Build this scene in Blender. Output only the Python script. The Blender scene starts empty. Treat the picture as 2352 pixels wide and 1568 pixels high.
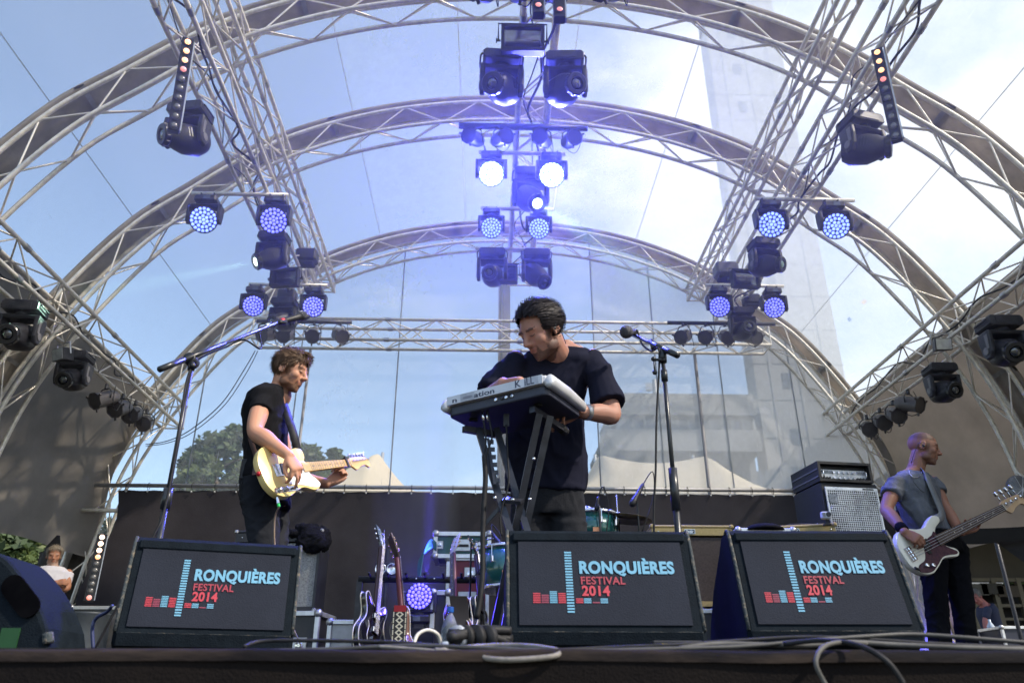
import bpy, math, random
from mathutils import Vector, Matrix, Quaternion, noise

# ---------------------------------------------------------------- camera, sky, sun, exposure
TILT, YAW, FPX = math.radians(25), math.radians(1.76), 1794.0     # focal length in pixels of a 2352 px wide picture
EYE = Vector((0, 0, -0.10))
sc = bpy.context.scene
cam_data = bpy.data.cameras.new('camera')
cam = bpy.data.objects.new('camera', cam_data)
sc.collection.objects.link(cam)
cam.location = EYE
cam.rotation_euler = (math.pi / 2 + TILT, 0, -YAW)
cam_data.sensor_width = 36
cam_data.lens = FPX / 2352 * 36
cam_data.clip_start = 0.05
cam_data.clip_end = 3000
cam_data.dof.use_dof = True
cam_data.dof.focus_distance = 4.2
cam_data.dof.aperture_fstop = 4.5
sc.camera = cam

SUN_FROM = Vector((0.74, -0.34, 0.80)).normalized()
world = bpy.data.worlds.new('World')
sc.world = world
world.use_nodes = True
wn, wl = world.node_tree.nodes, world.node_tree.links
wn.clear()
w_out = wn.new('ShaderNodeOutputWorld')
w_bg = wn.new('ShaderNodeBackground')
w_bg.inputs['Strength'].default_value = 0.15
sky = wn.new('ShaderNodeTexSky')
sky.sky_type = 'NISHITA'
sky.sun_disc = False
sky.sun_elevation = math.asin(SUN_FROM.z)
sky.sun_rotation = math.atan2(SUN_FROM.x, SUN_FROM.y)
sky.altitude = 100
sky.air_density = 1.1
sky.dust_density = 0.7
sky.ozone_density = 2.0
w_tc = wn.new('ShaderNodeTexCoord')
w_map = wn.new('ShaderNodeMapping')
w_map.inputs['Scale'].default_value = (1.5, 1.5, 3.2)
w_map.inputs['Location'].default_value = (2.3, 0.4, 1.1)
w_noise = wn.new('ShaderNodeTexNoise')
w_noise.inputs['Scale'].default_value = 1.6
w_noise.inputs['Detail'].default_value = 9
w_noise.inputs['Roughness'].default_value = 0.56
w_sep = wn.new('ShaderNodeSeparateXYZ')
w_bias = wn.new('ShaderNodeMath'); w_bias.operation = 'MULTIPLY_ADD'      # the cloud bank lies to the east (+X)
w_bias.inputs[1].default_value = 0.27
w_ramp = wn.new('ShaderNodeMapRange')
w_ramp.inputs['From Min'].default_value = 0.52
w_ramp.inputs['From Max'].default_value = 0.78
w_ramp.interpolation_type = 'SMOOTHSTEP'
w_ramp.inputs['To Min'].default_value = 0.10      # thin high cloud everywhere
w_mix = wn.new('ShaderNodeMix'); w_mix.data_type = 'RGBA'
w_mix.inputs['B'].default_value = (4.7, 4.8, 4.9, 1)
wl.new(w_tc.outputs['Generated'], w_map.inputs['Vector'])
wl.new(w_tc.outputs['Generated'], w_sep.inputs[0])
wl.new(w_map.outputs[0], w_noise.inputs['Vector'])
wl.new(w_sep.outputs['X'], w_bias.inputs[0])
wl.new(w_noise.outputs['Fac'], w_bias.inputs[2])
wl.new(w_bias.outputs[0], w_ramp.inputs['Value'])
wl.new(w_ramp.outputs[0], w_mix.inputs['Factor'])
wl.new(sky.outputs[0], w_mix.inputs['A'])
wl.new(w_mix.outputs['Result'], w_bg.inputs['Color'])
wl.new(w_bg.outputs[0], w_out.inputs['Surface'])

sun_data = bpy.data.lights.new('sun', 'SUN')
sun_data.energy = 3.0
sun_data.angle = math.radians(1.5)
sun_data.color = (1.0, 0.90, 0.76)
sun = bpy.data.objects.new('sun', sun_data)
sc.collection.objects.link(sun)
sun.rotation_euler = (-SUN_FROM).to_track_quat('-Z', 'Y').to_euler()
sun.location = (20, -10, 20)

vs = sc.view_settings
vs.view_transform = 'Standard'
vs.look = 'None'
vs.exposure = 0.90
vs.gamma = 1.0
vs.use_curve_mapping = False
sc.cycles.use_denoising = True
try:
    sc.cycles.denoiser = 'OPENIMAGEDENOISE'
except Exception:
    pass
sc.cycles.max_bounces = 10
sc.cycles.transparent_max_bounces = 24
sc.cycles.volume_bounces = 0
sc.cycles.caustics_reflective = False
sc.cycles.caustics_refractive = False
sc.cycles.sample_clamp_indirect = 6

random.seed(7)
SMOKE = 0.021
V = Vector
PI = math.pi
C = sc.collection

# ---------------------------------------------------------------- measuring: a point seen at (px,py) of the 2352x1568 photograph
_r = V((math.cos(YAW), -math.sin(YAW), 0))
_f = V((math.sin(YAW) * math.cos(TILT), math.cos(YAW) * math.cos(TILT), math.sin(TILT)))
_u = V((-math.sin(YAW) * math.sin(TILT), -math.cos(YAW) * math.sin(TILT), math.cos(TILT)))
def ray(px, py):
    return _f + _r * ((px - 1176) / FPX) + _u * ((784 - py) / FPX)
def P(px, py, Y):                   # ... standing Y metres up-stage
    d = ray(px, py); return EYE + d * (Y / d.y)
def Ph(px, py, h):                  # ... hanging h metres over the deck
    d = ray(px, py); return EYE + d * ((h - EYE.z) / d.z)
def Pscale(p):                      # metres per photograph pixel at point p
    return (V(p) - EYE).dot(_f) / FPX

# ---------------------------------------------------------------- materials
MATS = {}
def mat(name, col, rough=0.6, metal=0.0, var=0.15, scale=8.0, bump=0.0, bscale=60.0, spec=0.5, col2=None, emit=None, estr=0.0,
        coat=0.0, sheen=0.0, stretch=None, detail=5, thresh=None, transl=0.0, subsurf=0.0):
    if name in MATS: return MATS[name]
    m = bpy.data.materials.new(name); m.use_nodes = True
    n, l = m.node_tree.nodes, m.node_tree.links
    b = n['Principled BSDF']
    b.inputs['Roughness'].default_value = rough
    b.inputs['Metallic'].default_value = metal
    b.inputs['Specular IOR Level'].default_value = spec
    b.inputs['Coat Weight'].default_value = coat
    b.inputs['Sheen Weight'].default_value = sheen
    if subsurf:
        b.inputs['Subsurface Weight'].default_value = subsurf
        b.inputs['Subsurface Radius'].default_value = (0.012, 0.005, 0.003)
        b.inputs['Subsurface Scale'].default_value = 1.0
    tc = n.new('ShaderNodeTexCoord')
    mp = n.new('ShaderNodeMapping')
    if stretch: mp.inputs['Scale'].default_value = stretch
    l.new(tc.outputs['Object'], mp.inputs['Vector'])
    nz = n.new('ShaderNodeTexNoise')
    nz.inputs['Scale'].default_value = scale; nz.inputs['Detail'].default_value = detail
    nz.inputs['Roughness'].default_value = 0.6
    l.new(mp.outputs[0], nz.inputs['Vector'])
    mr = n.new('ShaderNodeMapRange')
    lo, hi = thresh if thresh else (0.3, 0.7)
    mr.inputs['From Min'].default_value = lo; mr.inputs['From Max'].default_value = hi
    l.new(nz.outputs['Fac'], mr.inputs['Value'])
    mx = n.new('ShaderNodeMix'); mx.data_type = 'RGBA'
    c1 = tuple(col[:3]) + (1,)
    c2 = (tuple(col2[:3]) + (1,)) if col2 else tuple(min(1, c * (1 + var * 1.5) + 0.004) for c in col[:3]) + (1,)
    if not col2: c1 = tuple(c * (1 - var) for c in col[:3]) + (1,)
    mx.inputs['A'].default_value = c1; mx.inputs['B'].default_value = c2
    l.new(mr.outputs[0], mx.inputs['Factor'])
    l.new(mx.outputs['Result'], b.inputs['Base Color'])
    rr = n.new('ShaderNodeMapRange')
    rr.inputs['To Min'].default_value = max(0.03, rough * 0.8); rr.inputs['To Max'].default_value = min(1, rough * 1.2)
    l.new(nz.outputs['Fac'], rr.inputs['Value']); l.new(rr.outputs[0], b.inputs['Roughness'])
    if bump:
        n2 = n.new('ShaderNodeTexNoise'); n2.inputs['Scale'].default_value = bscale; n2.inputs['Detail'].default_value = 3
        l.new(mp.outputs[0], n2.inputs['Vector'])
        bp = n.new('ShaderNodeBump'); bp.inputs['Strength'].default_value = bump; bp.inputs['Distance'].default_value = 0.01
        l.new(n2.outputs['Fac'], bp.inputs['Height']); l.new(bp.outputs[0], b.inputs['Normal'])
    if emit:
        b.inputs['Emission Color'].default_value = tuple(emit) + (1,)
        b.inputs['Emission Strength'].default_value = estr
    if transl:
        tr = n.new('ShaderNodeBsdfTranslucent'); l.new(mx.outputs['Result'], tr.inputs['Color'])
        ms = n.new('ShaderNodeMixShader'); ms.inputs[0].default_value = transl
        out = n['Material Output']
        l.new(b.outputs[0], ms.inputs[1]); l.new(tr.outputs[0], ms.inputs[2]); l.new(ms.outputs[0], out.inputs['Surface'])
    MATS[name] = m
    return m

# ---------------------------------------------------------------- mesh building
def frame(z, up=(0, 0, 1)):
    z = V(z).normalized(); up = V(up)
    if abs(z.dot(up.normalized())) > 0.98: up = V((0, 1, 0))
    x = up.cross(z).normalized(); y = z.cross(x)
    return x, y, z
def mtx(loc, x, y, z):
    m = Matrix.Identity(4)
    for i in range(3):
        m[i][0], m[i][1], m[i][2], m[i][3] = x[i], y[i], z[i], loc[i]
    return m
class MB:
    def __init__(s): s.v, s.f, s.mi, s.cur = [], [], [], 0
    def add(s, vs, fs):
        o = len(s.v); s.v += [tuple(v) for v in vs]
        s.f += [tuple(i + o for i in f) for f in fs]; s.mi += [s.cur] * len(fs)
        return s
    def box(s, c, size, M=None, bev=0.0):
        x, y, z = size[0] / 2, size[1] / 2, size[2] / 2; c = V(c)
        if bev:
            b = min(bev, x * 0.9, y * 0.9, z * 0.9); vs = []
            for sz in (-1, 1):
                for (ax, ay) in ((x - b, y), (x, y - b)):
                    pass
            ring = [(x - b, y), (-x + b, y), (-x, y - b), (-x, -y + b), (-x + b, -y), (x - b, -y), (x, -y + b), (x, y - b)]
            inn = [(x - b, y - b), (-x + b, y - b), (-x + b, y - b), (-x + b, -y + b), (-x + b, -y + b), (x - b, -y + b), (x - b, -y + b), (x - b, y - b)]
            for pts, zz in ((inn, -z), (ring, -z + b), (ring, z - b), (inn, z)):
                vs += [V((p[0], p[1], zz)) + c for p in pts]
            fs = []
            for k in range(3):
                for i in range(8):
                    j = (i + 1) % 8; fs.append((k * 8 + i, k * 8 + j, k * 8 + 8 + j, k * 8 + 8 + i))
            fs.append(tuple(reversed([0, 1, 3, 5]))); fs.append((24, 25, 27, 29))
        else:
            vs = [V((a * x, b2 * y, d * z)) + c for d in (-1, 1) for b2 in (-1, 1) for a in (-1, 1)]
            fs = [(0, 2, 3, 1), (4, 5, 7, 6), (0, 1, 5, 4), (2, 6, 7, 3), (0, 4, 6, 2), (1, 3, 7, 5)]
        if M: vs = [M @ v for v in vs]
        return s.add(vs, fs)
    def cyl(s, p0, p1, r0, r1=None, n=12, caps=True):
        r1 = r0 if r1 is None else r1
        p0, p1 = V(p0), V(p1); x, y, z = frame(p1 - p0); vs = []
        for p, r in ((p0, r0), (p1, r1)):
            vs += [p + x * (math.cos(2 * PI * i / n) * r) + y * (math.sin(2 * PI * i / n) * r) for i in range(n)]
        fs = [(i, (i + 1) % n, n + (i + 1) % n, n + i) for i in range(n)]
        if caps: fs += [tuple(reversed(range(n))), tuple(range(n, 2 * n))]
        return s.add(vs, fs)
    def lathe(s, prof, M=None, n=20):            # prof: (radius, z)
        vs, fs = [], []
        for r, z in prof: vs += [V((math.cos(2 * PI * i / n) * r, math.sin(2 * PI * i / n) * r, z)) for i in range(n)]
        for k in range(len(prof) - 1):
            fs += [(k * n + i, k * n + (i + 1) % n, (k + 1) * n + (i + 1) % n, (k + 1) * n + i) for i in range(n)]
        fs += [tuple(reversed(range(n))), tuple(range((len(prof) - 1) * n, len(prof) * n))]
        if M: vs = [M @ v for v in vs]
        return s.add(vs, fs)
    def tube(s, pts, r, n=8, smooth=0):
        pts = [V(p) for p in pts]
        if smooth: pts = spline(pts, smooth)
        rs = r if isinstance(r, (list, tuple)) else [r] * len(pts)
        if len(rs) != len(pts): rs = [rs[min(len(rs) - 1, int(i * len(rs) / len(pts)))] for i in range(len(pts))]
        vs, fs, x = [], [], None
        for i, p in enumerate(pts):
            t = (pts[min(i + 1, len(pts) - 1)] - pts[max(i - 1, 0)])
            t = t.normalized() if t.length > 1e-9 else V((0, 0, 1))
            if x is None: x = frame(t)[0]
            x = (x - t * x.dot(t)); x = x.normalized() if x.length > 1e-6 else frame(t)[0]
            y = t.cross(x)
            vs += [p + x * (math.cos(2 * PI * k / n) * rs[i]) + y * (math.sin(2 * PI * k / n) * rs[i]) for k in range(n)]
        for i in range(len(pts) - 1):
            fs += [(i * n + k, i * n + (k + 1) % n, (i + 1) * n + (k + 1) % n, (i + 1) * n + k) for k in range(n)]
        fs += [tuple(reversed(range(n))), tuple(range((len(pts) - 1) * n, len(pts) * n))]
        return s.add(vs, fs)
    def ell(s, c, rad, M=None, nu=14, nv=9):
        c = V(c); vs, fs = [], []
        for j in range(1, nv):
            a = PI * j / nv
            vs += [V((math.sin(a) * math.cos(2 * PI * i / nu) * rad[0], math.sin(a) * math.sin(2 * PI * i / nu) * rad[1], math.cos(a) * rad[2])) + c for i in range(nu)]
        vs += [c + V((0, 0, rad[2])), c - V((0, 0, rad[2]))]
        for j in range(nv - 2):
            fs += [(j * nu + i, (j + 1) * nu + i, (j + 1) * nu + (i + 1) % nu, j * nu + (i + 1) % nu) for i in range(nu)]
        t, b = len(vs) - 2, len(vs) - 1
        fs += [(t, i, (i + 1) % nu) for i in range(nu)]
        o = (nv - 2) * nu
        fs += [(b, o + (i + 1) % nu, o + i) for i in range(nu)]
        if M: vs = [M @ v for v in vs]
        return s.add(vs, fs)
    def prism(s, pts, t, M=None, bev=0.0):       # outline in xy, thickness t centred on z=0
        n = len(pts); h = t / 2; vs, fs = [], []
        cx = sum(p[0] for p in pts) / n; cy = sum(p[1] for p in pts) / n
        if bev:
            def inset(d):
                out = []
                for i in range(n):
                    a, b, c2 = V(pts[i - 1]), V(pts[i]), V(pts[(i + 1) % n])
                    e = (c2 - a); nn = V((-e.y, e.x)).normalized() if e.length > 1e-9 else V((0, 0))
                    out.append(b + nn * d)
                return out
            area = sum(pts[i - 1][0] * pts[i][1] - pts[i][0] * pts[i - 1][1] for i in range(n))
            sg = 1 if area > 0 else -1
            rings = [(inset(sg * bev), -h), (inset(sg * bev * 0.3), -h + bev * 0.3), (pts, -h + bev), (pts, h - bev), (inset(sg * bev * 0.3), h - bev * 0.3), (inset(sg * bev), h)]
        else: rings = [(pts, -h), (pts, h)]
        for ps, z in rings: vs += [V((p[0], p[1], z)) for p in ps]
        for k in range(len(rings) - 1):
            fs += [(k * n + i, k * n + (i + 1) % n, (k + 1) * n + (i + 1) % n, (k + 1) * n + i) for i in range(n)]
        fs += [tuple(reversed(range(n))), tuple(range((len(rings) - 1) * n, len(rings) * n))]
        if M: vs = [M @ v for v in vs]
        return s.add(vs, fs)
    def loft(s, rings, n=16, power=2.0):         # ring: (centre, xaxis*radius, yaxis*radius)
        vs, fs = [], []
        for c, a, b in rings:
            for i in range(n):
                t = 2 * PI * i / n; ct, st = math.cos(t), math.sin(t)
                k = (abs(ct) ** power + abs(st) ** power) ** (-1 / power)
                vs.append(V(c) + V(a) * (ct * k) + V(b) * (st * k))
        for k in range(len(rings) - 1):
            fs += [(k * n + i, k * n + (i + 1) % n, (k + 1) * n + (i + 1) % n, (k + 1) * n + i) for i in range(n)]
        fs += [tuple(reversed(range(n))), tuple(range((len(rings) - 1) * n, len(rings) * n))]
        return s.add(vs, fs)
    def grid(s, fn, nu, nv):
        vs = [fn(i / nu, j / nv) for j in range(nv + 1) for i in range(nu + 1)]
        fs = [(j * (nu + 1) + i, j * (nu + 1) + i + 1, (j + 1) * (nu + 1) + i + 1, (j + 1) * (nu + 1) + i) for j in range(nv) for i in range(nu)]
        return s.add(vs, fs)
def spline(pts, k=6, closed=False):
    pts = [V(p) for p in pts]; out = []; n = len(pts)
    rng = n if closed else n - 1
    for i in range(rng):
        if closed: p0, p1, p2, p3 = pts[i - 1], pts[i], pts[(i + 1) % n], pts[(i + 2) % n]
        else: p0, p1, p2, p3 = pts[max(i - 1, 0)], pts[i], pts[i + 1], pts[min(i + 2, n - 1)]
        for j in range(k):
            t = j / k
            out.append(0.5 * ((2 * p1) + (p2 - p0) * t + (2 * p0 - 5 * p1 + 4 * p2 - p3) * t * t + (3 * p1 - p0 - 3 * p2 + p3) * t ** 3))
    if not closed: out.append(pts[-1])
    return out
def resample(pts, n):
    L = [0]
    for a, b in zip(pts, pts[1:]): L.append(L[-1] + (b - a).length)
    out, j = [], 0
    for i in range(n + 1):
        t = L[-1] * i / n
        while j < len(L) - 2 and L[j + 1] < t: j += 1
        u = (t - L[j]) / max(1e-9, L[j + 1] - L[j]); out.append(pts[j].lerp(pts[j + 1], u))
    return out
def mesh_of(name, mb, mats, smooth=False):
    me = bpy.data.meshes.new(name); me.from_pydata(mb.v, [], mb.f); me.update()
    for m in (mats if isinstance(mats, (list, tuple)) else [mats]): me.materials.append(m)
    if any(mb.mi): me.polygons.foreach_set('material_index', mb.mi)
    if smooth: me.polygons.foreach_set('use_smooth', [True] * len(me.polygons))
    return me
def tag(o, label=None, cat=None, group=None, kind=None):
    if label: o['label'] = label
    if cat: o['category'] = cat
    if group: o['group'] = group
    if kind: o['kind'] = kind
    return o
def link(o, parent=None):
    C.objects.link(o)
    if parent: o.parent = parent
    return o
def part(name, mb, mats, parent=None, smooth=False, world=False, label=None, M=None):
    o = bpy.data.objects.new(name, mb if isinstance(mb, bpy.types.Mesh) else mesh_of(name, mb, mats, smooth))
    link(o, parent)
    if world and parent:
        root = parent
        mw = Matrix.Identity(4)
        while root: mw = (root.matrix_parent_inverse @ root.matrix_basis) @ mw; root = root.parent
        o.matrix_basis = mw.inverted()
    if M is not None: o.matrix_basis = M
    if label: o['label'] = label
    return o
def angle_smooth(o, deg=35):
    me = o.data
    me.polygons.foreach_set('use_smooth', [True] * len(me.polygons))
    try: me.set_sharp_from_angle(angle=math.radians(deg))
    except Exception: pass
    return o
def thing(name, label, cat, loc=(0, 0, 0), group=None, M=None, kind=None):
    o = bpy.data.objects.new(name, None); link(o); o.empty_display_size = 0.1
    if M is not None: o.matrix_basis = M
    else: o.location = loc
    return tag(o, label, cat, group, kind)
def dup(root, M=None, label=None, parent=None):
    r = root.copy(); link(r, parent)
    if M is not None: r.matrix_basis = M
    if label: r['label'] = label
    for ch in root.children: dup(ch, None, None, r)
    return r
UNIT = MB().cyl((0, 0, 0), (0, 0, 1), 1, n=6, caps=False)
_unit = {}
def bar(name, p0, p1, r, m, parent):             # one straight tube, sharing a unit cylinder mesh
    if m.name not in _unit: _unit[m.name] = mesh_of('tube', UNIT, m, True)
    o = bpy.data.objects.new(name, _unit[m.name]); link(o, parent)
    p0, p1 = V(p0), V(p1); x, y, z = frame(p1 - p0)
    o.matrix_basis = mtx(p0, x * r, y * r, z * (p1 - p0).length)
    return o
def remesh(mb, voxel, smooth=4, name='solid'):
    me = mesh_of('tmp', mb, []); o = bpy.data.objects.new('tmp', me); C.objects.link(o)
    r = o.modifiers.new('r', 'REMESH'); r.mode = 'VOXEL'; r.voxel_size = voxel; r.adaptivity = 0
    if smooth:
        s = o.modifiers.new('s', 'SMOOTH'); s.iterations = smooth; s.factor = .5
    bpy.context.view_layer.update()
    res = bpy.data.meshes.new_from_object(o.evaluated_get(bpy.context.evaluated_depsgraph_get()))
    bpy.data.objects.remove(o); bpy.data.meshes.remove(me); res.name = name
    res.polygons.foreach_set('use_smooth', [True] * len(res.polygons))
    return res
def wrinkle(me, amp, freq=9, seed=0, axis=(1, 1, .45), extra=None):
    ns = [v.normal.copy() for v in me.vertices]
    for v, nn in zip(me.vertices, ns):
        p = v.co; w = V((noise.noise(p * 5 + V((seed, 0, 0))), noise.noise(p * 5 + V((0, seed, 3))), noise.noise(p * 5 + V((2, 0, seed))))) * .10
        q = V(((p.x + w.x) * axis[0], (p.y + w.y) * axis[1], (p.z + w.z) * axis[2])) * freq + V((seed, seed * 1.7, 0))
        a = abs(noise.noise(q)); b = abs(noise.noise(q * 1.9 + V((9, 0, 0))))
        d = max(0, 1 - a * 5) ** 1.5 * 1.3 + max(0, 1 - b * 5) ** 1.5 * .6 + noise.noise(p * 4.0) * 1.3
        v.co = p + nn * (amp * d * (extra(p) if extra else 1))
# ---------------------------------------------------------------- materials used all over
ALU = mat('truss_aluminium', (0.74, 0.69, 0.60), 0.42, 0.25, 0.18, 14, 0.15, 90)
ALU2 = mat('brace_aluminium', (0.80, 0.74, 0.65), 0.34, 0.4, 0.15, 20)
KEDER = mat('keder_band', (0.46, 0.415, 0.36), 0.75, 0, 0.22, 3, 0.3, 20, transl=.5)
BLACK = mat('black_plastic', (0.020, 0.020, 0.024), 0.48, 0, 0.3, 12, 0.1, 120, spec=.3)
BLACKM = mat('black_steel', (0.03, 0.03, 0.035), 0.4, 0.3, 0.3, 14)
RUBBER = mat('cable_rubber', (0.014, 0.014, 0.016), 0.6, 0, 0.4, 30, spec=.25)
CHROME = mat('chrome', (0.75, 0.76, 0.78), 0.16, 1.0, 0.08, 20)
STEEL = mat('dull_steel', (0.45, 0.45, 0.46), 0.4, 0.9, 0.15, 20)
TARP = mat('grey_tarpaulin', (0.21, 0.188, 0.165), 0.85, 0, 0.16, 1.6, 0.15, 30, transl=0.2, spec=.2)
SCUFF = mat('scuffed_wedge_paint', (0.005, 0.008, 0.012), 0.8, 0, 0.4, 26, 0.25, 220, col2=(0.010, 0.015, 0.021), spec=.08)
WORN = mat('worn_corner', (0.035, 0.045, 0.05), 0.8, 0, 0.4, 60, 0.5, 120, col2=(0.26, 0.21, 0.15), thresh=(0.52, 0.72), detail=8)
GLASSLENS = mat('lens_glass', (0.05, 0.055, 0.06), 0.06, 0.2, 0.2, 30, spec=1.0, coat=1.0)

def pvc(name, dirt_haze_lo, dirt_haze_hi, tint=(0.93, 0.93, 0.92), refl=.35, veil=(0.66, 0.74, 0.84)):
    m = bpy.data.materials.new(name); m.use_nodes = True
    n, l = m.node_tree.nodes, m.node_tree.links; n.clear()
    out = n.new('ShaderNodeOutputMaterial')
    tr = n.new('ShaderNodeBsdfTransparent'); tr.inputs[0].default_value = tuple(tint) + (1,)
    tl = n.new('ShaderNodeBsdfTranslucent'); df = n.new('ShaderNodeBsdfDiffuse')
    for q in (tl, df): q.inputs[0].default_value = tuple(veil) + (1,)
    dd = n.new('ShaderNodeMixShader'); dd.inputs[0].default_value = refl
    tc = n.new('ShaderNodeTexCoord')
    nb = n.new('ShaderNodeTexNoise'); nb.inputs['Scale'].default_value = 0.35; nb.inputs['Detail'].default_value = 6; nb.inputs['Roughness'].default_value = 0.65
    mp = n.new('ShaderNodeMapping'); mp.inputs['Scale'].default_value = (1.2, 1, 1); mp.inputs['Rotation'].default_value = (0.3, 0.5, 0.9)
    nf = n.new('ShaderNodeTexNoise'); nf.inputs['Scale'].default_value = 9; nf.inputs['Detail'].default_value = 8; nf.inputs['Roughness'].default_value = 0.75
    l.new(tc.outputs['Object'], nb.inputs['Vector']); l.new(tc.outputs['Object'], mp.inputs['Vector']); l.new(mp.outputs[0], nf.inputs['Vector'])
    a = n.new('ShaderNodeMath'); a.operation = 'MULTIPLY_ADD'; a.inputs[1].default_value = 0.45
    l.new(nf.outputs['Fac'], a.inputs[0]); l.new(nb.outputs['Fac'], a.inputs[2])
    mr = n.new('ShaderNodeMapRange'); mr.inputs['From Min'].default_value = 0.45; mr.inputs['From Max'].default_value = 1.0
    mr.inputs['To Min'].default_value = dirt_haze_lo; mr.inputs['To Max'].default_value = dirt_haze_hi
    l.new(a.outputs[0], mr.inputs['Value'])
    # dust scratches
    wv = n.new('ShaderNodeTexNoise'); wv.inputs['Scale'].default_value = 3
    m3 = n.new('ShaderNodeMapping'); m3.inputs['Scale'].default_value = (14, 1.2, 1.2); m3.inputs['Rotation'].default_value = (0, 0.6, 0.4)
    l.new(tc.outputs['Object'], m3.inputs['Vector']); l.new(m3.outputs[0], wv.inputs['Vector']); wv.inputs['Detail'].default_value = 6
    sr = n.new('ShaderNodeMapRange'); sr.inputs['From Min'].default_value = 0.66; sr.inputs['From Max'].default_value = 0.8; sr.inputs['To Max'].default_value = (dirt_haze_hi) * 0.35
    l.new(wv.outputs['Fac'], sr.inputs['Value'])
    ad = n.new('ShaderNodeMath'); ad.operation = 'ADD'; ad.use_clamp = True
    l.new(mr.outputs[0], ad.inputs[0]); l.new(sr.outputs[0], ad.inputs[1])
    mx = n.new('ShaderNodeMixShader')
    l.new(ad.outputs[0], mx.inputs[0]); l.new(df.outputs[0], dd.inputs[2]); l.new(tl.outputs[0], dd.inputs[1])
    l.new(tr.outputs[0], mx.inputs[1]); l.new(dd.outputs[0], mx.inputs[2]); l.new(mx.outputs[0], out.inputs['Surface'])
    return m
PVC_L = pvc('clear_pvc_less_haze', 0.16, 0.30)
PVC_C = pvc('clear_pvc_dusty', 0.22, 0.40)
PVC_R = pvc('clear_pvc_dusty_sun_haze', 0.34, 0.62)  # thicker veil puts the whiter sun-side haze into the sheet, besides dust
PVC_W = pvc('clear_pvc_rear', 0.16, 0.30, refl=.6, veil=(.85, .88, .92))
PVC_WR = pvc('clear_pvc_rear_dirty', 0.45, 0.72, refl=.7, veil=(.90, .91, .92))
SEAM = mat('pvc_seam', (0.42, 0.45, 0.48), 0.5, 0, 0.15, 5, transl=0.5)

# ---------------------------------------------------------------- ground and stage
g = part('ground', MB().grid(lambda u, v: V(((u - .5) * 3000, (v - .5) * 3000, -1.5)), 4, 4),
         mat('trodden_grass', (0.05, 0.06, 0.03), 0.95, 0, 0.4, 0.8, 0.5, 8, col2=(0.16, 0.14, 0.10)))
tag(g, 'flat trodden festival ground around the stage', kind='structure')
DECKM = mat('deck_phenolic_ply', (0.014, 0.013, 0.013), 0.6, 0, 0.5, 6, 0.2, 90, spec=.25)
YF = 1.52
deck = part('stage_floor', MB().box((0.3, (YF + .095 + 11.6) / 2, -0.03), (13.4, 11.505 - YF, 0.06)), DECKM)
tag(deck, 'black plywood stage deck under the arched roof', kind='structure')
# the lip board that caps the front edge of the deck
def lip_fn(u, v):
    x = -6.4 + 13.4 * u; n = 0.003 * noise.noise(V((x * 3, 0, 0))) + 0.002 * noise.noise(V((x * 11, 2, 0)))
    if v < .4: return V((x, YF + 0.10 - 0.09 * v / .4, -0.006 + n))
    a = (v - .4) / .6 * PI / 2
    return V((x, YF + 0.01 - 0.022 * math.sin(a), -0.028 + 0.022 * math.cos(a) + n))
lipm = mat('edge_carpet_tan_highlights', (0.007, 0.006, 0.007), 0.9, 0, 0.4, 7, 0.25, 160, col2=(0.075, 0.055, 0.042), spec=.1, thresh=(.45, .8), detail=9, stretch=(.25, 1, 1))  # tan streaks put the sunlit highlights of the edge into the colour
lp = part('edge_strip', MB().grid(lip_fn, 240, 8), lipm, deck, True)
skm = mat('black_molton', (0.008, 0.007, 0.0075), 0.95, 0, 0.35, 5, 0.3, 200, col2=(0.015, 0.012, 0.011), spec=.05)
def skirt_fn(u, v):
    x = -6.4 + 13.4 * u
    w = 0.012 * math.sin(x * 5.3 + 1.5 * noise.noise(V((x, 0, 0)))) * (0.2 + v) + 0.008 * noise.noise(V((x * 2.2, v * 5, 0)))
    return V((x, YF - 0.012 - w * .5 + .006, -0.027 - 1.46 * v))
sk = part('stage_skirt', MB().grid(skirt_fn, 260, 20), skm, None, True)
tag(sk, 'black cloth skirt hanging down the stage front edge', 'skirt')

# ---------------------------------------------------------------- trusses
CX = 0.28
HALF = [(5.85, 0), (5.72, 0.8), (5.58, 1.8), (5.36, 2.9), (4.95, 3.83), (4.32, 4.80), (3.78, 5.30), (2.95, 5.98), (2.0, 6.42), (1.0, 6.66), (0, 6.73)]
prof = [V((-a, 0, b)) for a, b in HALF] + [V((a, 0, b)) for a, b in reversed(HALF[:-1])]
PROF = spline(prof, 8)
def prof_off(d):                                 # the profile moved outwards by d
    out = []
    for i, p in enumerate(PROF):
        t = (PROF[min(i + 1, len(PROF) - 1)] - PROF[max(i - 1, 0)]).normalized()
        out.append(p + V((-t.z, 0, t.x)) * d)
    return out
TR = 0.024; BR = 0.0095
def ladder(name_parent, c1, c2, k, root, cross=False, r=BR, first=0):
    """zigzag braces between two chords sampled at the same stations"""
    n = len(c1) - 1
    for i in range(n):
        a, b = (c1[i], c2[i + 1]) if (i + first) % 2 == 0 else (c2[i], c1[i + 1])
        bar('brace', a, b, r, ALU2, root)
        if cross and i % 4 == 0: bar('brace', c1[i], c2[i], r, ALU2, root)
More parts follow.
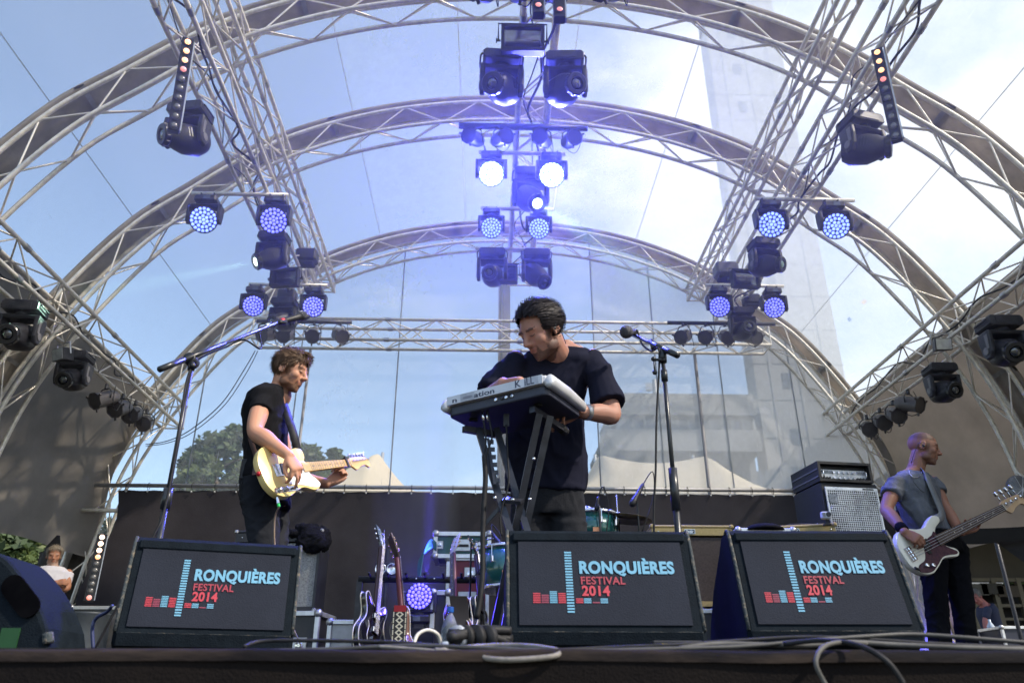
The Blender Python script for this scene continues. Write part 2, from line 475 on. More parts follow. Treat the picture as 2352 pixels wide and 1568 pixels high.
def arch(Y, label, n=44, lod=0, keder=True):
    root = thing('arch_truss', label, 'roof arch', (CX, Y, 0), 'curved roof arch trusses')
    inn = [p + V((0, 0, 0)) for p in resample(PROF, n * 3)]
    outp = resample(prof_off(0.30), n * 3)
    dy = V((0, 0.30, 0))
    ch = [inn, [p + dy for p in inn], outp, [p + dy for p in outp]]
    for c in ch:
        part('chord', MB().tube(c, TR, 8), ALU, root, True)
    nodes = [c[::3] for c in ch]
    if lod:
        m = MB()
        for a, b in ((0, 1), (0, 2), (1, 3), (2, 3)):
            for i in range(n):
                q = (nodes[a][i], nodes[b][i + 1]) if i % 2 == 0 else (nodes[b][i], nodes[a][i + 1]); m.cyl(q[0], q[1], BR, n=5, caps=False)
        part('lacing', m, ALU2, root, True)['kind'] = 'stuff'
    else:
        for a, b, f in ((0, 1, 0), (0, 2, 0), (1, 3, 1)): ladder(None, nodes[a], nodes[b], 0, root, False, BR, f)
    if keder:
        o2 = resample(prof_off(0.345), n * 3)
        mb = MB(); vs = []
        prof2 = [(-0.02, 0.0), (-0.02, 0.045), (0.08, 0.05), (0.09, 0.03), (0.21, 0.03), (0.22, 0.05), (0.32, 0.045), (0.32, 0.0)]
        o3 = resample(prof_off(0.40), n * 3)
        for p, q in zip(o2, o3):
            d = (q - p).normalized()
            vs += [p + V((0, y, 0)) + d * z for y, z in prof2]
        k = len(prof2)
        fs = [(i * k + j, i * k + (j + 1) % k, (i + 1) * k + (j + 1) % k, (i + 1) * k + j) for i in range(len(o2) - 1) for j in range(k)]
        mb.add(vs, fs); part('keder_rail', mb, KEDER, root, True)
        # clamp plates that carry the rail
        for i in range(2, n - 1, 5):
            p, q = resample(prof_off(0.31), n)[i], resample(prof_off(0.36), n)[i]
            d = (q - p).normalized(); x = V((0, 1, 0)); t = x.cross(d)
            part('clamp_plate', MB().box((0, 0, 0), (0.10, 0.34, 0.03), mtx(q + V((0, 0.15, 0)), t, x, d)), STEEL, root)
    return root
YA, YB, YC = 5.97, 7.90, 10.80
arch(2.75, 'front aluminium roof arch over the stage opening', 44, 1)
arch(YA, 'nearest visible curved truss arch, its crown cut by the top of the photo')
arch(YB, 'middle curved truss arch crossing behind the upper centre spotlights')
arch(YC, 'rearmost curved truss arch above the clear back wall', 48)

def box_truss(label, p0, p1, w, h, up=(0, 0, 1), step=0.42, name='straight_truss', group=None, r=TR, cat='truss'):
    p0, p1 = V(p0), V(p1); z = (p1 - p0).normalized(); x = V(up).cross(z).normalized(); y = z.cross(x)
    root = thing(name, label, cat, p0, group)
    n = max(2, round((p1 - p0).length / step)); L = (p1 - p0).length
    cor = [(-w / 2, -h / 2), (w / 2, -h / 2), (w / 2, h / 2), (-w / 2, h / 2)]
    ch = []
    for a, b in cor:
        c = [x * a + y * b + z * (L * i / n) for i in range(n + 1)]; ch.append(c)
        part('chord', MB().cyl(c[0], c[-1], r, n=10), ALU, root, True)
    for k, (a, b) in enumerate(((0, 1), (1, 2), (2, 3), (3, 0))): ladder(None, ch[a], ch[b], 0, root, False, BR, k)
    for q in (0, n):
        for a in range(4): bar('brace', ch[a][q], ch[(a + 1) % 4][q], BR * 1.3, ALU2, root)
    # coupler sleeves every 2 m
    for s in range(1, int(L / 2.0)):
        for a, b in cor: bar('coupler', x * a + y * b + z * (s * 2 - .04), x * a + y * b + z * (s * 2 + .04), r * 1.35, STEEL, root)
    return root
LT = 'lighting trusses running up-stage under the roof'
box_truss('side truss along the left eave above the grey side tarpaulin', (CX - 4.98, 2.7, 3.80), (CX - 4.98, 11.2, 3.80), 0.30, 0.34, group='eave trusses')
box_truss('side truss along the right eave above the grey side tarpaulin', (CX + 4.98, 2.7, 3.78), (CX + 4.98, 11.2, 3.78), 0.30, 0.34, group='eave trusses')
box_truss('ladder-like roof purlin on the left just inside the arches', (-2.62, 2.7, 6.02), (-2.62, 11.1, 6.02), 0.22, 0.22, group='roof purlins')
box_truss('ladder-like roof purlin on the right just inside the arches', (3.30, 2.7, 5.96), (3.30, 11.1, 5.96), 0.22, 0.22, group='roof purlins')
tL = box_truss('left lighting truss carrying a slim light bar and hanging moving lights', (-2.72, 2.9, 5.38), (-2.72, 10.6, 5.38), 0.28, 0.28, group=LT)
tR = box_truss('right lighting truss carrying a slim light bar and hanging moving lights', (3.58, 2.9, 5.38), (3.58, 10.6, 5.38), 0.28, 0.28, group=LT)
tC = box_truss('centre lighting truss full of blue glowing moving lights', (0.40, 2.9, 5.40), (0.40, 9.6, 5.40), 0.30, 0.30, group=LT)
box_truss('horizontal truss across the clear rear wall under the last arch', (-3.55, 10.78, 5.02), (4.25, 10.78, 5.02), 0.34, 0.34, step=0.40)
# centre rear post and the thin wall posts behind the clear wall
pm = mat('grey_post', (0.30, 0.29, 0.30), 0.6, 0.3, 0.1, 3)
o = part('rear_post', MB().box((0, 0, 3.2), (0.19, 0.12, 6.8)), pm, None); o.location = (0.22, 11.25, 0)
tag(o, 'flat grey post standing behind the clear rear wall at its centre', 'post')
for (xa, ya, xb, yb, r, nm, lb) in ((700, 800, 690, 1118, .022, 'wall_pole', 'thin grey pole behind the guitarist in the rear wall'),
                              (1597, 800, 1625, 1118, .026, 'wall_pole', 'thin grey pole right of the tall microphone stand in the rear wall')):
    a, b = P(xa, ya, 11.1), P(xb, yb, 11.1); b.x = a.x = (a.x + b.x) / 2
    q = part(nm, MB().cyl((0, 0, -2.7), (0, 0, a.z - b.z), r, n=10), pm, None, True); q.location = b
    tag(q, lb, 'pole')

# ---------------------------------------------------------------- clear canopy, side tarpaulins, clear rear wall
SK = resample(prof_off(0.415), 120)
z_eave = 3.98
idx = [i for i, p in enumerate(SK) if p.z > z_eave]
i0, i1 = idx[0], idx[-1]
cuts = [i0 + round((i1 - i0) * k / 9) for k in range(10)]
can = thing('clear_canopy', 'transparent vaulted plastic roof stretched over the arches', 'canopy', (CX, 0, 0))
bays = [(2.62, YA + .15), (YA + .15, YB + .15), (YB + .15, YC + .15)]
for (ya, yb) in bays:
    for k in range(9):
        seg = SK[cuts[k]:cuts[k + 1] + 1]
        def fn(u, v, seg=seg, ya=ya, yb=yb):
            t = u * (len(seg) - 1); a = min(int(t), len(seg) - 2); p = seg[a].lerp(seg[a + 1], t - a)
            s = -0.03 * math.sin(PI * v) + 0.006 * noise.noise(V((p.x * 1.5, v * 4, p.z * 1.5)))
            d = V((p.x, 0, p.z)).normalized()
            return V((p.x, ya + (yb - ya) * v, p.z)) + d * s
        part('roof_sheet', MB().grid(fn, len(seg) - 1, 10), (PVC_L if k < 3 else PVC_C if k < 6 else PVC_R), can, True)
    for k in range(1, 9):
        p = SK[cuts[k]]; d = V((p.x, 0, p.z)).normalized()
        pts = [V((p.x, ya + (yb - ya) * v, p.z)) + d * (-0.03 * math.sin(PI * v) - 0.006) for v in [i / 10 for i in range(11)]]
        m = MB(); t = V((-d.z, 0, d.x))
        for a, b in zip(pts, pts[1:]): m.add([a - t * .006, b - t * .006, b + t * .006, a + t * .006], [(0, 1, 2, 3)])
        part('seam', m, SEAM, can)
# rear wall: vertical sheets filling the last arch above the black backdrop
rw = thing('clear_rear_wall', 'dusty see-through plastic wall closing the back of the stage', 'plastic wall', (CX, 11.12, 0))
W0 = resample(prof_off(0.36), 200)
def top_at(x):
    best = 0
    for a, b in zip(W0, W0[1:]):
        if (a.x - x) * (b.x - x) <= 0 and a.x != b.x:
            best = max(best, a.z + (b.z - a.z) * (x - a.x) / (b.x - a.x))
    return best
xs = [-5.9, -4.6, -3.2, -1.7, -0.1, 1.35, 2.3, 3.3, 4.4, 5.9]
for a, b in zip(xs, xs[1:]):
    def fn(u, v, a=a, b=b):
        x = a + (b - a) * u; x2 = max(-5.7, min(5.7, x)); zt = max(0.3, top_at(x2))
        return V((x, 0.02 * noise.noise(V((x, v * 3, 0))), 0.02 + (zt - 0.02) * v))
    part('wall_sheet', MB().grid(fn, 14, 12), (PVC_W if b < 1.4 else PVC_WR), rw, True)
    if b < 5:
        part('seam', MB().box((b, -0.012, top_at(b) / 2), (0.02, 0.004, top_at(b) - .1)), SEAM, rw)
# grey side tarpaulins
def tarp(side):
    s = -1 if side == 'left' else 1
    def fn(u, v):
        Y = 2.3 + (YC + .15 - 2.3) * u
        top = V((CX + s * 5.20, Y, 4.05))
        k = max(0, (YC - Y) / (YC - 2.3)); out = 5.62 + 1.9 * k ** 0.6 if s < 0 else 5.62 + 3.2 * k ** 0.7
        hz = 1.78 - 0.75 * k + 0.10 * math.sin(Y * 2.1)
        bot = V((CX + s * out, Y, hz))
        p = top.lerp(bot, v)
        sag = math.sin(PI * v) * 0.14
        fold = 0.055 * math.sin(Y * 4.2 + v * 3.0 + 1.8 * noise.noise(V((Y, v * 2, s)))) * v * (0.5 + 0.5 * v) + 0.035 * noise.noise(V((Y * 1.7, v * 2.5, 5)))
        return p + V((s * (sag + fold), 0, 0.5 * (sag + fold)))
    o = part('side_tarpaulin', MB().grid(fn, 90, 34), TARP, None, True)
    return o
tag(tarp('left'), 'grey side tarpaulin sloping down from the left eave truss', 'tarpaulin')
tag(tarp('right'), 'grey side tarpaulin sloping down from the right eave truss', 'tarpaulin')

# ---------------------------------------------------------------- black backdrop on a pipe with toggles
BDM = mat('black_backdrop_cloth', (0.050, 0.045, 0.050), 0.95, 0, 0.2, 1.2, 0.2, 60, spec=.1)
bz = 2.62
bd = thing('backdrop', 'dark cloth backdrop hung from a pipe along the back of the stage', 'backdrop', (0, 10.62, 0))
def bfn(u, v):
    x = -5.02 + 10.6 * u
    left = 0.10 * math.sin(v * 9) * max(0, 1 - u * 18)
    return V((x + left - 0.25 * v * max(0, 1 - u * 6), 0.03 * math.sin(x * 2.4) * v + 0.012 * math.sin(x * 9 + v * 2) * v + 0.03 * noise.noise(V((x * .8, v * 2, 0))), bz - 0.06 - 0.01 * abs(math.sin(x * 9.0)) - (bz - 0.07) * v))
part('cloth', MB().grid(bfn, 220, 14), BDM, bd, True)
part('pipe', MB().cyl((-5.35, 0, bz), (5.75, 0, bz), 0.028, n=12), mat('grey_pipe', (0.45, 0.44, 0.45), 0.5, 0.4, 0.1, 10), bd, True)
part('pipe', MB().cyl((-5.6, 0.06, bz - 0.33), (-4.9, 0.06, bz - 0.33), 0.028, n=12), ALU, bd, True)
tog = mesh_of('toggle', MB().tube([(0, -.005, -.075), (0, -.035, -.04), (0, -.04, .01), (0, -.0, .04), (0, .035, .01), (0, .02, -.05)], .004, 5, 2), RUBBER, True)
knob = mesh_of('toggle_ball', MB().ell((0, -.02, -.085), (.013, .013, .013), None, 8, 6), mat('white_ball', (.7, .7, .68), .4), True)
for i in range(36):
    x = -4.9 + i * 0.295 + random.uniform(-.02, .02)
    t = part('toggle', tog, None, bd, M=Matrix.Translation((x, 0, bz)))
    part('toggle_ball', knob, None, t)
# ---------------------------------------------------------------- lighting fixtures
FIX = mat('fixture_housing', (0.026, 0.025, 0.030), 0.45, 0, 0.3, 7, 0.15, 60, spec=.35)
FIXG = mat('fixture_grey_cover', (0.16, 0.15, 0.15), 0.5, 0.1, 0.2, 8)
LABEL = mat('fixture_display', (0.10, 0.12, 0.16), 0.2, 0, 0.1, 20)
def led_mat(name, col, s):
    m = bpy.data.materials.new(name); m.use_nodes = True; n, l = m.node_tree.nodes, m.node_tree.links
    b = n['Principled BSDF']; b.inputs['Base Color'].default_value = (0.5, 0.5, 0.6, 1); b.inputs['Roughness'].default_value = 0.15
    tc = n.new('ShaderNodeTexCoord'); oi = n.new('ShaderNodeObjectInfo')
    nz = n.new('ShaderNodeTexNoise'); nz.inputs['Scale'].default_value = 70; l.new(tc.outputs['Object'], nz.inputs['Vector'])
    mr = n.new('ShaderNodeMapRange'); mr.inputs['From Min'].default_value = .35; mr.inputs['From Max'].default_value = .65
    mr.inputs['To Min'].default_value = s * 0.55; mr.inputs['To Max'].default_value = s * 1.25
    l.new(nz.outputs['Fac'], mr.inputs['Value'])
    mm = n.new('ShaderNodeMath'); mm.operation = 'MULTIPLY_ADD'; mm.inputs[1].default_value = s * .5; l.new(oi.outputs['Random'], mm.inputs[0]); l.new(mr.outputs[0], mm.inputs[2])
    b.inputs['Emission Color'].default_value = tuple(col) + (1,)
    l.new(mm.outputs[0], b.inputs['Emission Strength'])
    return m
LEDB = led_mat('blue_led_lens', (0.10, 0.11, 1.0), 1.5)
LEDC = led_mat('sky_blue_led_lens', (0.13, 0.20, 1.0), 1.7)
LEDW = led_mat('bright_white_blue_led_lens', (0.42, 0.70, 1.0), 5)
LEDV = led_mat('vivid_blue_led_lens', (0.07, 0.05, 1.0), 2.6)
AMB = led_mat('amber_led_on', (1.0, 0.42, 0.12), 1.3)
AMBW = led_mat('amber_led_bright', (1.0, 0.62, 0.40), 2.6)
AMBD = led_mat('orange_led_dim', (1.0, 0.16, 0.04), .5)
OFFL = mat('led_lens_off', (0.16, 0.15, 0.14), 0.25, 0.2, 0.3, 60, spec=1.0)
RING = mat('lens_ring_black', (0.012, 0.012, 0.014), 0.3, 0, 0.2, 20)

def face_frame(aim):
    z = V(aim).normalized(); x = z.cross(V((0, 0, 1))).normalized(); y = x.cross(z)   # z out of the lens, y up
    return x, y, z
_lens = {}
def lens_positions():
    out = [(0, 0)]
    for k, n in ((1, 6), (2, 12), (3, 18)):
        for i in range(n):
            a = 2 * PI * i / n + k * 0.26; out.append((math.cos(a) * k * 0.0395, math.sin(a) * k * 0.0395))
    return out
def wash(loc, aim, label, led, s=1.0, rot=0.0, name='wash_light', group='blue glowing wash lights', flip=False):
    loc = V(loc)
    R = Matrix.Translation(loc) @ Matrix.Rotation(rot, 4, 'Z') @ Matrix.Rotation(PI if flip else 0, 4, 'Y') @ Matrix.Scale(s, 4)
    root = thing(name, label, 'stage light', M=R, group=group)
    part('base', MB().box((0, 0, -.045), (.235, .17, .085), None, .018), FIX, root)
    part('display', MB().box((0.02, -.0865, -.045), (.075, .004, .05)), LABEL, root)
    for sx in (-1, 1):
        part('clamp', MB().box((sx * .07, 0, .018), (.03, .05, .055), None, .008).cyl((sx * .07, -.035, .04), (sx * .07, .035, .04), .008, n=6), BLACKM, root)
    m = MB().cyl((0, 0, -.085), (0, 0, -.11), .07, n=20)
    m.box((0, 0, -.122), (.32, .12, .04), None, .018)
    for sx in (-1, 1):
        m.prism([(-.055, 0), (.055, 0), (.06, -.10), (.045, -.20), (.0, -.225), (-.045, -.20), (-.06, -.10)], .034,
                Matrix.Translation((sx * .163, 0, -.115)) @ Matrix.Rotation(PI / 2, 4, 'Z') @ Matrix.Rotation(PI / 2, 4, 'X'), .008)
    part('yoke', m, FIX, root)
    aimL = (R.to_3x3().inverted() @ V(aim)).normalized()
    x, y, z = face_frame(aimL); c = V((0, 0, -.275)) + z * 0.02
    H = mtx(c, x, y, z)
    hd = part('head', MB().lathe([(.05, -.17), (.09, -.165), (.125, -.12), (.142, -.05), (.146, .03), (.146, .05), (.134, .052), (.132, .045)], None, 28), FIX, root, M=H)
    angle_smooth(hd)
    if led.name not in _lens:
        _lens[led.name] = mesh_of('lens', MB().lathe([(.0178, 0), (.0165, .006), (.010, .011), (.003, .0125)], None, 8), led, True)
    for px_, py_ in lens_positions():
        part('lens', _lens[led.name], None, hd, M=Matrix.Translation((px_, py_, .045)))
    return root, (R @ H).translation
def spot(loc, aim, label, s=1.0, rot=0.0, lens=None, grey=True, group='moving head spotlights', name='moving_head_spotlight'):
    R = Matrix.Translation(V(loc)) @ Matrix.Rotation(rot, 4, 'Z') @ Matrix.Scale(s, 4)
    root = thing(name, label, 'stage light', M=R, group=group)
    m = MB().prism([(-.20, -.03), (-.17, 0), (.17, 0), (.20, -.03), (.20, -.11), (.17, -.13), (-.17, -.13), (-.20, -.11)], .30, Matrix.Rotation(PI / 2, 4, 'X'), .012)
    part('base', m, FIX, root)
    part('front_panel', MB().box((0.0, -.152, -.07), (.25, .008, .075)), BLACKM, root)
    for sx in (-1, 1):
        part('handle', MB().tube([(sx * .2, -.09, -.03), (sx * .225, -.09, -.06), (sx * .225, .09, -.06), (sx * .2, .09, -.03)], .010, 6, 3), FIX, root, True)
        part('clamp', MB().box((sx * .09, 0, .025), (.04, .06, .06), None, .008), BLACKM, root)
    m = MB().cyl((0, 0, -.13), (0, 0, -.165), .10, n=20).box((0, 0, -.185), (.42, .20, .05), None, .02)
    part('yoke', m, FIX, root)
    for sx in (-1, 1):
        a = MB().prism([(-.10, 0), (.10, 0), (.105, -.12), (.085, -.25), (.04, -.32), (-.04, -.32), (-.085, -.25), (-.105, -.12)], .055,
                       Matrix.Translation((sx * .20, 0, -.17)) @ Matrix.Rotation(PI / 2, 4, 'Z') @ Matrix.Rotation(PI / 2, 4, 'X'), .016)
        arm = part('yoke_arm', a, FIX, root)
        cv = MB()
        cv.prism([(-.085, -.05), (-.03, -.05), (-.03, -.22), (-.07, -.21)], .006, Matrix.Translation((sx * .2305, 0, -.17)) @ Matrix.Rotation(PI / 2, 4, 'Z') @ Matrix.Rotation(PI / 2, 4, 'X'))
        cv.lathe([(.045, 0), (.045, .006), (.03, .009)], Matrix.Translation((sx * .229, 0, -.40)) @ Matrix.Rotation(sx * PI / 2, 4, 'Y'), 16)
        part('arm_cover', cv, FIXG if grey else FIX, arm)
        for k in range(4):
            part('vent_slot', MB().box((sx * .2295, -.03, -.25 - k * .022), (.004, .055, .008)), RING, arm)
    aimL = (R.to_3x3().inverted() @ V(aim)).normalized()
    x, y, z = face_frame(aimL)
    H = mtx(V((0, 0, -.40)), x, y, z)
    hd = part('head', MB().loft([((0, 0, -.24), V((.06, 0, 0)), V((0, .06, 0))), ((0, 0, -.235), V((.11, 0, 0)), V((0, .115, 0))), ((0, -.01, -.16), V((.145, 0, 0)), V((0, .155, 0))),
                                 ((0, -.01, .02), V((.15, 0, 0)), V((0, .16, 0))), ((0, 0, .12), V((.125, 0, 0)), V((0, .13, 0))), ((0, 0, .17), V((.105, 0, 0)), V((0, .105, 0))),
                                 ((0, 0, .19), V((.10, 0, 0)), V((0, .10, 0)))], 24, 2.6), FIX, root, M=H)
    angle_smooth(hd)
    ring = MB().lathe([(.112, .19), (.118, .20), (.118, .25), (.108, .262), (.07, .262), (.062, .24)], None, 26)
    part('lens_ring', ring, RING, hd)
    for k in range(12):
        a = 2 * PI * k / 12
        part('grip', MB().box((math.cos(a) * .119, math.sin(a) * .119, .225), (.012, .012, .035), ), FIX, hd)
    part('lens', MB().lathe([(.06, .243), (.045, .255), (.02, .262)], None, 20), lens or GLASSLENS, hd, True)
    for k in range(5):
        part('vent_slot', MB().box((.1515, 0, -.10 + k * .03), (.006, .11, .010)), RING, hd)
        part('vent_slot', MB().box((-.1515, 0, -.10 + k * .03), (.006, .11, .010)), RING, hd)
    return root, R @ H
def par(loc, aim, label, s=1.0, col=None, group='par cans', drop=.12):
    R = Matrix.Translation(V(loc)) @ Matrix.Scale(s, 4)
    root = thing('par_can', label, 'stage light', M=R, group=group)
    x, y, z = face_frame(aim); c = V((0, 0, -drop - .10)); H = mtx(c, x, y, z)
    m = FIX if col is None else col
    b = part('can', MB().lathe([(.03, -.20), (.06, -.19), (.085, -.13), (.092, -.10), (.096, .10), (.101, .115), (.101, .125), (.09, .125)], None, 24), m, root, M=H); angle_smooth(b, 40)
    part('lens', MB().lathe([(.088, .112), (.06, .119), (.02, .122)], None, 20), GLASSLENS, b, True)
    fr = MB()
    for k in range(8):
        a0, a1 = 2 * PI * k / 8 + PI / 8, 2 * PI * (k + 1) / 8 + PI / 8
        fr.cyl((math.cos(a0) * .104, math.sin(a0) * .104, .13), (math.cos(a1) * .104, math.sin(a1) * .104, .13), .008, n=5)
    part('gel_frame', fr, m, b)
    for k in range(3):
        a = 2 * PI * k / 3 + PI / 6
        part('frame_clip', MB().box((0, 0, 0), (.035, .022, .02), Matrix.Translation((math.cos(a) * .122, math.sin(a) * .122, .125)) @ Matrix.Rotation(a, 4, 'Z')), m, b)
    yk = MB().tube([c + x * .112 * 1 + V((0, 0, 0)), c + x * .112 + V((0, 0, .07)), V((x.x * .06, x.y * .06, -.03)), V((-x.x * .06, -x.y * .06, -.03)), c - x * .112 + V((0, 0, .07)), c - x * .112], .008, 6)
    part('bracket', yk, BLACKM, root, True)
    part('clamp', MB().box((0, 0, 0), (.03, .05, .07), None, .006), BLACKM, root)
    part('power_cable', MB().tube([c - z * .19, c - z * .24 + V((.03, 0, -.06)), c - z * .12 + V((.09, 0, -.17)), c + V((.12, 0, -.05)), V((.09, .03, .02))], .005, 5, 4), RUBBER, root, True)
    return root
def pipe(p0, p1, label, r=.024, m=None, group='short pipes that carry lights', name='light_pipe'):
    p0, p1 = V(p0), V(p1); c = (p0 + p1) / 2
    o = part(name, MB().cyl(p0 - c, p1 - c, r, n=10), m or ALU, None, True); o.location = c
    return tag(o, label, 'pipe', group)
def strobe(loc, label, s=1.0, tilt=0.2, rot=0.0):
    R = Matrix.Translation(V(loc)) @ Matrix.Rotation(rot, 4, 'Z') @ Matrix.Rotation(tilt, 4, 'X') @ Matrix.Scale(s, 4)
    root = thing('strobe_light', label, 'strobe light', M=R, group='rectangular strobe lights')
    m = MB()
    for x, z, sx, sz in ((0, .13, .46, .035), (0, -.13, .46, .035), (-.2125, 0, .035, .225), (.2125, 0, .035, .225)): m.box((x, -.05, z), (sx, .14, sz))
    part('housing', m, BLACK, root)
    part('back', MB().box((0, .035, 0), (.43, .03, .26)), BLACK, root)
    part('reflector', MB().grid(lambda u, v: V(((u - .5) * .39, .018 - .06 * abs(2 * v - 1) ** 2, (v - .5) * .225)), 6, 12), mat('strobe_reflector', (.30, .27, .33), .22, .9, .3, 9, col2=(.12, .10, .15)), root, True)
    part('lamp_tube', MB().cyl((-.18, -.02, .01), (.18, -.02, .01), .010, n=8), CHROME, root, True)
    part('front_glass', MB().box((0, -.075, 0), (.39, .004, .225)), mat('strobe_glass', (.02, .02, .03), .05, 0, .1, 5, spec=1, transl=0) if False else GLASSTHIN, root)
    part('bracket', MB().tube([(-.26, -.02, 0), (-.26, -.02, .19), (.26, -.02, .19), (.26, -.02, 0)], .010, 6), BLACKM, root)
    for sx in (-1, 1): part('tilt_knob', MB().cyl((sx * .235, -.02, 0), (sx * .275, -.02, 0), .012, n=8).cyl((sx * .275, -.02, 0), (sx * .285, -.02, 0), .03, n=8), BLACKM, root)
    return root
def glass_thin(name, col=(0.9, 0.9, 0.95), fac=0.12):
    m = bpy.data.materials.new(name); m.use_nodes = True; n, l = m.node_tree.nodes, m.node_tree.links; n.clear()
    out = n.new('ShaderNodeOutputMaterial'); t = n.new('ShaderNodeBsdfTransparent'); t.inputs[0].default_value = tuple(col) + (1,)
    gl = n.new('ShaderNodeBsdfGlossy'); gl.inputs['Roughness'].default_value = .06
    fr = n.new('ShaderNodeFresnel'); fr.inputs['IOR'].default_value = 1.5
    ad = n.new('ShaderNodeMath'); ad.operation = 'ADD'; ad.inputs[1].default_value = fac * .3; l.new(fr.outputs[0], ad.inputs[0])
    mx = n.new('ShaderNodeMixShader'); l.new(ad.outputs[0], mx.inputs[0]); l.new(t.outputs[0], mx.inputs[1]); l.new(gl.outputs[0], mx.inputs[2]); l.new(mx.outputs[0], out.inputs['Surface'])
    return m
GLASSTHIN = glass_thin('strobe_front_glass')
def batten(p_top, p_bot, aim, label, states, s=1.0, group='slim light bars', w=.088):
    p0, p1 = V(p_top), V(p_bot); L = (p0 - p1).length; y = (p0 - p1).normalized()
    z = V(aim); z = (z - y * z.dot(y)).normalized(); x = y.cross(z)
    M = mtx((p0 + p1) / 2, x, y, z)
    root = thing('light_bar', label, 'light bar', M=M, group=group)
    part('housing', MB().box((0, 0, -.03), (w, L, .075), None, .004), BLACK, root)
    part('side_rail', MB().box((w / 2 + .006, 0, -.035), (.010, L * .96, .05)), STEEL, root)
    n = len(states)
    for i, st in enumerate(states):
        yy = L / 2 - L * (i + .5) / n
        r = part('lens_ring', MB().lathe([(w * .36, 0), (w * .36, .012), (w * .30, .012)], Matrix.Translation((0, yy, .004)), 12), RING, root)
        part('lens', MB().lathe([(w * .30, .002), (w * .27, .010), (w * .1, .014)], Matrix.Translation((0, yy, .006)), 10), {0: OFFL, 1: AMBD, 2: AMB, 3: AMBW}[st], r, True)
    return root
def toward(p, extra=(0, 0, 0)):
    return (EYE - V(p)).normalized() + V(extra)

HB = 5.20
# -- left rows
def row(xa, xb, y, label, h=HB, y2=None, m=None, r=.024):
    a, b = Ph(xa, y, h), Ph(xb, y2 or y, h); Y = (a.y + b.y) / 2
    a, b = P(xa, y, Y), P(xb, y2 or y, Y); h2 = (a.z + b.z) / 2; a.z = b.z = h2
    pipe(a, b, label, r, m); return Y, h2
glow = []
def hang(px, Y, h):
    q = P(px, 600, Y); # find x at that height: solve along the plane Y
    for _ in range(20):
        # project to refine the pixel row so that z = h
        d = (q.z - h); py = getattr(hang, 'py', 600)
        break
    lo, hi = -400, 1600
    for _ in range(40):
        mid = (lo + hi) / 2
        if P(px, mid, Y).z > h: lo = mid
        else: hi = mid
    return P(px, (lo + hi) / 2, Y)
Y1, h1 = row(440, 662, 446, 'pipe under the left truss holding two blue wash lights')
for px, lb, led, ex in ((478, 'blue wash light at the outer end of the left truss pipe, against open sky', LEDC, (-.05, 0, -.05)), (636, 'bright blue wash light below the junction of left truss and middle arch', LEDB, (0, 0, 0))):
    p = hang(px, Y1, h1 - .06); r, c = wash(p, toward(p, ex), lb, led, 1.05); glow.append((c, .9 if led is LEDB else .5))
Y2, h2 = row(572, 752, 654, 'pipe further up-stage on the left truss holding two small blue wash lights')
for px, lb in ((588, 'blue wash light left of the strobe at the end of the left truss'), (724, 'blue wash light right behind the vocal microphone tip')):
    p = hang(px, Y2, h2 - .06); r, c = wash(p, toward(p), lb, LEDB, 1.0); glow.append((c, .3))
Y3, h3 = row(590, 808, 738, 'dark bar with four par cans at the rear end of the left truss', 5.02, 740, BLACKM, .028)
for px, ax, lb in ((618, (-.35, -.8, -.45), 'par can farthest to the outside on the rear left bar'), (662, (-.1, -.8, -.5), 'par can half hidden under the rear left spotlight'),
                   (722, (.15, -.8, -.5), 'par can tinted blue by the light above it on the rear left bar'), (783, (.5, -.75, -.5), 'par can at the inner end of the rear left bar, aimed inwards')):
    p = hang(px, Y3, h3 - .02); par(p, ax, lb, 1.0, mat('grey_can', (.10, .09, .09), .45, .3, .2, 8), drop=.10)
# -- right rows
Y4, h4 = row(1733, 1962, 455, 'pipe under the right truss holding two blue wash lights', HB, 462)
for px, lb, ex in ((1764, 'bright blue wash light under the crossing of right truss and middle arch', (0, 0, 0)), (1909, 'blue wash light at the outer end of the right truss pipe', (.1, 0, -.05))):
    p = hang(px, Y4, h4 - .06); r, c = wash(p, toward(p, ex), lb, LEDC, 1.05); glow.append((c, .6))
Y5, h5 = row(1622, 1800, 655, 'pipe further up-stage on the right truss holding two small blue wash lights', HB, 657)
for px, lb in ((1648, 'small blue wash light over the rear right par cans, left of the spotlight'), (1772, 'small blue wash light right of the rear right spotlight')):
    p = hang(px, Y5, h5 - .06); r, c = wash(p, toward(p), lb, LEDB, 1.0); glow.append((c, .3))
Y6, h6 = row(1533, 1780, 740, 'dark bar with four par cans at the rear end of the right truss', 5.02, 745, BLACKM, .028)
for px, ax, lb in ((1568, (-.6, -.75, -.5), 'par can at the inner end of the rear right bar, turned to the centre'), (1620, (-.45, -.8, -.5), 'second par can from the inner end of the rear right bar'),
                   (1664, (-.05, -.8, -.5), 'par can with a bluish front under the rear right spotlight'), (1722, (.35, -.8, -.5), 'par can at the outer end of the rear right bar')):
    p = hang(px, Y6, h6 - .02); par(p, ax, lb, 1.0, mat('grey_can', (.10, .09, .09), .45, .3, .2, 8), drop=.10)
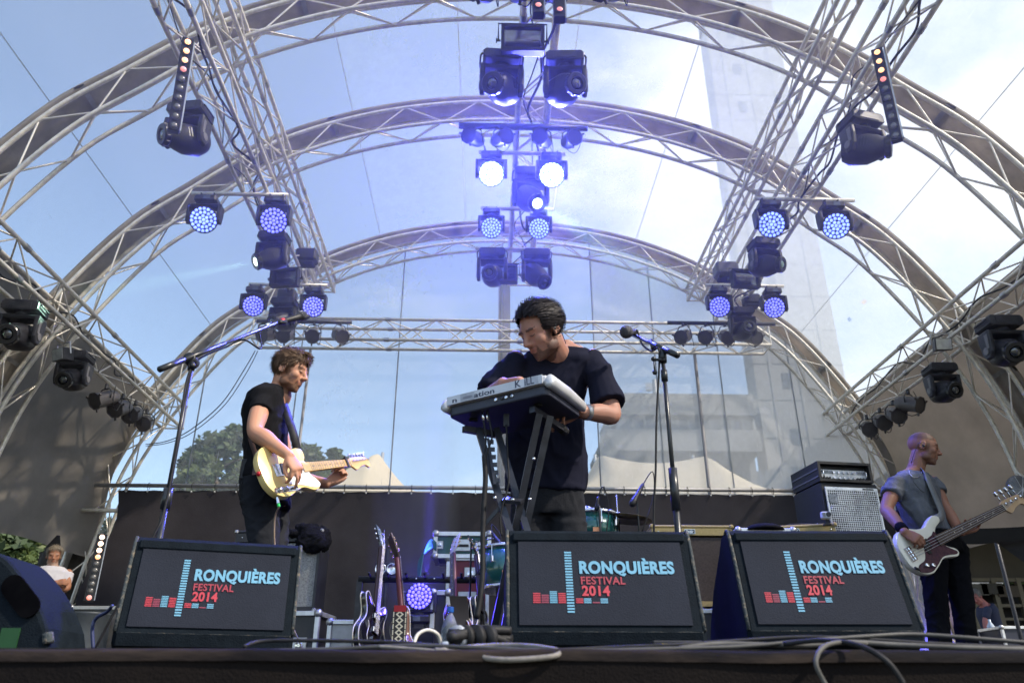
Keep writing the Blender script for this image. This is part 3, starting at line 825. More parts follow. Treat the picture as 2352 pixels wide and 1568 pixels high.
# -- centre rows
def centre_bar(xa, xb, y, label, m=None, r=.024, h=HB): return row(xa, xb, y, label, h, None, m, r)
Yc0, hc0 = centre_bar(1108, 1342, 125, 'pipe across the centre truss with two large dark spotlights', h=5.12)
for px, aim, lb, rt in ((1152, (-.35, -.7, -.45), 'large dark spotlight left of the centre truss near the top', .05), (1296, (.35, -.75, -.42), 'large dark spotlight right of the centre truss near the top', -.05)):
    p = hang(px, Yc0, hc0 - .06); spot(p, aim, lb, .82, rt)
Yc1, hc1 = centre_bar(1054, 1349, 292, 'dark bar across the centre truss with four par cans', BLACKM, .034)
for px, ax, lb in ((1088, (-.45, -.8, -.35), 'blue lit par can at the left end of the centre bar'), (1152, (.45, -.8, -.35), 'second blue lit par can on the centre bar'),
                   (1246, (-.35, -.8, -.35), 'third blue lit par can on the centre bar'), (1310, (.25, -.8, -.35), 'blue lit par can at the right end of the centre bar')):
    p = hang(px, Yc1, hc1 - .03); par(p, ax, lb, .80, drop=.05)
Yc2, hc2 = centre_bar(1100, 1298, 352, 'pipe above the two glaring white blue wash lights')
for px, lb, ex in ((1129, 'glaring white blue wash light left of the centre truss', (0, 0, 0)), (1266, 'glaring white blue wash light right of the centre truss', (0, 0, 0))):
    p = hang(px, Yc2, hc2 - .02); r, c = wash(p, toward(p, ex), lb, LEDW, .92); glow.append((c, 13.0))
Yc3, hc3 = centre_bar(1105, 1272, 480, 'pipe above the two rear centre wash lights')
for px, lb in ((1129, 'small blue wash light on the centre truss, in front of the last arch'), (1237, 'small blue wash light beside the pale beam on the centre truss')):
    p = hang(px, Yc3, hc3 - .03); r, c = wash(p, toward(p), lb, LEDC, .86); glow.append((c, .5))
p = hang(1218, (Yc2 + Yc3) / 2 - .15, 5.18)
LITLENS = led_mat('lit_spot_lens', (0.75, 1.0, 0.80), 7)
sp, HS = spot((p.x, p.y, 5.22), (0.30, -.62, -.70), 'centre spotlight throwing a pale beam, between the wash lights', .86, 0, LITLENS, False)
Yc4, hc4 = centre_bar(1092, 1265, 572, 'rear pipe of the centre truss with two spotlights')
for px, aim, lb in ((1131, (-.15, -.8, -.3), 'rear centre spotlight facing front, left of the truss end'), (1232, (.45, -.5, -.75), 'rear centre spotlight pointing down to the right')):
    p = hang(px, Yc4, hc4 - .05); spot(p, aim, lb, .84, 0)
STP = P(1200, 97, 5.0); strobe(STP, 'rectangular strobe light topmost on the centre truss', 0.80, .35)
strobe(P(1155, 632, 8.6), 'rectangular strobe light half behind the rear centre spotlight', 0.80, .15)
strobe(P(657, 641, 8.7), 'rectangular strobe light at the end of the left lighting truss', 0.78, .15, -.1)
strobe(P(1709, 644, 8.7), 'rectangular strobe light at the end of the right lighting truss', 0.78, .15, .1)
# -- spots on the left and right trusses
LS = P(440, 252, 5.75); spot(LS, (-.65, -.6, -.30), 'big dark spotlight hanging beside the left slim light bar', .84, -.15)
RS = P(1972, 275, 5.75); spot(RS, (.85, -.45, -.22), 'big dark spotlight hanging beside the right slim light bar', .86, .25)
LB, HL = spot(P(632, 540, 7.9), (-.75, -.45, -.50), 'left truss spotlight throwing a pale green beam to the left', .80, -.1, LITLENS)
spot(P(1752, 556, 7.9), (.62, -.62, -.30), 'right truss spotlight with a faint green lens above the strobe', .80, .15, mat('green_lens', (.25, .38, .30), .1, 0, .2, 20))
spot(P(656, 690, 9.6), (-.45, -.70, -.35), 'rear left spotlight above the par cans, behind the microphone', .80, -.1)
spot(P(1700, 712, 9.6), (.10, -.8, -.12), 'rear right spotlight over the par can bar', .78, 0)
# -- eaves
spot(P(62, 700, 6.9), (.10, -.75, -.28), 'dark spotlight clamped under the left eave truss at the photo edge', .84, .1)
spot(P(180, 812, 8.0), (.05, -.8, -.35), 'dark spotlight under the left eave truss beside the small floodlight', .76, 0)
spot(P(2290, 735, 6.6), (-.2, -.75, -.35), 'dark spotlight clamped under the right eave truss at the photo edge', .84, 0)
spot(P(2155, 840, 7.9), (.05, -.8, -.25), 'dark spotlight under the right eave truss beside the small floodlight', .76, 0)
for i, (px, py, Y, ax, lb) in enumerate(((245, 888, 9.0, (-.35, -.7, -.45), 'frontmost par can under the left eave truss'), (283, 910, 9.35, (-.05, -.8, -.4), 'second par can under the left eave truss'),
        (312, 925, 9.7, (.1, -.8, -.4), 'third par can under the left eave truss'), (338, 945, 10.05, (.2, -.8, -.4), 'rearmost par can under the left eave truss'),
        (2085, 900, 9.0, (.4, -.7, -.35), 'frontmost par can under the right eave truss'), (2050, 925, 9.35, (-.1, -.8, -.4), 'second par can under the right eave truss'),
        (2020, 942, 9.7, (-.2, -.8, -.4), 'third par can under the right eave truss'), (1990, 958, 10.05, (-.3, -.8, -.4), 'rearmost par can under the right eave truss'))):
    par(P(px, py, Y), ax, lb, 1.0, mat('grey_can', (.10, .09, .09), .45, .3, .2, 8), drop=.06)
def flood(px, py, Y, label, rt):
    R = Matrix.Translation(P(px, py, Y)) @ Matrix.Rotation(rt, 4, 'Z') @ Matrix.Rotation(.3, 4, 'X')
    root = thing('floodlight', label, 'floodlight', M=R, group='small floodlights at the eaves')
    part('housing', MB().prism([(-.09, -.075), (.09, -.075), (.06, .06), (-.06, .06)], .13, None, .006), BLACK, root)
    part('glass', MB().box((0, -.078, 0), (.16, .006, .115)), mat('flood_glass', (.55, .56, .54), .12, .3, .2, 14, spec=1), root)
    part('bracket', MB().tube([(-.1, 0, 0), (-.1, 0, .12), (.1, 0, .12), (.1, 0, 0)], .008, 6), STEEL, root)
flood(148, 815, 7.6, 'small floodlight with a bright glass under the left eave truss', -.5)
flood(2160, 792, 7.6, 'small floodlight with a bright glass under the right eave truss', -.1)
# -- slim light bars
batten(P(433, 88, 4.75), P(398, 300, 4.95), toward(P(415, 200, 4.8)), 'tall slim light bar on the left truss, top three lamps glowing amber', [2, 2, 2, 1, 0, 0, 0, 0, 0, 0])
batten(P(2013, 112, 4.85), P(2060, 322, 5.0), toward(P(2035, 200, 4.8)), 'tall slim light bar on the right truss, top three lamps glowing amber', [2, 2, 2, 1, 0, 0, 0, 0, 0, 0])
batten(P(236, 1226, 9.9), P(203, 1380, 9.9), toward(P(220, 1300, 9.9)), 'slim light bar standing at the left truss leg, top three lamps glowing bright', [3, 3, 3, 2, 0, 0, 0, 0, 0, 1], w=.11)
batten(P(2128, 1300, 10.2), P(2134, 1420, 10.2), toward(P(2130, 1350, 10.2)), 'slim light bar behind the bass guitarist, one orange lamp', [0, 0, 0, 0, 2, 0, 0, 0], w=.09)
for px, py, lb in ((1235, -30, 'short end of a light bar over the strobe, left one of two'), (1284, -20, 'short end of a light bar over the strobe, right one of two')):
    p = P(px, py, 4.25); batten(p, P(px + 2, py + 60, 4.25), (0, -1, -.3), lb, [0, 1], w=.085)
Ytop = 4.3
for px, ax, lb in ((1105, (-.5, -.7, -.6), 'dark par can cut by the top edge, left of the centre truss'), (1192, (.2, -.7, -.6), 'dark par can cut by the top edge at the centre truss'),
                   (1275, (.4, -.7, -.6), 'dark par can behind the short light bars at the top'), (1395, (-.7, -.6, -.6), 'dark par can cut by the top edge, right of the centre truss')):
    q = P(px, -45, Ytop); par(q, ax, lb, .9, drop=.02)
tag(part('light_pipe', MB().cyl((-.75, 0, 0), (.85, 0, 0), .024, n=10), BLACKM, None, True), 'pipe over the top edge with par cans', 'pipe', 'short pipes that carry lights').location = P(1240, -60, Ytop)
p = P(2175, -20, 4.6); spot(p + V((0, 0, .55)), (0.1, -.7, -.5), 'dark spotlight of which only the underside shows at the top right', .9)
# -- chain hoists
def hoist(px, py, Y, label, s=1.0):
    p = P(px, py, Y); root = thing('chain_hoist', label, 'chain hoist', M=Matrix.Translation(p) @ Matrix.Scale(s, 4), group='chain hoists under the roof')
    part('motor', MB().box((0, 0, 0), (.30, .22, .20), None, .03), FIXG if s > .95 else BLACK, root)
    part('end_cover', MB().box((.0, 0, -.12), (.24, .18, .05), None, .02), BLACK, root)
    for k in range(7):
        m = MB().tube([(0, 0, 0), (.018, 0, .02), (.018, 0, .05), (0, 0, .07), (-.018, 0, .05), (-.018, 0, .02), (0, 0, 0)], .006, 5)
        part('chain_link', m, STEEL, root, True, M=Matrix.Translation((0, 0, .10 + k * .06)) @ Matrix.Rotation(k * PI / 2, 4, 'Z'))
    part('hook', MB().tube([(0, 0, .52), (0, 0, .58), (.03, 0, .62), (0, 0, .66), (-.03, 0, .62)], .012, 6, 3), STEEL, root, True)
hoist(1667, 622, 8.9, 'dark chain hoist hanging from the right purlin')
hoist(1725, 690, 9.9, 'small chain hoist behind the right strobe light', .8)
hoist(660, 680, 9.9, 'dark chain hoist at the rear end of the left truss', .85)
hoist(705, 590, 9.2, 'dark hoist box to the right of the left truss spotlight', .95)
# -- loose cables on the trusses
CBL = 'cables lying along the trusses'
def cable(pts, r, label, group=None, m=None, smooth=6, cat='cable', name='cable'):
    pts = [V(p) for p in pts]; c = pts[0].copy()
    o = part(name, MB().tube([p - c for p in pts], r, 6, smooth), m or RUBBER, None, True); o.location = c
    return tag(o, label, cat, group)
def run(x, z, y0, y1, seed, r, label):
    rd = random.Random(seed); pts = []
    y = y0
    while y < y1: pts.append((x + rd.uniform(-.10, .10), y, z + rd.uniform(-.10, .06))); y += .35
    cable(pts, r, label, CBL)
run(-2.66, 5.3, 3.2, 10.3, 1, .011, 'thick dark cable snaking through the left lighting truss')
run(-2.80, 5.36, 3.4, 10.3, 2, .006, 'thin dark cable inside the left lighting truss')
run(3.60, 5.3, 3.2, 10.3, 3, .012, 'thick dark cable snaking through the right lighting truss')
run(3.52, 5.34, 3.2, 10.3, 4, .007, 'thin dark cable inside the right lighting truss')
run(.44, 5.3, 3.2, 9.4, 5, .012, 'thick dark cable inside the centre lighting truss')
run(.36, 5.34, 3.2, 9.4, 6, .007, 'thin dark cable inside the centre lighting truss')
run(CX - 4.9, 3.74, 5, 10.8, 7, .009, 'dark cable tied along the left eave truss')
run(CX + 4.9, 3.74, 5, 10.8, 8, .010, 'dark cable tied along the right eave truss')
cable([P(586, 806, 10.6), P(560, 850, 10.4), P(510, 925, 10.2), P(440, 985, 10.2), P(385, 1012, 10.4), P(335, 1020, 10.7)], .007, 'upper of two thin cables sagging from the rear left bar to the arch leg')
cable([P(592, 806, 10.6), P(566, 856, 10.4), P(515, 931, 10.2), P(444, 991, 10.2), P(388, 1016, 10.4), P(335, 1024, 10.7)], .006, 'lower of two thin cables sagging from the rear left bar to the arch leg')

# -- light that the lit lamps give
def lamp(loc, e, col, label, aim=None, cone=60, size=.1):
    ld = bpy.data.lights.new('lamp', 'SPOT' if aim is not None else 'POINT'); ld.energy = e; ld.color = col; ld.shadow_soft_size = size
    o = bpy.data.objects.new('lamp', ld); C.objects.link(o); o.location = loc
    if aim is not None:
        ld.spot_size = math.radians(cone); ld.spot_blend = .6; o.rotation_euler = V(aim).to_track_quat('-Z', 'Y').to_euler()
    return o
for c, e in glow:
    a = toward(c); lamp(c + a * .12, e * 50, (.09, .10, 1.0), 'glow', a + V((0, 0, -.1)), 130 if e > 3 else 75, .12)

for H_, aim_, e_ in ((HL, (-.62, -.72, -.22), 1800), (HS, (.12, -.80, -.45), 1800)):
    z_ = (H_.to_3x3() @ V((0, 0, 1))).normalized(); lamp(H_.translation + z_ * .27, e_, (.55, 1.0, .72), 'beam', z_, 9, .03)
# ---------------------------------------------------------------- lettering
def text_mesh(s, mat_, size=1.0, bold=0.0, width=None, spacing=1.0, align='LEFT', shear=0.0):
    cu = bpy.data.curves.new('lettering', 'FONT'); cu.body = s; cu.size = size; cu.offset = bold; cu.space_character = spacing
    cu.align_x = align; cu.shear = shear; cu.resolution_u = 4
    o = bpy.data.objects.new('lettering', cu); C.objects.link(o)
    bpy.context.view_layer.update()
    me = bpy.data.meshes.new_from_object(o.evaluated_get(bpy.context.evaluated_depsgraph_get()))
    bpy.data.objects.remove(o); bpy.data.curves.remove(cu)
    xs = [v.co.x for v in me.vertices]; ys = [v.co.y for v in me.vertices]
    if width:
        k = width / (max(xs) - min(xs))
        for v in me.vertices: v.co.x = (v.co.x - min(xs)) * k
    me.materials.clear(); me.materials.append(mat_)
    return me

# ---------------------------------------------------------------- stage monitors (wedges) with the festival print
PRINT_BG = mat('print_dark_slate', (0.015, 0.018, 0.028), 0.8, 0, 0.2, 3, 0.25, 260, spec=.15)
PBLUE = mat('print_sky_blue', (0.14, 0.36, 0.52), 0.7, 0, 0.08, 10)
PRED = mat('print_red', (0.48, 0.040, 0.065), 0.7, 0, 0.08, 10)
PDRED = mat('print_dark_red', (0.27, 0.045, 0.085), 0.7, 0, 0.08, 10)
FOOT = mat('rubber_foot', (0.35, 0.36, 0.38), 0.5)
def logo(parent, PW, PH, M):
    """print on a sheet PW wide and PH high; u to the right, v downwards, both 0..1"""
    def rect(mb, u, v, w, h): mb.add([V((u * PW, -v * PH, 0)), V(((u + w) * PW, -v * PH, 0)), V(((u + w) * PW, -(v + h) * PH, 0)), V((u * PW, -(v + h) * PH, 0))], [(3, 2, 1, 0)])
    b, r, d = MB(), MB(), MB()
    for i in range(22): rect(b, .280, .140 + i * .0335, .042, .0195)
    def stack(mb, u, n): 
        for i in range(n): rect(mb, u, .742 - i * .0205, .043, .0125)
    stack(r, .083, 6); stack(d, .132, 5); stack(b, .181, 7); stack(r, .231, 6)
    stack(r, .333, 3); stack(b, .380, 3); stack(d, .430, 1); stack(b, .477, 3)
    for mb, m in ((b, PBLUE), (r, PRED), (d, PDRED)): part('logo_print', mb, m, parent, M=M @ Matrix.Translation((0, 0, .0035)))['kind'] = 'stuff'
    for s, m, u, v, w, h, bo in (('RONQUIÈRES', PBLUE, .365, .402, .575, .140, .045), ('FESTIVAL', PRED if False else mat('print_mid_red', (.33, .035, .06), .7), .370, .535, .265, .088, .022), ('2014', PRED, .372, .668, .165, .112, .034)):
        me = text_mesh(s, m, h * PH / .70, bo * h * PH / .70, w * PW, 1.06)
        part('lettering', me, None, parent, M=M @ Matrix.Translation((u * PW, -v * PH, .0045)))
def wedge(BL, BR, z_bot, z_top, lean, label, depth=.50):
    BL, BR = V(BL), V(BR); W = (BR - BL).xy.length; x = V(((BR - BL).x, (BR - BL).y, 0)).normalized(); y = V((-x.y, x.x, 0))
    M = mtx(V((BL.x, BL.y, 0)), x, y, V((0, 0, 1)))
    root = thing('stage_monitor', label, 'stage monitor', M=M, group='printed wedge monitors')
    h0, h1 = z_bot, z_top
    prof_ = [(.11, .012), (.004, h0 * .62), (0, h0), (lean, h1), (lean + .03, h1 + .018), (lean + .07, h1 + .010), (lean + .13, h1 - .03), (lean + .25, h1 - .13), (depth - .03, .14), (depth, .09), (depth, .012)]
    n = len(prof_); vs = []
    for xx, k in ((0.0, 1), (.012, 0), (W - .012, 0), (W, 1)):
        cy = sum(p[0] for p in prof_) / n; cz = sum(p[1] for p in prof_) / n
        for py_, pz_ in prof_: vs.append(V((xx, py_ + (.010 if k and py_ < cy else -.010 if k else 0), pz_ + ((-.008 if pz_ > cz else .008) if k else 0))))
    fs = [(a * n + i, (a + 1) * n + i, (a + 1) * n + (i + 1) % n, a * n + (i + 1) % n) for a in range(3) for i in range(n)]
    fs += [tuple(range(n)), tuple(reversed(range(3 * n, 4 * n)))]
    b = part('cabinet', MB().add(vs, fs), SCUFF, root); 
    # printed sheet on the panel that faces the crowd
    zdir = V((0, lean, h1 - h0)).normalized(); nrm = V((0, -zdir.z, zdir.y)); L = math.hypot(lean, h1 - h0)
    mx, mt, mb_ = W * .065, L * .075, L * .06
    pw, ph = W - 2 * mx + .0, L - mt - mb_
    o = V((mx, 0, h0)) + zdir * (L - mt) + nrm * .003
    Mp = mtx(o, V((1, 0, 0)), zdir, nrm)
    sheet = part('printed_sheet', MB().box((pw / 2, -ph / 2, 0), (pw, ph, .004)), PRINT_BG, root, M=Mp)
    logo(sheet, pw, ph, Matrix.Identity(4))
    # raised border strips, scuffed
    part('top_trim', MB().box((W / 2, 0, 0), (W * .93, .03, .010), mtx(V((0, 0, h0)) + zdir * (L - .010) + nrm * .004, V((1, 0, 0)), zdir, nrm), .004), SCUFF, root)
    for xx in (.0045, W - .0045):
        part('corner_edge', MB().tube([V((xx, 0, h0 + .005)) + nrm * -.004, V((xx, 0, h0)) + zdir * (L - .006) + nrm * -.004, V((xx, lean + .05, h1 + .006))], .0055, 6, 4), WORN, root, True)
    part('bottom_edge', MB().tube([V((.01 + (W - .02) * i / 12, .004, h0 + .001 * (i % 2))) for i in range(13)], .004, 6), WORN, root, True)
    part('grille', MB().box((W / 2, 0, 0), (W * .9, .34, .012), mtx(V((0, lean + .21, h1 - .10)), V((1, 0, 0)), V((0, .78, -.62)), V((0, .62, .78)))), BLACKM, root)
    part('connector_plate', MB().box((W * .80, .045, .045), (.14, .012, .05), Matrix.Identity(4)), BLACKM, root)
    for xx in (.25, .36): part('foot', MB().lathe([(.012, 0), (.015, .006), (.010, .012)], Matrix.Translation((W * xx, .02, .002)), 10), FOOT, root, True)
    return root, M
wedge(P(1163, 1448, 2.30), P(1623, 1441, 2.30), .086, .370, .09, 'printed wedge monitor in the middle, in front of the keyboard player', .38)
wedge(P(258, 1452, 2.42), P(674, 1466, 2.56), .092, .362, .065, 'printed wedge monitor at the left in front of the yellow guitar', .40)
w3, M3 = wedge(P(1717, 1440, 2.30), P(2124, 1437, 2.29), .09, .374, .09, 'printed wedge monitor at the right, half covering the bass guitarist', .44)
# big wedge seen from its side at the left photo edge
YW = 2.15; XS = 14
pts = spline([P(x, y, YW).xz.to_3d() for x, y in ((-42, 1258), (-2, 1272), (28, 1300), (62, 1346), (88, 1396), (104, 1440))], 5)
o0 = P(60, 1400, YW)
out = [(p.x - o0.x, p.y - o0.z) for p in pts] + [(P(110, 1478, YW).x - o0.x, .03 - o0.z), (P(110, 1478, YW).x - o0.x, -o0.z + .003), (-.55, -o0.z + .003), (-.55, P(-42, 1245, YW).z - o0.z)]
bw = thing('stage_monitor', 'big black wedge monitor seen side-on at the left edge, green tape on it', 'stage monitor', o0)
part('cabinet', MB().prism(out, .22, Matrix.Translation((0, .115, 0)) @ Matrix.Rotation(PI / 2, 4, 'X'), .012), SCUFF, bw)
a, b = P(30, 1345, YW) - o0, P(66, 1392, YW) - o0
hm = MB(); d = (b - a).normalized(); nn = V((-d.z, 0, d.x)); sl = []
for i in range(9): t = PI / 2 + PI * i / 8; sl.append(a + d * math.cos(t) * .028 + nn * math.sin(t) * .028)
for i in range(9): t = -PI / 2 + PI * i / 8; sl.append(b + d * math.cos(t) * .028 + nn * math.sin(t) * .028)
hm.prism([(p.x, p.z) for p in sl], .008, Matrix.Translation((0, -.0005, 0)) @ Matrix.Rotation(PI / 2, 4, 'X'))
part('handle_hole_patch', hm, mat('hole_shade_black', (.002, .002, .003), .95, spec=0), bw)  # flat plate, the shade inside the handle hole is put into its black
q0, q1 = P(4, 1441, YW) - o0, P(34, 1492, YW) - o0
part('tape_strip', MB().box(((q0.x + q1.x) / 2, .002, (q0.z + q1.z) / 2), (q1.x - q0.x, .004, q0.z - q1.z)), mat('green_tape', (.003, .045, .008), .6), bw)
part('worn_corner', MB().tube([P(108, 1452, YW) - o0 + V((-.003, .01, 0)), P(111, 1476, YW) - o0 + V((-.004, .01, 0))], .013, 6, 3), WORN, bw, True)
# ---------------------------------------------------------------- microphone stands
STAND = mat('stand_black_enamel', (0.018, 0.020, 0.024), 0.32, .1, .2, 20)
def mic(parent, tip, tail, s=1.0, band=None, cable=None):
    tip, tail = V(tip), V(tail); x, y, z = frame(tip - tail); L = (tip - tail).length
    M = mtx(tail, x, y, z)
    b = part('handle', MB().lathe([(.010, 0), (.0115, .004), (.0115, L * .08), (.0125, L * .12), (.0135, L * .3), (.018 * s, L * .70), (.019 * s, L * .74)], M, 14), BLACK, parent, True)
    part('mic_grille', MB().lathe([(.019 * s, L * .74), (.0235 * s, L * .78), (.0245 * s, L * .86), (.021 * s, L * .95), (.012 * s, L * .99)], M, 14), mat('mic_mesh', (.06, .06, .07), .45, .6, .4, 240, .6, 400), parent, True)
    if band: part('colour_band', MB().lathe([(.0140, L * .24), (.0148, L * .25), (.0152, L * .31), (.0146, L * .32)], M, 14), band, parent, True)
    part('connector', MB().lathe([(.009, -.035), (.010, -.03), (.010, .002)], M, 12), CHROME, parent, True)
st = thing('microphone_stand', 'tall boom microphone stand with a vocal microphone, left of the guitarist', 'microphone stand', (P(400, 1248, 2.9).x, 2.9, 0))
base = P(400, 1100, 2.9); top = P(438, 850, 2.9); bx = (P(365, 1245, 2.9).x + top.x) / 2
def wp(root, mb, name, m, smooth=True, label=None): return part(name, mb, m, root, smooth, world=True, label=label)
zt = top.z
wp(st, MB().cyl((bx, 2.9, .02), (bx, 2.9, zt * .52), .0125, n=12), 'lower_tube', STAND)
wp(st, MB().cyl((bx, 2.9, zt * .48), (bx, 2.9, zt), .0085, n=12), 'upper_tube', STAND)
wp(st, MB().cyl((bx, 2.9, zt * .50), (bx, 2.9, zt * .57), .018, n=12), 'height_clutch', STAND)
wp(st, MB().lathe([(.13, 0), (.13, .012), (.02, .022)], Matrix.Translation((bx, 2.9, .0)), 24), 'base', STAND)
piv = P(440, 826, 2.9); bb, be = P(367, 848, 2.72), P(640, 740, 3.40); 
wp(st, MB().tube([V((bx, 2.9, zt)), piv], .014, 10), 'swivel', STAND)
wp(st, MB().cyl(piv + V((-.0, -.03, -.005)), piv + V((0, .03, -.005)), .024, n=14), 'clamp_disc', STAND)
wp(st, MB().cyl(piv + V((.015, -.03, -.03)), piv + V((.03, -.045, -.05)), .012, n=8), 'wing_knob', STAND)
wp(st, MB().cyl(bb, bb + (be - bb) * .16, .0125, n=12), 'counterweight', STAND)
wp(st, MB().cyl(bb, be, .0072, n=10), 'boom', STAND)
wp(st, MB().cyl(bb + (be - bb) * .13, bb + (be - bb) * .48, .0105, n=12), 'boom_sleeve', STAND)
m0, m1 = P(624, 744, 3.40), P(710, 722, 3.56)
wp(st, MB().tube([be, be.lerp(m1, .2) + V((0, 0, -.01)), m0.lerp(m1, .35)], .012, 8, 3), 'mic_clip', STAND)
vm = thing('microphone', 'vocal microphone with a red band on the left boom stand', 'microphone', m0)
mic(vm, m1 - m0, V((0, 0, 0)), 1.0, mat('red_band', (.6, .02, .03), .5))
CM = 'microphone cables'
cable([m0, m0 + V((-.06, 0, -.01)), P(600, 800, 3.3), P(560, 780, 3.2), P(520, 796, 3.12), P(455, 826, 2.93), P(430, 870, 2.88), P(415, 960, 2.87), P(400, 1060, 2.86), P(375, 1180, 2.84), P(345, 1245, 2.82), V((bx - .12, 2.8, .01))], .0042, 'cable running down the left microphone stand', CM)
bx2 = (P(1556, 1215, 2.8).x + P(1524, 830, 2.8).x) / 2; t2 = P(1524, 832, 2.8)
st2 = thing('microphone_stand', 'boom microphone stand tinted blue, right of the keyboard player', 'microphone stand', (bx2, 2.8, 0))
wp(st2, MB().cyl((bx2, 2.8, .02), (bx2, 2.8, t2.z * .56), .0125, n=12), 'lower_tube', STAND)
wp(st2, MB().cyl((bx2, 2.8, t2.z * .5), (bx2, 2.8, t2.z), .0085, n=12), 'upper_tube', STAND)
wp(st2, MB().cyl((bx2, 2.8, t2.z * .48), (bx2, 2.8, t2.z * .62), .0165, n=12), 'height_clutch', STAND)
wp(st2, MB().cyl((bx2, 2.8, t2.z * .93), (bx2, 2.8, t2.z * .97), .013, n=12), 'collar', STAND)
wp(st2, MB().lathe([(.13, 0), (.13, .012), (.02, .022)], Matrix.Translation((bx2, 2.8, .0)), 24), 'base', STAND)
bb, be = P(1556, 816, 2.72), P(1452, 768, 3.0)
piv = bb.lerp(be, .3)
wp(st2, MB().tube([V((bx2, 2.8, t2.z)), piv], .015, 10), 'swivel', STAND)
wp(st2, MB().cyl(bb, bb + (be - bb) * .28, .0125, n=12), 'counterweight', STAND)
wp(st2, MB().cyl(bb, be, .0085, n=10), 'boom', STAND)
wp(st2, MB().cyl(piv + (be - bb) * .0, piv + (be - bb) * .22, .0115, n=12), 'boom_sleeve', STAND)
wp(st2, MB().tube([P(1528, 826, 2.78), P(1503, 826, 2.78)], .006, 8).ell(P(1501, 824, 2.78), (.010, .010, .010)).tube([P(1501, 826, 2.78), P(1504, 852, 2.78)], .003, 6).ell(P(1504, 855, 2.78), (.010, .010, .010)), 'clamp_lever', STAND)
wp(st2, MB().tube([P(1500, 800, 2.85), P(1496, 782, 2.88)], .009, 8), 'boom_knob', STAND)
m0, m1 = P(1458, 762, 3.02), P(1435, 762, 2.86)
vm2 = thing('microphone', 'vocal microphone seen end-on on the right boom stand', 'microphone', m0)
mic(vm2, m1 - m0, V((0, 0, 0)), 1.15)
cable([m0, P(1464, 760, 3.0), P(1475, 790, 2.95), P(1496, 806, 2.86), P(1512, 800, 2.8), P(1514, 840, 2.8), P(1508, 960, 2.8), P(1506, 1080, 2.8), P(1502, 1220, 2.8), V((bx2 - .1, 2.8, .01))], .0045, 'cable hanging straight down beside the right microphone stand', CM)

# ---------------------------------------------------------------- keyboard on a folding stand
KA, KB, KC = P(1260, 900, 2.69), P(1024, 955, 2.91), P(1330, 958, 2.98)
zk = (KA.z + KB.z + KC.z) / 3
kx = V((KA.x - KB.x, KA.y - KB.y, (KA.z - KB.z))).normalized(); ky = V((KC.x - KA.x, KC.y - KA.y, KC.z - KA.z)); ky = (ky - kx * ky.dot(kx)); KD = ky.length; ky.normalize(); kz = kx.cross(ky)
KL = (KA - KB).length
MK = mtx(KB, kx, ky, kz)       # x along the back edge to the right, y to the player, z up; origin at the lower left back corner
kb = thing('keyboard', 'small silver keyboard tilted on a folding stand', 'keyboard', M=MK)
SILV = mat('keyboard_silver', (0.56, 0.57, 0.60), 0.4, .2, .1, 9)
KBK = mat('keyboard_blue_black', (0.030, 0.034, 0.055), 0.5, 0, .2, 10)
def rrect(x0, x1, y0, y1, r, k=5):
    out = []
    for cx, cy, a0 in ((x1 - r, y1 - r, 0), (x0 + r, y1 - r, PI / 2), (x0 + r, y0 + r, PI), (x1 - r, y0 + r, 1.5 * PI)):
        out += [(cx + r * math.cos(a0 + PI / 2 * i / k), cy + r * math.sin(a0 + PI / 2 * i / k)) for i in range(k + 1)]
    return out
part('bottom_case', MB().prism(rrect(.005, KL - .005, .004, KD, .03), .040, Matrix.Translation((0, 0, .016)), .006), KBK, kb)
part('top_case', MB().prism(rrect(-.004, KL + .004, -.004, KD + .004, .035), .040, Matrix.Translation((0, 0, .055)), .012), SILV, kb)
for sx, nm in ((-.004, 'end_cap'), (KL + .004, 'end_cap')):
    part(nm, MB().loft([((sx, -.006, .035), V((.016, 0, 0)), V((0, 0, .014))), ((sx, .01, .046), V((.022, 0, 0)), V((0, 0, .028))), ((sx, KD * .5, .048), V((.022, 0, 0)), V((0, 0, .028))), ((sx, KD - .01, .040), V((.020, 0, 0)), V((0, 0, .022))), ((sx, KD + .01, .03), V((.008, 0, 0)), V((0, 0, .008)))], 16), SILV, kb, True)
part('top_deck', MB().box((KL / 2, KD * .35, .076), (KL * .86, KD * .5, .006)), KBK, kb)
WK, BK = mat('white_key', (.75, .75, .72), .3), mat('black_key', (.02, .02, .02), .3)
for i in range(15): part('white_key', MB().box((.03 + (KL - .06) * (i + .5) / 15, KD * .80, .078), ((KL - .06) / 15 - .0015, KD * .36, .012)), WK, kb)
for i in range(14):
    if i % 7 not in (2, 6): part('black_key', MB().box((.03 + (KL - .06) * (i + 1) / 15, KD * .74, .088), (.010, KD * .22, .010)), BK, kb)
for i in range(8): part('knob', MB().cyl((.06 + i * .042, KD * .28, .078), (.06 + i * .042, KD * .28, .094), .008, n=10), BLACK, kb)
MT = Matrix.Translation((0, -.0165, .050)) @ Matrix.Rotation(PI / 2 + .04, 4, 'X')
TXT = mat('keyboard_lettering', (.04, .045, .09), .5)
TAPE = mat('silver_tape', (.40, .42, .47), .5, .1, .2, 30)
bp = part('back_panel', MB().box((KL / 2, -.0140, .052), (KL - .03, .004, .034)), SILV, kb)
for s, u, w, h in (('n', .115, .045, .019), ('ation', .335, .20, .020), ('K', .735, .055, .028), ('iLL', .825, .090, .028)):
    w *= KL
    part('lettering', text_mesh(s, TXT, h / .70, .0005, w), None, bp, M=Matrix.Translation((u * KL - .01, -.0172, .0405)) @ Matrix.Rotation(PI / 2, 4, 'X'))
for u0, u1 in ((.175, .315), (.80, .93)): part('tape_patch', MB().box(((u0 + u1) / 2 * KL, -.0163, .052), ((u1 - u0) * KL, .0008, .031)), TAPE, bp)
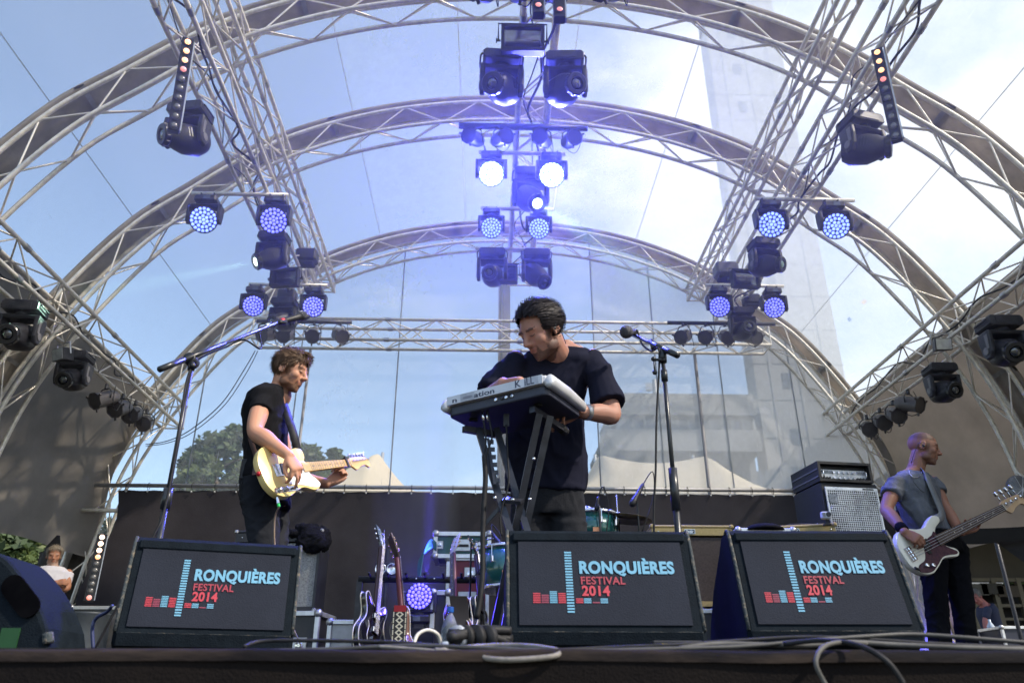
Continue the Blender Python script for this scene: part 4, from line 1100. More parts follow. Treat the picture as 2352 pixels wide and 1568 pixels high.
part('smeared_mark', MB().ell((.245 * KL, -.017, .050), (.022, .0006, .006)), mat('marker_grey', (.22, .23, .28), .6), bp)
for i, u in enumerate((.50, .56, .60, .645, .655)): part('socket', MB().lathe([(.0075, 0), (.0075, .003), (.004, .003)], Matrix.Translation((u * KL, .003, .020)) @ Matrix.Rotation(PI / 2, 4, 'X'), 10), (CHROME, RING)[i % 2], kb, True)
for u in (.16, .80): part('rubber_foot', MB().lathe([(.018, 0), (.018, .006), (.012, .008)], Matrix.Translation((u * KL, KD * .28, -.004)) @ Matrix.Rotation(PI, 4, 'X'), 14), RUBBER, kb, True)
# stand
ks = thing('keyboard_stand', 'black folding X stand under the keyboard', 'keyboard stand', (P(1180, 1220, 2.85).x, 2.85, 0))
STEELBLK = mat('stand_square_tube', (.030, .032, .042), .35, .3, .3, 12)
def sq(root, a, b, w, name, m=STEELBLK, w2=None):
    a, b = V(a), V(b); z = (b - a).normalized(); x = V((1, 0, 0)); x = (x - z * x.dot(z)).normalized(); y = z.cross(x)
    return wp(root, MB().box((0, 0, (b - a).length / 2), (w, w2 or w, (b - a).length), mtx(a, x, y, z)), name, m, False)
def xleg(px1, py1, Y1, px2, py2, Y2, ext=1.0):      # a tube between two measured points, carried on down to the deck
    a, b = P(px1, py1, Y1), P(px2, py2, Y2); d = b - a
    t = (a.z - .02) / -d.z; return a, a + d * t
for q in (((1098, 985, 2.96), (1172, 1224, 2.86), 'leg_tube'), ((1140, 985, 2.98), (1190, 1151, 2.92), 'leg_tube'), ((1239, 950, 2.80), (1181, 1224, 2.92), 'leg_tube'), ((1264, 955, 2.82), (1206, 1222, 2.92), 'leg_tube')):
    a, b = xleg(*q[0], *q[1]); sq(ks, a, b, .025, q[2])
a, b = P(1095, 992, 2.95), P(1252, 985, 2.80)
sq(ks, P(1065, 985, 2.93), P(1150, 1000, 3.02), .024, 'support_arm'); sq(ks, P(1222, 940, 2.78), P(1296, 988, 2.98), .024, 'support_arm')
wp(ks, MB().cyl(P(1288, 982, 2.96), P(1297, 990, 3.0), .020, n=12), 'end_plug', RUBBER)
comb = MB()
ca, cb = P(1128, 1006, 2.90), P(1144, 1112, 2.86)
for i in range(6): p_ = ca.lerp(cb, (i + .5) / 6); comb.box(p_, (.016, .008, .016))
wp(ks, comb, 'ratchet_teeth', STEELBLK, False)
sq(ks, ca + V((-.012, 0, 0)), cb + V((-.012, 0, 0)), .010, 'ratchet_bar', STEELBLK, .006)
sq(ks, P(1155, 1147, 2.88), P(1200, 1151, 2.86), .05, 'pivot_plate', STEELBLK, .012)
for px_, py_ in ((1137, 1143), (1178, 1147), (1217, 1146), (1226, 1053)): wp(ks, MB().ell(P(px_, py_, 2.80), (.007, .007, .007)), 'bolt', CHROME)
sq(ks, P(1112, 1205, 2.9), P(1148, 1165, 2.9), .012, 'brace')
KC_ = 'cables plugged into the keyboard'
for i, (pts_, r_, lb) in enumerate(((((1109, 946, 2.865), (1112, 975, 2.86), (1116, 1010, 2.85), (1112, 1050, 2.84), (1112, 1130, 2.84), (1113, 1224, 2.84)), .0036, 'left of two thin cables hanging from the keyboard'),
        (((1119, 944, 2.86), (1126, 975, 2.85), (1130, 1005, 2.84), (1120, 1035, 2.83), (1114, 1060, 2.83)), .0036, 'right of two thin cables hanging from the keyboard'),
        (((1112, 1045, 2.82), (1115, 1100, 2.82), (1111, 1160, 2.82), (1109, 1240, 2.82), (1108, 1330, 2.80), (1095, 1420, 2.78)), .0095, 'thick black cable loom below the keyboard'),
        (((1163, 975, 2.86), (1166, 1050, 2.85), (1168, 1110, 2.84), (1150, 1180, 2.84), (1152, 1230, 2.84)), .0034, 'thin cable from the middle of the keyboard winding down the stand'))):
    cable([P(*p_) for p_ in pts_], r_, lb, KC_)
for px_, c_ in ((1108, None), (1118, None)):
    a, b = P(px_, 944, 2.868), P(px_ + 3, 966, 2.862)
    part('plug', MB().cyl(a, b, .0055, n=8), CHROME, kb, True, world=True)
part('plug', MB().box(P(1163, 966, 2.87), (.022, .018, .05)), BLACK, kb, world=True)

# ---------------------------------------------------------------- boxes, cases and amplifiers on stage
def boxM(px0, px1, y_top, Y, z0, yaw=0.0, z1=None):
    a, b = P(px0, y_top, Y), P(px1, y_top, Y); z1 = z1 or (a.z + b.z) / 2
    c = (a + b) / 2; return Matrix.Translation((c.x, Y, z0)) @ Matrix.Rotation(yaw, 4, 'Z'), (b.x - a.x) / math.cos(yaw), z1 - z0
CASEALU = mat('flightcase_aluminium', (.62, .63, .64), .38, .6, .15, 12)
LAM_BK = mat('laminate_black', (.02, .02, .024), .45, 0, .2, 10)
def flight_case(M, w, d, h, label, lam, e=.03, butterfly=((0, .5),), group='flight cases', handle=True, lid=None):
    root = thing('flight_case', label, 'flight case', M=M, group=group)
    part('panel_body', MB().box((0, d / 2, h / 2), (w - .006, d - .006, h - .006)), lam, root)
    fr = []
    for x in (-w / 2, w / 2):
        for y in (0, d): fr.append(((x, y, h / 2), (e, e, h)))
    for z in (0, h):
        for y in (0, d): fr.append(((0, y, z), (w - e, e, e)))
        for x in (-w / 2, w / 2): fr.append(((x, d / 2, z), (e, d - e, e)))
    for c_, s_ in fr: part('edge_profile', MB().box(c_, s_, None, .004), CASEALU, root)
    for x in (-w / 2, w / 2):
        for z in (0, h): part('ball_corner', MB().ell((x, 0, z), (e * .95, e * .95, e * .95), None, 10, 7), STEEL, root, True)
    if lid: part('edge_profile', MB().box((0, -.008, lid * h), (w - e, .012, e * .9)), CASEALU, root)
    for u, v in butterfly:
        x, z = u * w / 2, v * h; s = min(.12, h * .35)
        lt = part('latch', MB().box((x, -.008, z), (s, .012, s * 1.05), None, .004), STEEL, root)
        part('latch_twist', MB().lathe([(s * .28, 0), (s * .28, .006), (s * .1, .012)], Matrix.Translation((x, -.014, z)) @ Matrix.Rotation(PI / 2, 4, 'X'), 12).box((x, -.022, z), (s * .5, .008, s * .1)), CHROME, lt)
    if handle:
        hd = part('handle_dish', MB().box((0, -.007, h * .5), (.17, .010, .11), None, .004), STEEL, root)
        part('handle_grip', MB().box((0, -.020, h * .47), (.12, .016, .022), None, .004), BLACK, hd)
    return root
GRC = mat('silver_grille_cloth', (.50, .50, .48), .7, .1, .5, 90, .8, 200, col2=(.20, .20, .20), detail=2)
def grille_grid(w, h, nx, ny, r, M=None, dz=.0):
    m = MB()
    for i in range(nx + 1): m.box((-w / 2 + w * i / nx, dz, 0), (r, r, h))
    for j in range(ny + 1): m.box((0, dz + .0006, -h / 2 + h * j / ny), (w, r, r))
    return m
def tolex_amp(M, w, d, h, label, tolex, cloth, badge, bx_=.5, brow=.11, name='guitar_amplifier', badge_w=.11, back=0.0, group=None):
    root = thing(name, label, 'amplifier', M=M, group=group)
    prof_ = [(0, 0), (0, h - .03), (.02, h), (d - .03, h), (d, h - .03), (d, 0)]
    # shell as five boards round an opening
    part('cabinet', MB().box((0, d / 2, h - .012), (w, d, .024), None, .008).box((-w / 2 + .011, d / 2, h / 2 - .012), (.022, d, h - .026)).box((w / 2 - .011, d / 2, h / 2 - .012), (.022, d, h - .026)).box((0, d / 2, .012), (w - .046, d, .022)).box((0, d - .01, h / 2), (w - .046, .018, h - .05)), tolex, root)
    part('control_brow', MB().box((0, .012, h - .026 - brow * h / 2), (w - .046, .02, brow * h)), tolex, root)
    gh = h * (1 - brow) - .075
    part('grille_cloth', MB().box((0, .024, .035 + gh / 2), (w - .05, .008, gh)), cloth, root)
    part('bottom_board', MB().box((0, .012, .030), (w - .046, .018, .022)), tolex, root)
    for x in (-w / 2, w / 2):
        for z in (.012, h - .012): part('corner_protector', MB().box((x * .995, .006, z), (.035, .035, .035), None, .010), STEEL if tolex is not TWEED else tolex, root)
    for x in (-w * .42, w * .42): part('screw', MB().ell((x, -.001, h - .026 - brow * h / 2), (.006, .004, .006), None, 8, 5), CHROME, root)
    if badge:
        bz_ = h - .026 - brow * h / 2; X = (bx_ - .5) * w
        b = part('badge', MB().box((X, -.002, bz_), (badge_w, .006, .035), None, .002), mat('badge_black', (.015, .015, .018), .3), root)
        part('badge_rim', MB().box((X, -.0055, bz_ + .0165), (badge_w, .002, .002)).box((X, -.0055, bz_ - .0165), (badge_w, .002, .002)).box((X - badge_w / 2, -.0055, bz_), (.002, .002, .031)).box((X + badge_w / 2, -.0055, bz_), (.002, .002, .031)), CHROME, b)
        part('lettering', text_mesh(badge, mat('badge_silver', (.7, .7, .7), .3, .5), .032, .0008, badge_w * .74, shear=.25), None, b, M=Matrix.Translation((X - badge_w * .37, -.0062, bz_ - .009)) @ Matrix.Rotation(PI / 2, 4, 'X'))
    hd = part('carry_handle', MB().tube([(-.10, d / 2, h), (-.08, d / 2, h + .022), (.08, d / 2, h + .022), (.10, d / 2, h)], .010, 6, 3), RUBBER, root, True)
    return root
TWEED = mat('tweed_covering', (.36, .27, .10), .7, 0, .2, 80, .4, 200, col2=(.46, .36, .16))
BROWNCLOTH = mat('brown_grille_cloth', (.060, .045, .04), .85, 0, .3, 60, .5, 300)
M_, w_, h_ = boxM(540, 742, 1216, 7.0, .62, -.10)
tolex_amp(M_, w_, .27, h_, 'black guitar amplifier with silver grille cloth, jacket lying on it', LAM_BK, GRC, 'Marshall'[:0] or None, .5)
g_ = MB()
AMPM = M_
flight_case(Matrix.Translation((AMPM.translation.x + .0, 6.95, .10)) @ Matrix.Rotation(-.10, 4, 'Z'), w_ + .10, .50, .50, 'black flight case with silver edges under the guitar amplifier', LAM_BK, .04, ((.7, .5),))
M_, w_, h_ = boxM(773, 822, 1428, 6.6, .0)
flight_case(M_, w_ + .10, .35, h_, 'small silver flight case left of the guitar rack', mat('laminate_silver', (.35, .35, .37), .4, .3), .035, ((.35, .5),), handle=False, lid=.5)
M_, w_, h_ = boxM(1030, 1120, 1283, 7.5, .45)
flight_case(M_, w_, .45, h_, 'dark red flight case under the green one behind the guitar rack', mat('laminate_dark_red', (.16, .012, .03), .5), .035, ((.15, .80), (.15, .30)), handle=True)
zg = M_.translation.z + h_
flight_case(Matrix.Translation((M_.translation.x, 7.5, .0)), w_ + .16, .45, .44, 'black flight case at the bottom of the stack behind the guitar rack', LAM_BK, .035, ((.0, .5),), handle=False)
M2, w2, h2_ = boxM(1001, 1124, 1226, 7.48, zg + .02)
flight_case(M2 @ Matrix.Rotation(.0, 4, 'Y'), w2, .45, h2_, 'green flight case topmost of the stack behind the guitar rack', mat('laminate_green', (.010, .075, .065), .45), .04, ((-.85, .5), (.62, .5)), handle=True)
M_, w_, h_ = boxM(995, 1030, 1361, 6.9, .0)
flight_case(M_, w_, .3, h_, 'small silver edged case under the stack behind the guitar rack', LAM_BK, .04, (), handle=False)
for k in range(7):
    a = P(1002, 1246 + k * 3, 7.45)
    cable([a, a + V((-.05, -.05, .02)), P(975 - k * 2, 1262 + k * 4, 7.35), P(968 - k, 1300 + k * 5, 7.3), P(962 + k * 3, 1345, 7.25)], .006, ('topmost', 'second from top', 'third from top', 'middle', 'third from bottom', 'second from bottom', 'lowest')[k] + ' of the thin teal cables curving out of the green flight case', 'cables from the green flight case', mat('teal_cable', (.01, .10, .09), .5))
# jacket on the amp
JK = mat('black_jacket_cloth', (.006, .006, .008), .9, 0, .3, 20, .5, 60, spec=.1)
def lump(c, r, seed, amp=.25, n=26):
    c = V(c); m = MB().ell((0, 0, 0), (1, 1, 1), None, n, n // 2); vs = []
    for v in m.v:
        v = V(v); d = 1 + amp * noise.noise(v * 1.7 + V((seed, 0, 0))) + amp * .5 * noise.noise(v * 4 + V((0, seed, 0)))
        vs.append(V((v.x * r[0] * d, v.y * r[1] * d, v.z * r[2] * d)) + c)
    m.v = [tuple(v) for v in vs]; return m
jp = P(706, 1226, 6.98)
def remesh_later(mb):
    me = remesh(mb, .012, 3, 'fabric'); wrinkle(me, .013, 11, 4, (1, 1, 1)); me.materials.clear(); me.materials.append(JK); return me
jk = thing('jacket', 'black jacket thrown over the guitar amplifier corner', 'jacket', jp)
jm = lump((0, .1, .0), (.15, .16, .09), 3).add([], [])
for i, q in enumerate((((.11, .1, -.03), (.06, .15, .12)), ((-.06, .12, .05), (.08, .12, .06)), ((.04, -.03, -.07), (.12, .05, .09)), ((-.12, .02, -.0), (.06, .07, .04)))):
    l_ = lump(q[0], q[1], 5 + i, .3, 20); jm.add(l_.v, l_.f)
part('fabric', remesh_later(jm), JK, jk, True)
part('paper_tag', MB().box((.125, -.05, -.07), (.035, .004, .05), Matrix.Rotation(.3, 4, 'Y')), mat('white_paper', (.7, .7, .7), .7), jk)
# double round lamp behind the rack
M_, w_, h_ = boxM(862, 915, 1290, 7.2, P(880, 1322, 7.2).z)
bl = thing('twin_lamp', 'square lamp housing with two round reflectors behind the guitar rack', 'lamp', M=M_)
part('housing', MB().box((0, .06, h_ / 2), (w_, .12, h_ * 1.05), None, .01), BLACK, bl)
for sx in (-1, 1):
    part('reflector', MB().lathe([(.050, .0), (.052, .012), (.044, .012), (.038, .004), (.02, .001)], Matrix.Translation((sx * w_ * .25, 0, h_ / 2)) @ Matrix.Rotation(PI / 2, 4, 'X') @ Matrix.Scale(w_ / .21, 4), 22), CHROME, bl, True)
part('stand_tube', MB().cyl((0, .06, -M_.translation.z), (0, .06, 0), .02, n=10).cyl((0, .06, h_), (0, .06, h_ + .12), .025, n=10), BLACKM, bl)
part('foot', MB().box((0, .06, .01 - M_.translation.z), (.35, .35, .02)), BLACKM, bl)
# rear floor wash light
rp = P(965, 1370, 6.9); WS = .78
r_, c_ = wash((rp.x, 6.9, rp.z - .275 * WS), (-.05, -.9, .02), 'vivid blue lamp glaring through the guitar rack', LEDV, WS, name='floor_wash_light', flip=True)
lamp(c_ + V((0, -.14, 0)), 40, (.09, .06, 1.0), 'x', (0, -.7, .3), 120)
lamp(V((rp.x, 7.3, rp.z + .12)), 9000, (.10, .06, 1.0), 'beam', (0, .22, 1.0), 7, .05)
bh = rp.z - .275 * WS - .045
part('stand_block', MB().box((0, .0, bh / 2 / WS + .045 / WS), (.34, .30, bh / WS)), BLACK, r_)
part('stage_step', MB().box((0, 0, .17), (2.4, .4, .34)), LAM_BK, None).location = (P(1040, 1400, 7.1).x, 7.45, 0)
tag(bpy.data.objects['stage_step'], 'low black riser behind the guitar rack', 'riser')

# ---------------------------------------------------------------- guitar rack with guitars
RY = 6.45
ra, rb = P(824, 1330, RY), P(1148, 1330, RY); rz = ra.z
rk = thing('guitar_rack', 'black padded rack that holds four guitars', 'guitar rack', ((ra.x + rb.x) / 2, RY, 0))
PAD = mat('black_foam', (.012, .012, .014), .8, 0, .3, 40, .4, 100)
wp(rk, MB().cyl(ra, (rb.x, RY, rz), .026, n=12), 'top_bar', PAD)
for x in (ra.x + .01, rb.x - .01):
    wp(rk, MB().box((x, RY, rz / 2), (.045, .035, rz)), 'leg', BLACKM, False)
    wp(rk, MB().box((x, RY - .12, .02), (.045, .45, .035)), 'foot_bar', BLACKM, False)
wp(rk, MB().box(((ra.x + rb.x) / 2, RY, .06), (rb.x - ra.x - .05, .04, .05)), 'bottom_bar', PAD, False)
for i in range(7):
    x = ra.x + .13 + (rb.x - ra.x - .26) * i / 6
    wp(rk, MB().tube([(x - .03, RY - .02, rz + .01), (x - .03, RY - .14, rz + .02), (x - .03, RY - .16, rz + .03)], .010, 6, 3), 'peg', PAD)
    wp(rk, MB().lathe([(.008, 0), (.008, .006), (.003, .008)], mtx(V((x + .04, RY - .026, rz + .004)), V((1, 0, 0)), V((0, 0, 1)), V((0, -1, 0))), 8), 'bolt', CHROME)

GOLDT = mat('gold_tuner', (.75, .52, .22), .25, 1, .1, 20)
IVORY = mat('ivory_binding', (.70, .64, .48), .5, 0, .1, 20)
MAPLE = mat('maple', (.72, .46, .18), .35, 0, .15, 6, 0, coat=.4, stretch=(1, 8, 8))
ROSE = mat('rosewood', (.05, .028, .018), .5, 0, .3, 8, stretch=(1, 10, 10))
def guitar(root, outline, th, body_m, L_neck, neck_m, board_m, head='six', head_m=None, tun=CHROME, binding=None, nfr=18, nw=(.052, .042), bridge_x=-.02, neck_start=.16, nstr=6, extra=None, edge_r=.008, headl=.18):
    """local frame: x along the neck to the headstock, y towards the bass side, z out of the front"""
    body = part('body', MB().prism(outline, th, None, edge_r), body_m, root); angle_smooth(body, 40)
    if binding:
        for z in (-th / 2 + .003, th / 2 - .003):
            part('binding', MB().tube([V((p[0], p[1], z)) for p in outline] + [V((outline[0][0], outline[0][1], z))], .0042, 5), binding, body, True)
    x0, x1 = neck_start, L_neck
    zf = th / 2 + .006
    def hw(x): return (nw[0] + (nw[1] - nw[0]) * (x - x0) / (x1 - x0)) / 2
    part('neck', MB().loft([((x, 0, zf - .012), V((0, hw(x), 0)), V((0, 0, .018))) for x in (x0 - .0, x0 + .05, (x0 + x1) / 2, x1 - .01, x1)], 12), neck_m, root, True)
    fb = MB(); fb.add([V((x, s * hw(x), z)) for z in (zf, zf + .006) for x in (x0 - .03, x1) for s in (-1, 1)], [(0, 2, 3, 1), (4, 5, 7, 6), (0, 1, 5, 4), (2, 6, 7, 3), (0, 4, 6, 2), (1, 3, 7, 5)])
    bd_ = part('fingerboard', fb, board_m, root)
    sc_ = (x1 - bridge_x)
    for k in range(1, nfr + 1):
        x = x1 - sc_ * (1 - 2 ** (-k / 12))
        if x < x0 - .02: break
        part('fret', MB().box((x, 0, zf + .0068), (.0024, hw(x) * 1.96, .0022)), CHROME, bd_)
        if k in (3, 5, 7, 9, 12, 15): 
            xm = x1 - sc_ * (1 - 2 ** (-(k - .5) / 12)); part('inlay_dot', MB().cyl((xm, 0, zf + .006), (xm, 0, zf + .0066), .0035, n=8), RING if board_m is MAPLE else IVORY, bd_)
    part('nut', MB().box((x1, 0, zf + .006), (.004, hw(x1) * 2, .006)), IVORY, root)
    if head == 'six':       # three pegs a side, tilted back
        A = Matrix.Translation((x1, 0, zf - .004)) @ Matrix.Rotation(.28, 4, 'Y')
        hd = part('headstock', MB().prism([(0, -.021), (.03, -.033), (.12, -.040), (headl, -.036), (headl - .015, -.012), (headl + .004, 0), (headl - .015, .012), (headl, .036), (.12, .040), (.03, .033), (0, .021)], .014, A, .002), head_m or neck_m, root)
        for k in range(3):
            for s in (-1, 1):
                x = .045 + k * .042
                part('tuner', MB().cyl(A @ V((x, s * .026, .004)), A @ V((x, s * .026, .018)), .004, n=8).cyl(A @ V((x, s * .036, -.004)), A @ V((x, s * .052, -.004)), .003, n=6).ell(A @ V((x, s * .058, -.004)), (.008, .006, .006), None, 8, 6), tun, hd, True)
    else:                   # pegs in line on the bass side (+y)
        n_ = nstr; off = 0 if nstr == 6 else .006
        pts_ = spline([(0, -.021, 0), (.015, -.026, 0), (.035, -.046, 0), (.055, -.046, 0), (headl * .5, -.030, 0), (headl * .8, -.024, 0), (headl * .93, -.040, 0), (headl * 1.04, -.030, 0), (headl * 1.05, .0, 0), (headl * .92, .030, 0), (headl * .5, .036, 0), (.04, .036, 0), (.01, .030, 0), (0, .021, 0)], 4)
        hd = part('headstock', MB().prism([(x1 + p.x, p.y) for p in pts_], .014, Matrix.Translation((0, 0, zf - .010)), .002), head_m or neck_m, root)
        for k in range(n_):
            x = x1 + .035 + (headl * .82) * k / (n_ - 1) * .95; r_ = .005 if nstr == 6 else .009
            part('tuner', MB().cyl((x, .012, zf - .004), (x, .012, zf + .010), r_, n=8).cyl((x, .03, zf - .014), (x, .055 + off * 3, zf - .014), .0035, n=6).box((x, .062 + off * 4, zf - .014), (.010 + off * 2, .014 + off * 2, .012 + off), None, .003), tun, hd, True)
    for k in range(nstr):
        f = (k + .5) / nstr - .5
        part('string', MB().cyl((bridge_x, f * nw[0] * 1.05, zf + .010), (x1, f * nw[1] * .9, zf + .0095), .0006 if nstr == 6 else .0013, n=4, caps=False).cyl((x1, f * nw[1] * .9, zf + .0095), (x1 + .05 + .10 * (1 - k / nstr), (.012 if head != 'six' else (1 if f > 0 else -1) * .022), zf + (.002 if head != 'six' else -.012)), .0006 if nstr == 6 else .0011, n=4, caps=False), STEEL, root)
    return root
def sym(pts):
    return spline([(a, b, 0) for a, b in pts], 5, True)
ES = [p.xy for p in sym([(-.235, 0), (-.22, -.10), (-.14, -.19), (-.05, -.20), (.04, -.135), (.10, -.125), (.18, -.155), (.215, -.12), (.17, -.05), (.155, 0), (.17, .05), (.215, .12), (.18, .155), (.10, .125), (.04, .135), (-.05, .20), (-.14, .19), (-.22, .10)])]
LP = [p.xy for p in sym([(-.22, 0), (-.21, -.09), (-.14, -.165), (-.06, -.165), (.02, -.115), (.08, -.115), (.15, -.135), (.185, -.09), (.15, -.04), (.14, .0), (.15, .03), (.20, .07), (.215, .09), (.17, .135), (.10, .13), (.02, .115), (-.06, .165), (-.14, .165), (-.21, .09)])]
def rack_guitar(label, bot, top, normal, outl, th, bm, hm, **kw):
    bot, top = V(bot), V(top); x = (top - bot).normalized(); z = V(normal); z = (z - x * z.dot(x)).normalized(); y = z.cross(x)
    sc_ = kw.pop('sc', 1.0); M = mtx(bot, x, y, z) @ Matrix.Scale(sc_, 4)
    root = thing('electric_guitar', label, 'guitar', M=M, group='guitars standing in the rack')
    return guitar(root, outl, th, bm, .60, **kw), M
GBLK = mat('gloss_black_guitar', (.008, .008, .010), .12, 0, .2, 5, coat=.8)
g1, Mg = rack_guitar('black hollow body guitar with white binding and f-hole, leftmost in the rack', P(853, 1450, 6.15), P(870, 1262, 6.38), (.93, -.36, 0), ES, .045, GBLK, None, neck_m=ROSE, board_m=ROSE, head='six', head_m=GBLK, binding=IVORY, neck_start=.15, sc=1.15)
zf = .0235
part('f_hole', MB().tube([(.03, .10, zf), (.0, .085, zf), (-.06, .10, zf), (-.09, .09, zf)], .0035, 5, 4), IVORY, g1, True)
for x_ in (.09, -.0): part('pickup', MB().box((x_, 0, .030), (.035, .075, .012), None, .003), CHROME, g1)
part('bridge', MB().box((-.06, 0, .030), (.016, .085, .012)), CHROME, g1)
g2, _ = rack_guitar('slender guitar with a red brown neck and a black and white patterned strap', P(922, 1480, 6.2), P(907, 1284, 6.38), (.90, .42, 0), LP, .045, mat('brown_guitar', (.16, .06, .025), .25, 0, .3, 6, coat=.6), None, neck_m=mat('mahogany', (.16, .035, .03), .35), board_m=ROSE, head='six', head_m=mat('dark_head', (.05, .02, .01), .3), tun=GOLDT, binding=IVORY, neck_start=.15, sc=1.15)
sp0, sp1 = P(919, 1400, 6.05), P(921, 1484, 6.05)
stp = thing('guitar_strap', 'woven black and white strap with diamond pattern hanging at the second guitar', 'guitar strap', sp0)
part('band', MB().box((0, 0, (sp1.z - sp0.z) / 2), (.105, .006, abs(sp1.z - sp0.z) + .04)), mat('strap_dark', (.03, .028, .03), .8), stp)
for k in range(6):
    for dx in (0,):
        zc = -.03 - k * (abs(sp1.z - sp0.z)) / 6
        part('woven_motif', MB().add([(-.03, -.004, zc), (0, -.004, zc - .025), (.03, -.004, zc), (0, -.004, zc + .025), (-.015, -.0042, zc), (0, -.0042, zc - .012), (.015, -.0042, zc), (0, -.0042, zc + .012)], [(0, 1, 5, 4), (1, 2, 6, 5), (2, 3, 7, 6), (3, 0, 4, 7)]), IVORY, stp)
    for s in (-1, 1): part('woven_motif', MB().box((s * .044, -.004, zc), (.008, .002, .035)), IVORY, stp)
part('red_tab', MB().box((0, -.001, .01), (.09, .008, .045)), mat('red_tab', (.35, .01, .02), .6), stp)
g3, _ = rack_guitar('brown guitar with a wide dark strap behind the water bottle', P(1050, 1440, 6.15), P(1046, 1287, 6.38), (-.75, -.6, 0), LP, .045, mat('sunburst_brown', (.20, .07, .03), .2, 0, .4, 5, coat=.7, col2=(.04, .015, .01)), None, neck_m=mat('mahogany', (.16, .035, .03), .35), board_m=ROSE, head='six', head_m=mat('pale_head', (.55, .5, .42), .35), tun=GOLDT, binding=IVORY, neck_start=.15, sc=1.05)
g4, _ = rack_guitar('black guitar with white binding and gold tuners, rightmost in the rack', P(1105, 1445, 6.15), P(1090, 1287, 6.38), (.93, -.36, 0), LP, .045, GBLK, None, neck_m=ROSE, board_m=ROSE, head='six', head_m=GBLK, tun=GOLDT, binding=IVORY, neck_start=.15, sc=1.05)
s3 = P(1052, 1368, 6.0)
tag(part('guitar_strap', MB().grid(lambda u, v: V(((u - .5) * .13 + .02 * math.sin(v * 4), .02 * math.sin(v * 5), -.42 * v)), 4, 12), mat('strap_leather', (.03, .022, .02), .6), None, True), 'wide dark leather strap hanging in front of the brown guitar', 'guitar strap').location = s3

# ---------------------------------------------------------------- bottle, loop, cable bundle at the front
bpz = P(1035, 1393, 3.4)
bt = thing('water_bottle', 'clear plastic water bottle with a blue cap on the stage floor', 'bottle', M=Matrix.Translation((bpz.x, 3.4, 0.0)) @ Matrix.Scale(bpz.z / .33 , 4))
wat = bpy.data.materials.new('bottle_plastic'); wat.use_nodes = True
b_ = wat.node_tree.nodes['Principled BSDF']; b_.inputs['Base Color'].default_value = (.80, .90, 1.0, 1); b_.inputs['Transmission Weight'].default_value = .85; b_.inputs['Roughness'].default_value = .06; b_.inputs['IOR'].default_value = 1.25
part('bottle_body', MB().lathe([(.03, 0), (.042, .006), (.044, .03), (.042, .05), (.044, .07), (.044, .16), (.042, .175), (.044, .19), (.044, .21), (.040, .235), (.030, .265), (.018, .288), (.0135, .295), (.0135, .305)], None, 28), wat, bt, True)
part('cap', MB().lathe([(.0165, .303), (.0172, .306), (.0172, .326), (.0155, .330)], None, 20), mat('blue_cap', (.01, .12, .50), .4), bt, True)
lbm = mat('bottle_label', (.50, .56, .66), .5, 0, .1, 10)
lab = part('paper_label', MB().lathe([(.0450, .085), (.0450, .165)], None, 28), lbm, bt, True)
part('lettering', text_mesh('SPA', mat('label_blue', (.02, .04, .22), .5), .040, .002, .055), None, lab, M=Matrix.Translation((-.027, -.0465, .098)) @ Matrix.Rotation(PI / 2, 4, 'X'))
GREYC = mat('grey_cable', (.17, .155, .14), .6, 0, .3, 30, .2, 80)
WHITEC = mat('white_cable', (.60, .57, .52), .5, 0, .2, 20)
cable([P(950, 1500, 1.9), P(951, 1478, 1.9), P(960, 1456, 1.91), P(982, 1446, 1.92), P(1004, 1455, 1.93), P(1012, 1475, 1.94), P(1013, 1500, 1.94)], .0042, 'white cable sticking up in a loop at the stage front', None, WHITEC, 8)
bun = thing('cable_bundle', 'bundle of thick black cables tied with grey tape at the stage front', 'cable bundle', P(1100, 1465, 1.95))
for k in range(9):
    a = P(1035 + random.uniform(-4, 4), 1462 + random.uniform(-16, 18), 1.95 + random.uniform(-.03, .05)); b = P(1172, 1462 + random.uniform(-18, 18), 2.05 + random.uniform(-.03, .05)); c_ = (a + b) / 2 + V((0, random.uniform(-.02, .02), .008))
    wp(bun, MB().tube([a, c_, b], .011, 8, 6), 'cable_strand', RUBBER)
for px_, m_, r_ in ((1052, TAPE, .030), (1068, RUBBER, .031), (1092, RUBBER, .032), (1120, RUBBER, .030)):
    a, b = P(px_ - 5, 1464, 1.97), P(px_ + 5, 1464, 1.98)
    wp(bun, MB().cyl(a, b, r_ * .95, n=14), 'tape_band', m_)
FC = 'cables lying along the stage edge'
def edge_cable(pts, r, label, m=None): cable([P(x, y, Y) for x, y, Y in pts], r * .72, label, FC, m, 8)
edge_cable([(560, 1484, 1.62), (600, 1472, 1.66), (700, 1470, 1.66), (900, 1474, 1.66), (1060, 1486, 1.64), (1250, 1492, 1.62), (1400, 1486, 1.64), (1550, 1480, 1.64), (1700, 1470, 1.66), (1850, 1462, 1.66), (2000, 1468, 1.64), (2160, 1478, 1.62), (2352, 1486, 1.6)], .0055, 'long black cable arching along the whole stage edge')
edge_cable([(620, 1494, 1.6), (760, 1490, 1.6), (950, 1482, 1.6), (1120, 1488, 1.58), (1300, 1494, 1.57), (1500, 1490, 1.58), (1700, 1484, 1.6), (1860, 1470, 1.62), (2000, 1460, 1.64), (2100, 1456, 1.66), (2250, 1466, 1.64), (2420, 1480, 1.62)], .0065, 'thick grey black cable swinging along the stage edge on the right', mat('grey_black_cable', (.035, .035, .034), .6, 0, .3, 30))
edge_cable([(1000, 1492, 1.56), (1060, 1500, 1.54), (1150, 1514, 1.50), (1260, 1508, 1.50), (1285, 1496, 1.53), (1240, 1486, 1.58), (1180, 1482, 1.62), (1100, 1484, 1.64), (1010, 1494, 1.58)], .0075, 'pale grey cable doubled back in a flat loop on the stage edge', GREYC)
